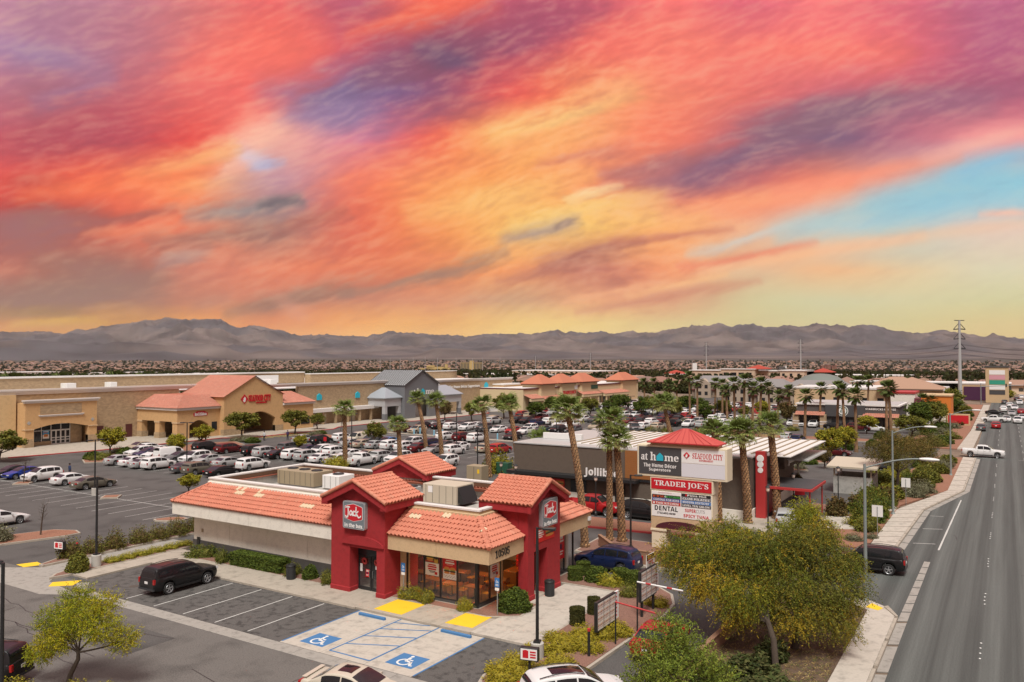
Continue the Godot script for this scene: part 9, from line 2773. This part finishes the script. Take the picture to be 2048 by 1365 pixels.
func build_cars() -> void:
	rng.seed = 91
	const N := 0.0
	const S := PI
	const W := PI / 2
	const E := -PI / 2
	# cars near the camera
	var c := car("boxy", "black", P(-46.25, 33.05, 0.005), N, 2, "black off-road SUV with roof rails parked nose-in beside the sidewalk")
	c = car("suv", "blue", P(-24.3, 52.1, 0.0), W, 2, "dark blue crossover waiting in the drive-thru beside the clipped shrubs")
	c = car("sedan", "cream", P(-24.3, 26.1, 0.005), E + 0.18, 2, "cream sedan with rear spoiler and sunroof passing the accessible bays")
	sunroof(c, "sedan", 2.3, 3.0)
	var m := MB.new(); m.obox(Vector3(0, 1.09, 2.12), Vector3(0.72, 0, 0), Vector3(0, 0.012, 0), Vector3(0, 0, 0.11)); m.obox(Vector3(0.6, 1.03, 2.12), Vector3(0.03, 0, 0), Vector3(0, 0.07, 0), Vector3(0, 0, 0.07)); m.obox(Vector3(-0.6, 1.03, 2.12), Vector3(0.03, 0, 0), Vector3(0, 0.07, 0), Vector3(0, 0, 0.07)); pt("spoiler", m, paint("cream"), c)
	c = car("suv", "white", P(-15.9, 30.7, 0.0), -0.75, 2, "white crossover with panoramic glass roof entering the drive-thru lane")
	sunroof(c, "suv", 2.05, 3.5)
	c = car("sedan", "red", P(-15.3, 39.2, 0.0), 0.03, 2, "bright red car at the menu board half hidden by the pine")
	c = car("boxy", "black", P(-40.8, 18.4, 0.005), W + 0.5, 2, "black SUV under the feathery yellow tree by the lamp post")
	c = car("boxy", "black", P(-8.4, 61.6, 0.0), W, 2, "dark grey SUV with black roof rack turning into the driveway")
	c = car("pickup", "white", P(-3.1, 141.3, 0.0), E, 2, "white crew cab pickup pulling across the street lanes")
	c = car("pickup", "red", P(-34.2, 70.0, 0.0), E, 2, "red pickup in the drive-thru of the brown restaurant")
	c = car("suv", "black", P(-29.0, 70.2, 0.0), E, 2, "black crossover behind the tenant sign in the brown restaurant's drive-thru")
	c = car("sedan", "white", P(-77.2, 36.6, 0.0), N, 2, "white sedan with silver wheels behind the pale sage shrubs")
	c = car("suv", "silver", P(-16.9, 73.9, 0.02), N + 0.2, 1, "silver-blue car with red lights beside the red entrance")
	# lot rows: [d, heading, [x, kind, colour] ...]
	var rows := [
		[53.2, [[-108.3, "sedan", "black", S], [-105.6, "sedan", "royal", S], [-101.0, "suv", "white", S], [-95.4, "sedan", "white", N], [-90.3, "sedan", "bronze", N]]],
		[67.0, [[-107.1, "sedan", "silver", N], [-103.9, "sedan", "white", N], [-101.1, "sedan", "silver", N], [-98.4, "suv", "white", N], [-92.2, "sedan", "grey", N], [-89.5, "suv", "bronze", N], [-85.6, "sedan", "black", N]]],
		[73.6, [[-113.4, "suv", "white", S], [-110.9, "sedan", "blue", S], [-108.2, "suv", "white", S], [-105.5, "van", "white", N], [-102.8, "sedan", "grey", S], [-100.0, "suv", "white", S], [-97.0, "sedan", "silver", S], [-92.1, "sedan", "silver", N], [-87.2, "suv", "white", N]]],
		[78.6, [[-120.7, "sedan", "gold", S], [-117.9, "sedan", "white", N]]],
		[84.0, [[-110.8, "suv", "black", N], [-105.6, "suv", "maroon", N], [-99.3, "suv", "black", N], [-96.2, "suv", "silver", N], [-93.2, "sedan", "black", N], [-90.4, "suv", "white", N], [-87.6, "suv", "silver", N], [-84.5, "sedan", "white", N], [-81.4, "sedan", "white", N], [-77.4, "pickup", "white", N]]],
		[89.3, [[-97.4, "suv", "grey", N], [-93.8, "sedan", "blue", S], [-90.6, "suv", "white", S], [-87.4, "suv", "white", N], [-84.2, "sedan", "white", S], [-81.0, "sedan", "gold", S], [-77.8, "suv", "silver", N], [-75.0, "suv", "white", S], [-72.0, "sedan", "silver", S], [-66.5, "suv", "white", S]]],
		[101.5, [[-106.8, "sedan", "silver", N], [-102.6, "suv", "black", N], [-95.5, "sedan", "silver", N], [-92.6, "sedan", "gold", N], [-89.8, "sedan", "silver", N], [-86.6, "suv", "white", N], [-83.5, "suv", "white", N], [-80.6, "sedan", "maroon", N], [-77.6, "sedan", "silver", S], [-73.6, "suv", "white", N]]],
		[106.4, [[-101.8, "suv", "white", N], [-98.6, "van", "cream", S], [-95.4, "suv", "grey", S], [-91.8, "sedan", "sky", S], [-86.0, "suv", "white", S], [-82.8, "suv", "blue", S], [-79.6, "sedan", "grey", S], [-76.2, "sedan", "white", S], [-71.1, "sedan", "gold", N], [-68.2, "suv", "red", N]]],
		[118.9, [[-88.2, "suv", "white", N], [-84.6, "suv", "maroon", N], [-81.3, "suv", "white", N]]],
		[126.0, [[-104.4, "sedan", "maroon", S], [-100.7, "suv", "gold", S], [-78.0, "sedan", "black", S]]],
		[136.6, [[-81.4, "sedan", "white", S], [-66.4, "suv", "white", S], [-84.6, "sedan", "red", S], [-88.0, "sedan", "white", S], [-92.0, "boxy", "grey", S], [-96.0, "suv", "white", S], [-100.0, "suv", "white", N], [-103.5, "sedan", "black", N], [-107.0, "sedan", "black", N]]],
		[141.8, [[-107.4, "sedan", "silver", S], [-104.2, "sedan", "black", S], [-101.0, "sedan", "grey", S], [-97.6, "sedan", "white", S], [-80.6, "sedan", "teal", S], [-77.4, "suv", "black", S], [-83.8, "suv", "white", S], [-73.8, "suv", "grey", S]]]]
	var names := {"sedan": "sedan", "suv": "crossover", "boxy": "off-road SUV", "pickup": "pickup", "van": "van"}
	var tone := {"royal": "deep blue", "sky": "bright blue", "gold": "champagne", "bronze": "dark bronze", "teal": "dark teal", "blue": "navy", "grey": "dark grey"}
	for r in rows:
		for k in r[1]:
			var t: String = tone.get(k[2], k[2])
			car(k[1], k[2], P(k[0] + rng.randf_range(-0.1, 0.1), r[0] + rng.randf_range(-0.35, 0.35), 0.0), k[3] + rng.randf_range(-0.03, 0.03), 1, "%s %s parked in the wide lot before the big stores" % [t, names[k[1]]], "%s %ss of the wide lot" % [t, names[k[1]]])
	# the packed lot before the strip of shops
	var cl := ["white", "white", "white", "silver", "silver", "grey", "black", "black", "white", "blue", "maroon", "gold", "red"]
	for d in [153.0, 158.6, 170.0, 175.6, 187.0, 192.6, 204.0, 209.6, 221.0, 226.6, 238.0, 243.6]:
		var x := -106.0 if d < 200 else -104.0
		var stop := -62.0 if d < 160 else -50.0
		while x < stop:
			if rng.randf() < (0.80 if d > 160 else 0.62):
				var col: String = cl[rng.randi() % cl.size()]
				var kd: String = ["sedan", "suv", "suv", "boxy"][rng.randi() % 4]
				var t: String = tone.get(col, col)
				car(kd, col, P(x, d + rng.randf_range(-0.4, 0.4)), N if rng.randf() < 0.5 else S, 0, "%s %s in the packed lot before the shop strip" % [t, names[kd]], "%s %ss of the packed lot" % [t, names[kd]])
			x += 2.9
	car("pickup", "grey", P(-65.4, 153.4), S + 0.5, 1, "dark grey pickup rolling along the aisle past the packed lot")
	# around the cafe
	for k in [[1585, 852, "sedan", "white"], [1607, 853, "sedan", "white"], [1628, 855, "suv", "white"], [1672, 858, "sedan", "black"], [1718, 862, "suv", "maroon"], [1750, 863, "sedan", "white"]]:
		car(k[2], k[3], gp(k[0], k[1]), S if k[0] < 1640 else E, 1, "%s %s parked before the cafe" % [k[3], names[k[2]]], "%s %ss before the cafe" % [k[3], names[k[2]]])
	car("boxy", "blue", gp(1596, 888), N, 1, "navy off-road SUV reversing out near the cafe planters")
	car("sedan", "maroon", gp(1672, 912), E, 1, "dark red car under the golden tree by the cafe lot")
	car("sedan", "silver", gp(1645, 897), E, 1, "pale car half hidden behind the golden tree")
	car("sedan", "red", gp(1786, 915), N, 1, "bright red car driving away across the open lot")
	car("sedan", "grey", gp(1770, 938), E, 1, "dark grey car parked behind the roofed enclosure")
	car("pickup", "black", gp(1425, 868), E, 1, "black pickup parked beside the olive shrubs")
	for k in [[1560, 905, "white"], [1575, 882, "silver"]]:
		car("suv", k[2], gp(k[0], k[1]), N, 1, "%s crossover in the bays behind the brown restaurant" % k[2])
	# street traffic
	for k in [[1963, 860, "sedan", "grey", N], [1993, 855, "sedan", "red", N], [1988, 843, "pickup", "white", W], [2014, 842, "sedan", "white", S], [2036, 845, "suv", "white", S], [1990, 828, "sedan", "black", E], [2008, 822, "suv", "white", N], [2030, 818, "sedan", "white", S], [2024, 830, "sedan", "silver", S], [2040, 808, "suv", "white", S], [2034, 800, "sedan", "black", N], [2044, 796, "sedan", "white", N], [2043, 826, "sedan", "red", N], [2020, 812, "sedan", "white", N], [2010, 806, "sedan", "grey", N], [2046, 838, "sedan", "white", S]]:
		car(k[2], k[3], gp(k[0], k[1] + 2), k[4], 1, "%s %s in the traffic far up the street" % [tone.get(k[3], k[3]), names[k[2]]], "%s %ss in the street traffic" % [tone.get(k[3], k[3]), names[k[2]]])

func person(label: String, at: Vector3, turn: float, shirt: Color, trousers: Color, bag := false) -> void:
	# one continuous skin: rings up each leg and through the trunk, arms at the sides
	var o := thing("person", label, "person", at, turn)
	var body := MB.new()
	body.col = Color(0.20, 0.11, 0.07)
	body.lathe([[0.0, 1.78], [0.07, 1.77], [0.10, 1.70], [0.098, 1.62], [0.075, 1.55], [0.05, 1.52], [0.055, 1.46]], Vector3(0, 0, -0.01), 14)
	for s in [-1.0, 1.0]:
		body.tube([Vector3(s * 0.25, 0.98, -0.02), Vector3(s * 0.255, 0.90, -0.05), Vector3(s * 0.25, 0.80, -0.07)], [0.038, 0.042, 0.02], 8)
	pt("body", body, M.vertex, o)
	var top := MB.new(); top.col = shirt
	var rows := []
	for r in [[0.92, 0.165, 0.115], [1.05, 0.155, 0.11], [1.2, 0.17, 0.12], [1.35, 0.20, 0.125], [1.43, 0.185, 0.105], [1.48, 0.08, 0.07]]:
		var line := PackedVector3Array()
		for j in 14:
			var a := TAU * j / 14
			line.append(Vector3(cos(a) * r[1], r[0], -sin(a) * r[2]))
		rows.append(line)
	top.grid(rows, true)
	for s in [-1.0, 1.0]: top.tube([Vector3(s * 0.17, 1.42, 0), Vector3(s * 0.235, 1.22, 0.01), Vector3(s * 0.25, 0.97, -0.02)], [0.06, 0.052, 0.042], 8)
	pt("shirt", top, M.vertex, o)
	var leg := MB.new(); leg.col = trousers
	for s in [-1.0, 1.0]: leg.tube([Vector3(s * 0.085, 0.95, 0), Vector3(s * 0.10, 0.5, -0.03 * s), Vector3(s * 0.10, 0.05, 0.06 * s)], [0.10, 0.07, 0.05], 9)
	pt("trousers", leg, M.vertex, o)
	var shoe := MB.new(); shoe.col = Color(0.03, 0.03, 0.03)
	for s in [-1.0, 1.0]: shoe.obox(Vector3(s * 0.10, 0.035, 0.06 * s - 0.05), Vector3(0.045, 0, 0), Vector3(0, 0.035, 0), Vector3(0, 0, 0.12))
	pt("shoes", shoe, M.vertex, o)
	var hair := MB.new(); hair.col = Color(0.02, 0.015, 0.012)
	hair.lathe([[0.0, 1.80], [0.08, 1.785], [0.112, 1.72], [0.108, 1.66]], Vector3(0, 0, 0.012), 14)
	pt("hair", hair, M.vertex, o)

func litter_bin(label: String, at: Vector3) -> void:
	var o := thing("litter_bin", label, "litter bin", at)
	var m := MB.new(); m.lathe([[0.0, 0.0], [0.27, 0.0], [0.29, 0.04], [0.31, 0.86]], Vector3.ZERO, 22); pt("barrel", m, M.black_metal, o)
	for k in 22:
		var a := TAU * k / 22
		m = MB.new(); m.obox(Vector3(cos(a) * 0.305, 0.45, sin(a) * 0.305), Vector3(cos(a) * 0.008, 0, sin(a) * 0.008), Vector3(0, 0.40, 0), Vector3(-sin(a) * 0.022, 0, cos(a) * 0.022)); pt("slat", m, M.dark_metal, o)
	m = MB.new(); m.lathe([[0.33, 0.84], [0.34, 0.90], [0.30, 0.97], [0.17, 1.0], [0.15, 0.97], [0.0, 0.90]], Vector3.ZERO, 22); pt("lid", m, M.black, o)

func accessible_sign(label: String, at: Vector3, turn: float) -> void:
	var o := thing("accessible_sign", label, "sign", at, turn)
	var m := MB.new(); m.tube([Vector3.ZERO, Vector3(0, 2.15, 0)], 0.03, 8); pt("post", m, M.steel, o)
	pb("plate", M.sign_blue, o, -0.16, 0.16, 1.62, 2.16, -0.045, -0.03)
	pb("lower_plate", M.sign_white, o, -0.14, 0.14, 1.42, 1.58, -0.045, -0.03)
	m = MB.new()
	for k in 10:
		var a := PI * (0.6 + 1.5 * k / 10.0); var b := PI * (0.6 + 1.5 * (k + 1) / 10.0)
		var p := Vector3(-0.01 + 0.065 * cos(a), 1.93 + 0.065 * sin(a), 0.046); var q := Vector3(-0.01 + 0.065 * cos(b), 1.93 + 0.065 * sin(b), 0.046)
		m.tube([p, q], 0.011, 4)
	m.tube([Vector3(-0.02, 2.05, 0.046), Vector3(-0.01, 1.95, 0.046), Vector3(0.06, 1.95, 0.046), Vector3(0.09, 1.87, 0.046)], 0.012, 4)
	pt("wheelchair_figure", m, M.sign_white, o)
	for y in [1.70, 1.76]:
		pb("text_line", M.sign_white, o, -0.10, 0.10, y, y + 0.025, -0.0465, -0.045)
	o.rotation.y = turn

func menu_board(label: String, at: Vector3, turn: float, w: float, h: float, base: float, topper: bool) -> void:
	# local x along the board; its printed face looks toward +z
	var o := thing("menu_board", label, "menu board", at, turn)
	var m := MB.new(); m.bbox(-w / 2, w / 2, base, base + h, -0.09, 0.09, 0.015); pt("cabinet", m, M.black_metal, o)
	var n := 3
	for k in n:
		var x0 := -w / 2 + 0.06 + k * (w - 0.12) / n
		var pw := (w - 0.12) / n - 0.05
		poster(o, 4, Vector3(x0 + pw / 2 + 0.025, base + h / 2, 0.09), 0, pw, h - 0.14, "menu_panel")
	for x in [-w * 0.36, w * 0.36]:
		pb("leg", M.black_metal, o, x - 0.07, x + 0.07, -0.05, base, -0.06, 0.06)
	pc("side_panel", M.sign_white, o, w / 2 + 0.02, w / 2 + 0.45, base + 0.05, base + h - 0.02, -0.05, 0.05, 0.01)
	for k in 7:
		pb("price_mark", M.sign_red, o, w / 2 + 0.10, w / 2 + 0.20, base + 0.2 + k * 0.2, base + 0.28 + k * 0.2, -0.056, -0.05)
	if topper:
		poster(o, 0, Vector3(w * 0.18, base + h + 0.36, 0.02), 0, w * 0.5, 0.68, "topper")
		pb("topper_backing", M.sign_white, o, -w * 0.07, w * 0.43, base + h, base + h + 0.7, -0.02, 0.018)

func build_small() -> void:
	rng.seed = 99
	litter_bin("black ribbed litter bin by the hedge along the pale wall", P(-41.2, 38.0, 0.13))
	litter_bin("black ribbed litter bin before the side entrance on the plaza", P(-24.5, 43.9, 0.13))
	accessible_sign("blue accessible parking sign before the storefront window by the tower", P(-32.0, 38.7, 0.14), 0.0)
	accessible_sign("blue accessible parking sign on a pole at the bed's corner by the plaza", P(-25.2, 38.95, 0.14), 0.0)
	# boards of the drive-thru face the lane
	menu_board("low wide menu board in the golden planter", P(-18.5, 39.3, 0.15), PI / 2, 2.4, 1.55, 0.45, false)
	menu_board("tall menu board with a burger panel on top by the lane's bend", P(-17.95, 43.9, 0.15), PI / 2, 2.4, 1.75, 0.9, true)
	# height bars at the menu
	var o := thing("clearance_bar", "white and red clearance bar reaching over the drive-thru lane", "barrier", P(-17.2, 40.6, 0.15))
	var m := MB.new(); m.tube([Vector3.ZERO, Vector3(0, 2.7, 0)], 0.045, 8); pt("post", m, M.black_metal, o)
	m = MB.new(); m.tube([Vector3(0, 2.7, 0), Vector3(2.6, 2.6, 0)], 0.05, 8); pt("bar", m, M.white_metal, o)
	for k in 2:
		m = MB.new(); m.tube([Vector3(0.5 + k * 1.2, 2.68 - k * 0.046, 0), Vector3(0.8 + k * 1.2, 2.67 - k * 0.046, 0)], 0.053, 8); pt("stripe", m, M.red_metal, o)
	o = thing("clearance_bar", "red striped height bar hanging by the low menu board", "barrier", P(-17.4, 38.2, 0.15))
	m = MB.new(); m.tube([Vector3.ZERO, Vector3(0, 2.2, 0)], 0.04, 8); pt("post", m, M.black_metal, o)
	m = MB.new(); m.tube([Vector3(0, 2.2, 0), Vector3(2.2, 1.95, -0.1)], 0.045, 8); pt("bar", m, M.red_metal, o)
	o = thing("order_speaker", "black order post with red top among the golden mounds", "speaker post", P(-17.85, 36.0, 0.15))
	m = MB.new(); m.tube([Vector3.ZERO, Vector3(0, 1.25, 0)], 0.07, 10); pt("post", m, M.black_metal, o)
	m = MB.new(); m.lathe([[0.09, 1.25], [0.09, 1.38], [0.0, 1.40]], Vector3.ZERO, 12); pt("cap", m, M.red_metal, o)
	# drive-thru direction boxes
	for k in [[-59.7, 32.6, "white direction box with red print beside the exit lane hedge"], [-19.1, 32.3, "white direction box with red print in the golden planter's end"]]:
		o = thing("direction_box", k[2], "sign", P(k[0], k[1], 0.15), 0.25)
		pb("post", M.black_metal, o, -0.05, 0.05, -0.05, 0.75, -0.05, 0.05)
		pc("box", M.black_metal, o, -0.45, 0.45, 0.75, 1.35, -0.14, 0.14, 0.02)
		pb("face", M.sign_white, o, -0.40, 0.40, 0.80, 1.30, -0.15, -0.14)
		m = MB.new(); m.prism([[-0.30, 0.88], [-0.02, 0.88], [-0.02, 1.22], [-0.16, 1.26], [-0.30, 1.22]], Vector3(0, 0, 0.15), Vector3.RIGHT, Vector3.UP, Vector3(0, 0, 0.006)); pt("emblem", m, M.sign_red, o)
		for y in [0.9, 1.02, 1.14]:
			pb("text_line", M.sign_red, o, 0.06, 0.34, y, y + 0.07, -0.157, -0.15)
	o = thing("order_speaker", "short black post with red cap beside the direction box", "speaker post", P(-59.2, 33.6, 0.15))
	m = MB.new(); m.tube([Vector3.ZERO, Vector3(0, 1.0, 0)], 0.07, 10); pt("post", m, M.black_metal, o)
	m = MB.new(); m.lathe([[0.08, 1.0], [0.08, 1.1], [0.0, 1.12]], Vector3.ZERO, 12); pt("cap", m, M.red_metal, o)
	# manholes by the black SUV
	for k in [[-48.3, 29.6, 0.42], [-48.0, 33.2, 0.35], [-49.0, 31.6, 0.3]]:
		m = MB.new(); m.lathe([[0.0, 0.012], [k[2] - 0.05, 0.012], [k[2], 0.004]], Vector3.ZERO, 20)
		single("manhole_cover", m, mat("iron", 0.10, 0.085, 0.07, 0.7, 0.3), "round iron manhole cover in the paving near the black SUV", "manhole", "manhole covers near the black SUV", P(k[0], k[1], 0.006))
	# utility cabinet, dumpster green, cart signs
	var p := gp(955, 962)
	o = thing("utility_cabinet", "tall tan electrical cabinet behind the restaurant roof", "cabinet", p)
	pc("casing", M.tan_metal, o, -1.1, 1.1, 0, 1.9, -0.8, 0.8, 0.03)
	pb("door_joint", M.dark_metal, o, -0.02, 0.02, 0.1, 1.8, -0.82, -0.8)
	pb("warning_label", M.yellow_paint, o, 0.5, 0.8, 1.0, 1.5, -0.82, -0.8)
	p = gp(1008, 948)
	o = thing("dumpster", "dark green recycling bin behind the pale loose bush", "dumpster", p)
	pc("bin", M.green_metal, o, -0.9, 0.9, 0.1, 1.5, -0.6, 0.6, 0.05)
	for k in [[630, 890], [650, 892]]:
		o = thing("cart_sign", "small red sign on a post at the cart return", "sign", gp(k[0], k[1]), 0, "red signs of the cart return")
		m = MB.new(); m.tube([Vector3.ZERO, Vector3(0, 1.4, 0)], 0.03, 6); pt("post", m, M.steel, o)
		pb("plate", M.sign_red, o, -0.35, 0.35, 0.8, 1.5, -0.04, -0.02)
	for k in [[800, 866], [822, 868], [828, 870], [840, 868], [868, 873], [885, 872], [783, 862], [995, 880]]:
		m = MB.new(); m.lathe([[0.0, 0.0], [0.16, 0.0], [0.16, 1.1], [0.0, 1.18]], Vector3.ZERO, 12)
		single("bollard", m, mat("pale_blue", 0.22, 0.45, 0.58, 0.6), "pale blue bollard before the grey gabled entrance", "bollard", "pale blue bollards", gp(k[0], k[1]))
	m = MB.new(); m.slab([[-108, 123.4], [-70, 121.6], [-62, 121.0], [-62, 122.0], [-70, 122.8], [-108, 124.4]], 0.0, 0.13); structure("lot_kerb", m, M.concrete)
	# people
	person("person in white shirt and dark trousers walking on the crosswalk", gp(528, 882), 0.6, Color(0.55, 0.55, 0.56), Color(0.02, 0.02, 0.03))
	person("person in dark clothes near the market's green tree", gp(575, 880), 1.2, Color(0.05, 0.03, 0.10), Color(0.02, 0.02, 0.03))
	person("person in black standing by the bakery arcade", gp(398, 886), 0.2, Color(0.015, 0.015, 0.017), Color(0.015, 0.015, 0.017))
	person("person in black with dark trousers beside another at the arcade", gp(411, 885), -0.5, Color(0.02, 0.02, 0.022), Color(0.012, 0.012, 0.014))
	person("person in lilac top and dark trousers walking by the lot island", gp(1658, 929), 0.3, Color(0.42, 0.36, 0.50), Color(0.02, 0.02, 0.035))
	person("person in dark clothes loading the white car with open tailgate", P(-100.9, 56.2), 0.0, Color(0.03, 0.05, 0.12), Color(0.03, 0.03, 0.04))
	# red stand in the entrance island, left plain
	o = thing("stand_sign", "small red stand sign on the island by the red entrance", "sign", gp(1600, 1000), 0.5)
	pb("board", M.sign_red, o, -0.5, 0.5, 0.5, 1.2, -0.05, 0.05)
	pb("post", M.steel, o, -0.04, 0.04, 0, 0.5, -0.04, 0.04)
	bed("planting_bed", [[-17.6, 82.6], [-14.6, 82.2], [-14.2, 85.6], [-17.0, 86.4]], M.gravel)
	bed("traffic_island", [[-27.5, 118.0], [-19.8, 121.5], [-20.4, 124.0], [-28.5, 121.0]], M.gravel_orange)
	bed("traffic_island", [[-30.0, 135.0], [-22.0, 138.0], [-22.4, 141.0], [-31.0, 138.5]], M.gravel_orange)
	bed("traffic_island", [[-30.0, 108.0], [-22.5, 111.0], [-24.0, 113.5], [-31.0, 111.0]], M.gravel_orange)
	bed("planting_bed", [[-48.0, 153.0], [-12.0, 156.0], [-12.0, 160.0], [-30.0, 160.0], [-48.0, 158.5]], M.gravel_orange)
	bed("planting_bed", [[-64.0, 122.0], [-50.0, 124.0], [-50.0, 130.0], [-64.0, 128.0]], M.gravel_orange)

func pb(called: String, m: Material, o: Node, x0: float, x1: float, y0: float, y1: float, d0: float, d1: float) -> void:
	var b := MB.new()
	b.box(x0, x1, y0, y1, d0, d1)
	pt(called, b, m, o)

func pc(called: String, m: Material, o: Node, x0: float, x1: float, y0: float, y1: float, d0: float, d1: float, e: float) -> void:
	var b := MB.new()
	b.bbox(x0, x1, y0, y1, d0, d1, e)
	pt(called, b, m, o)
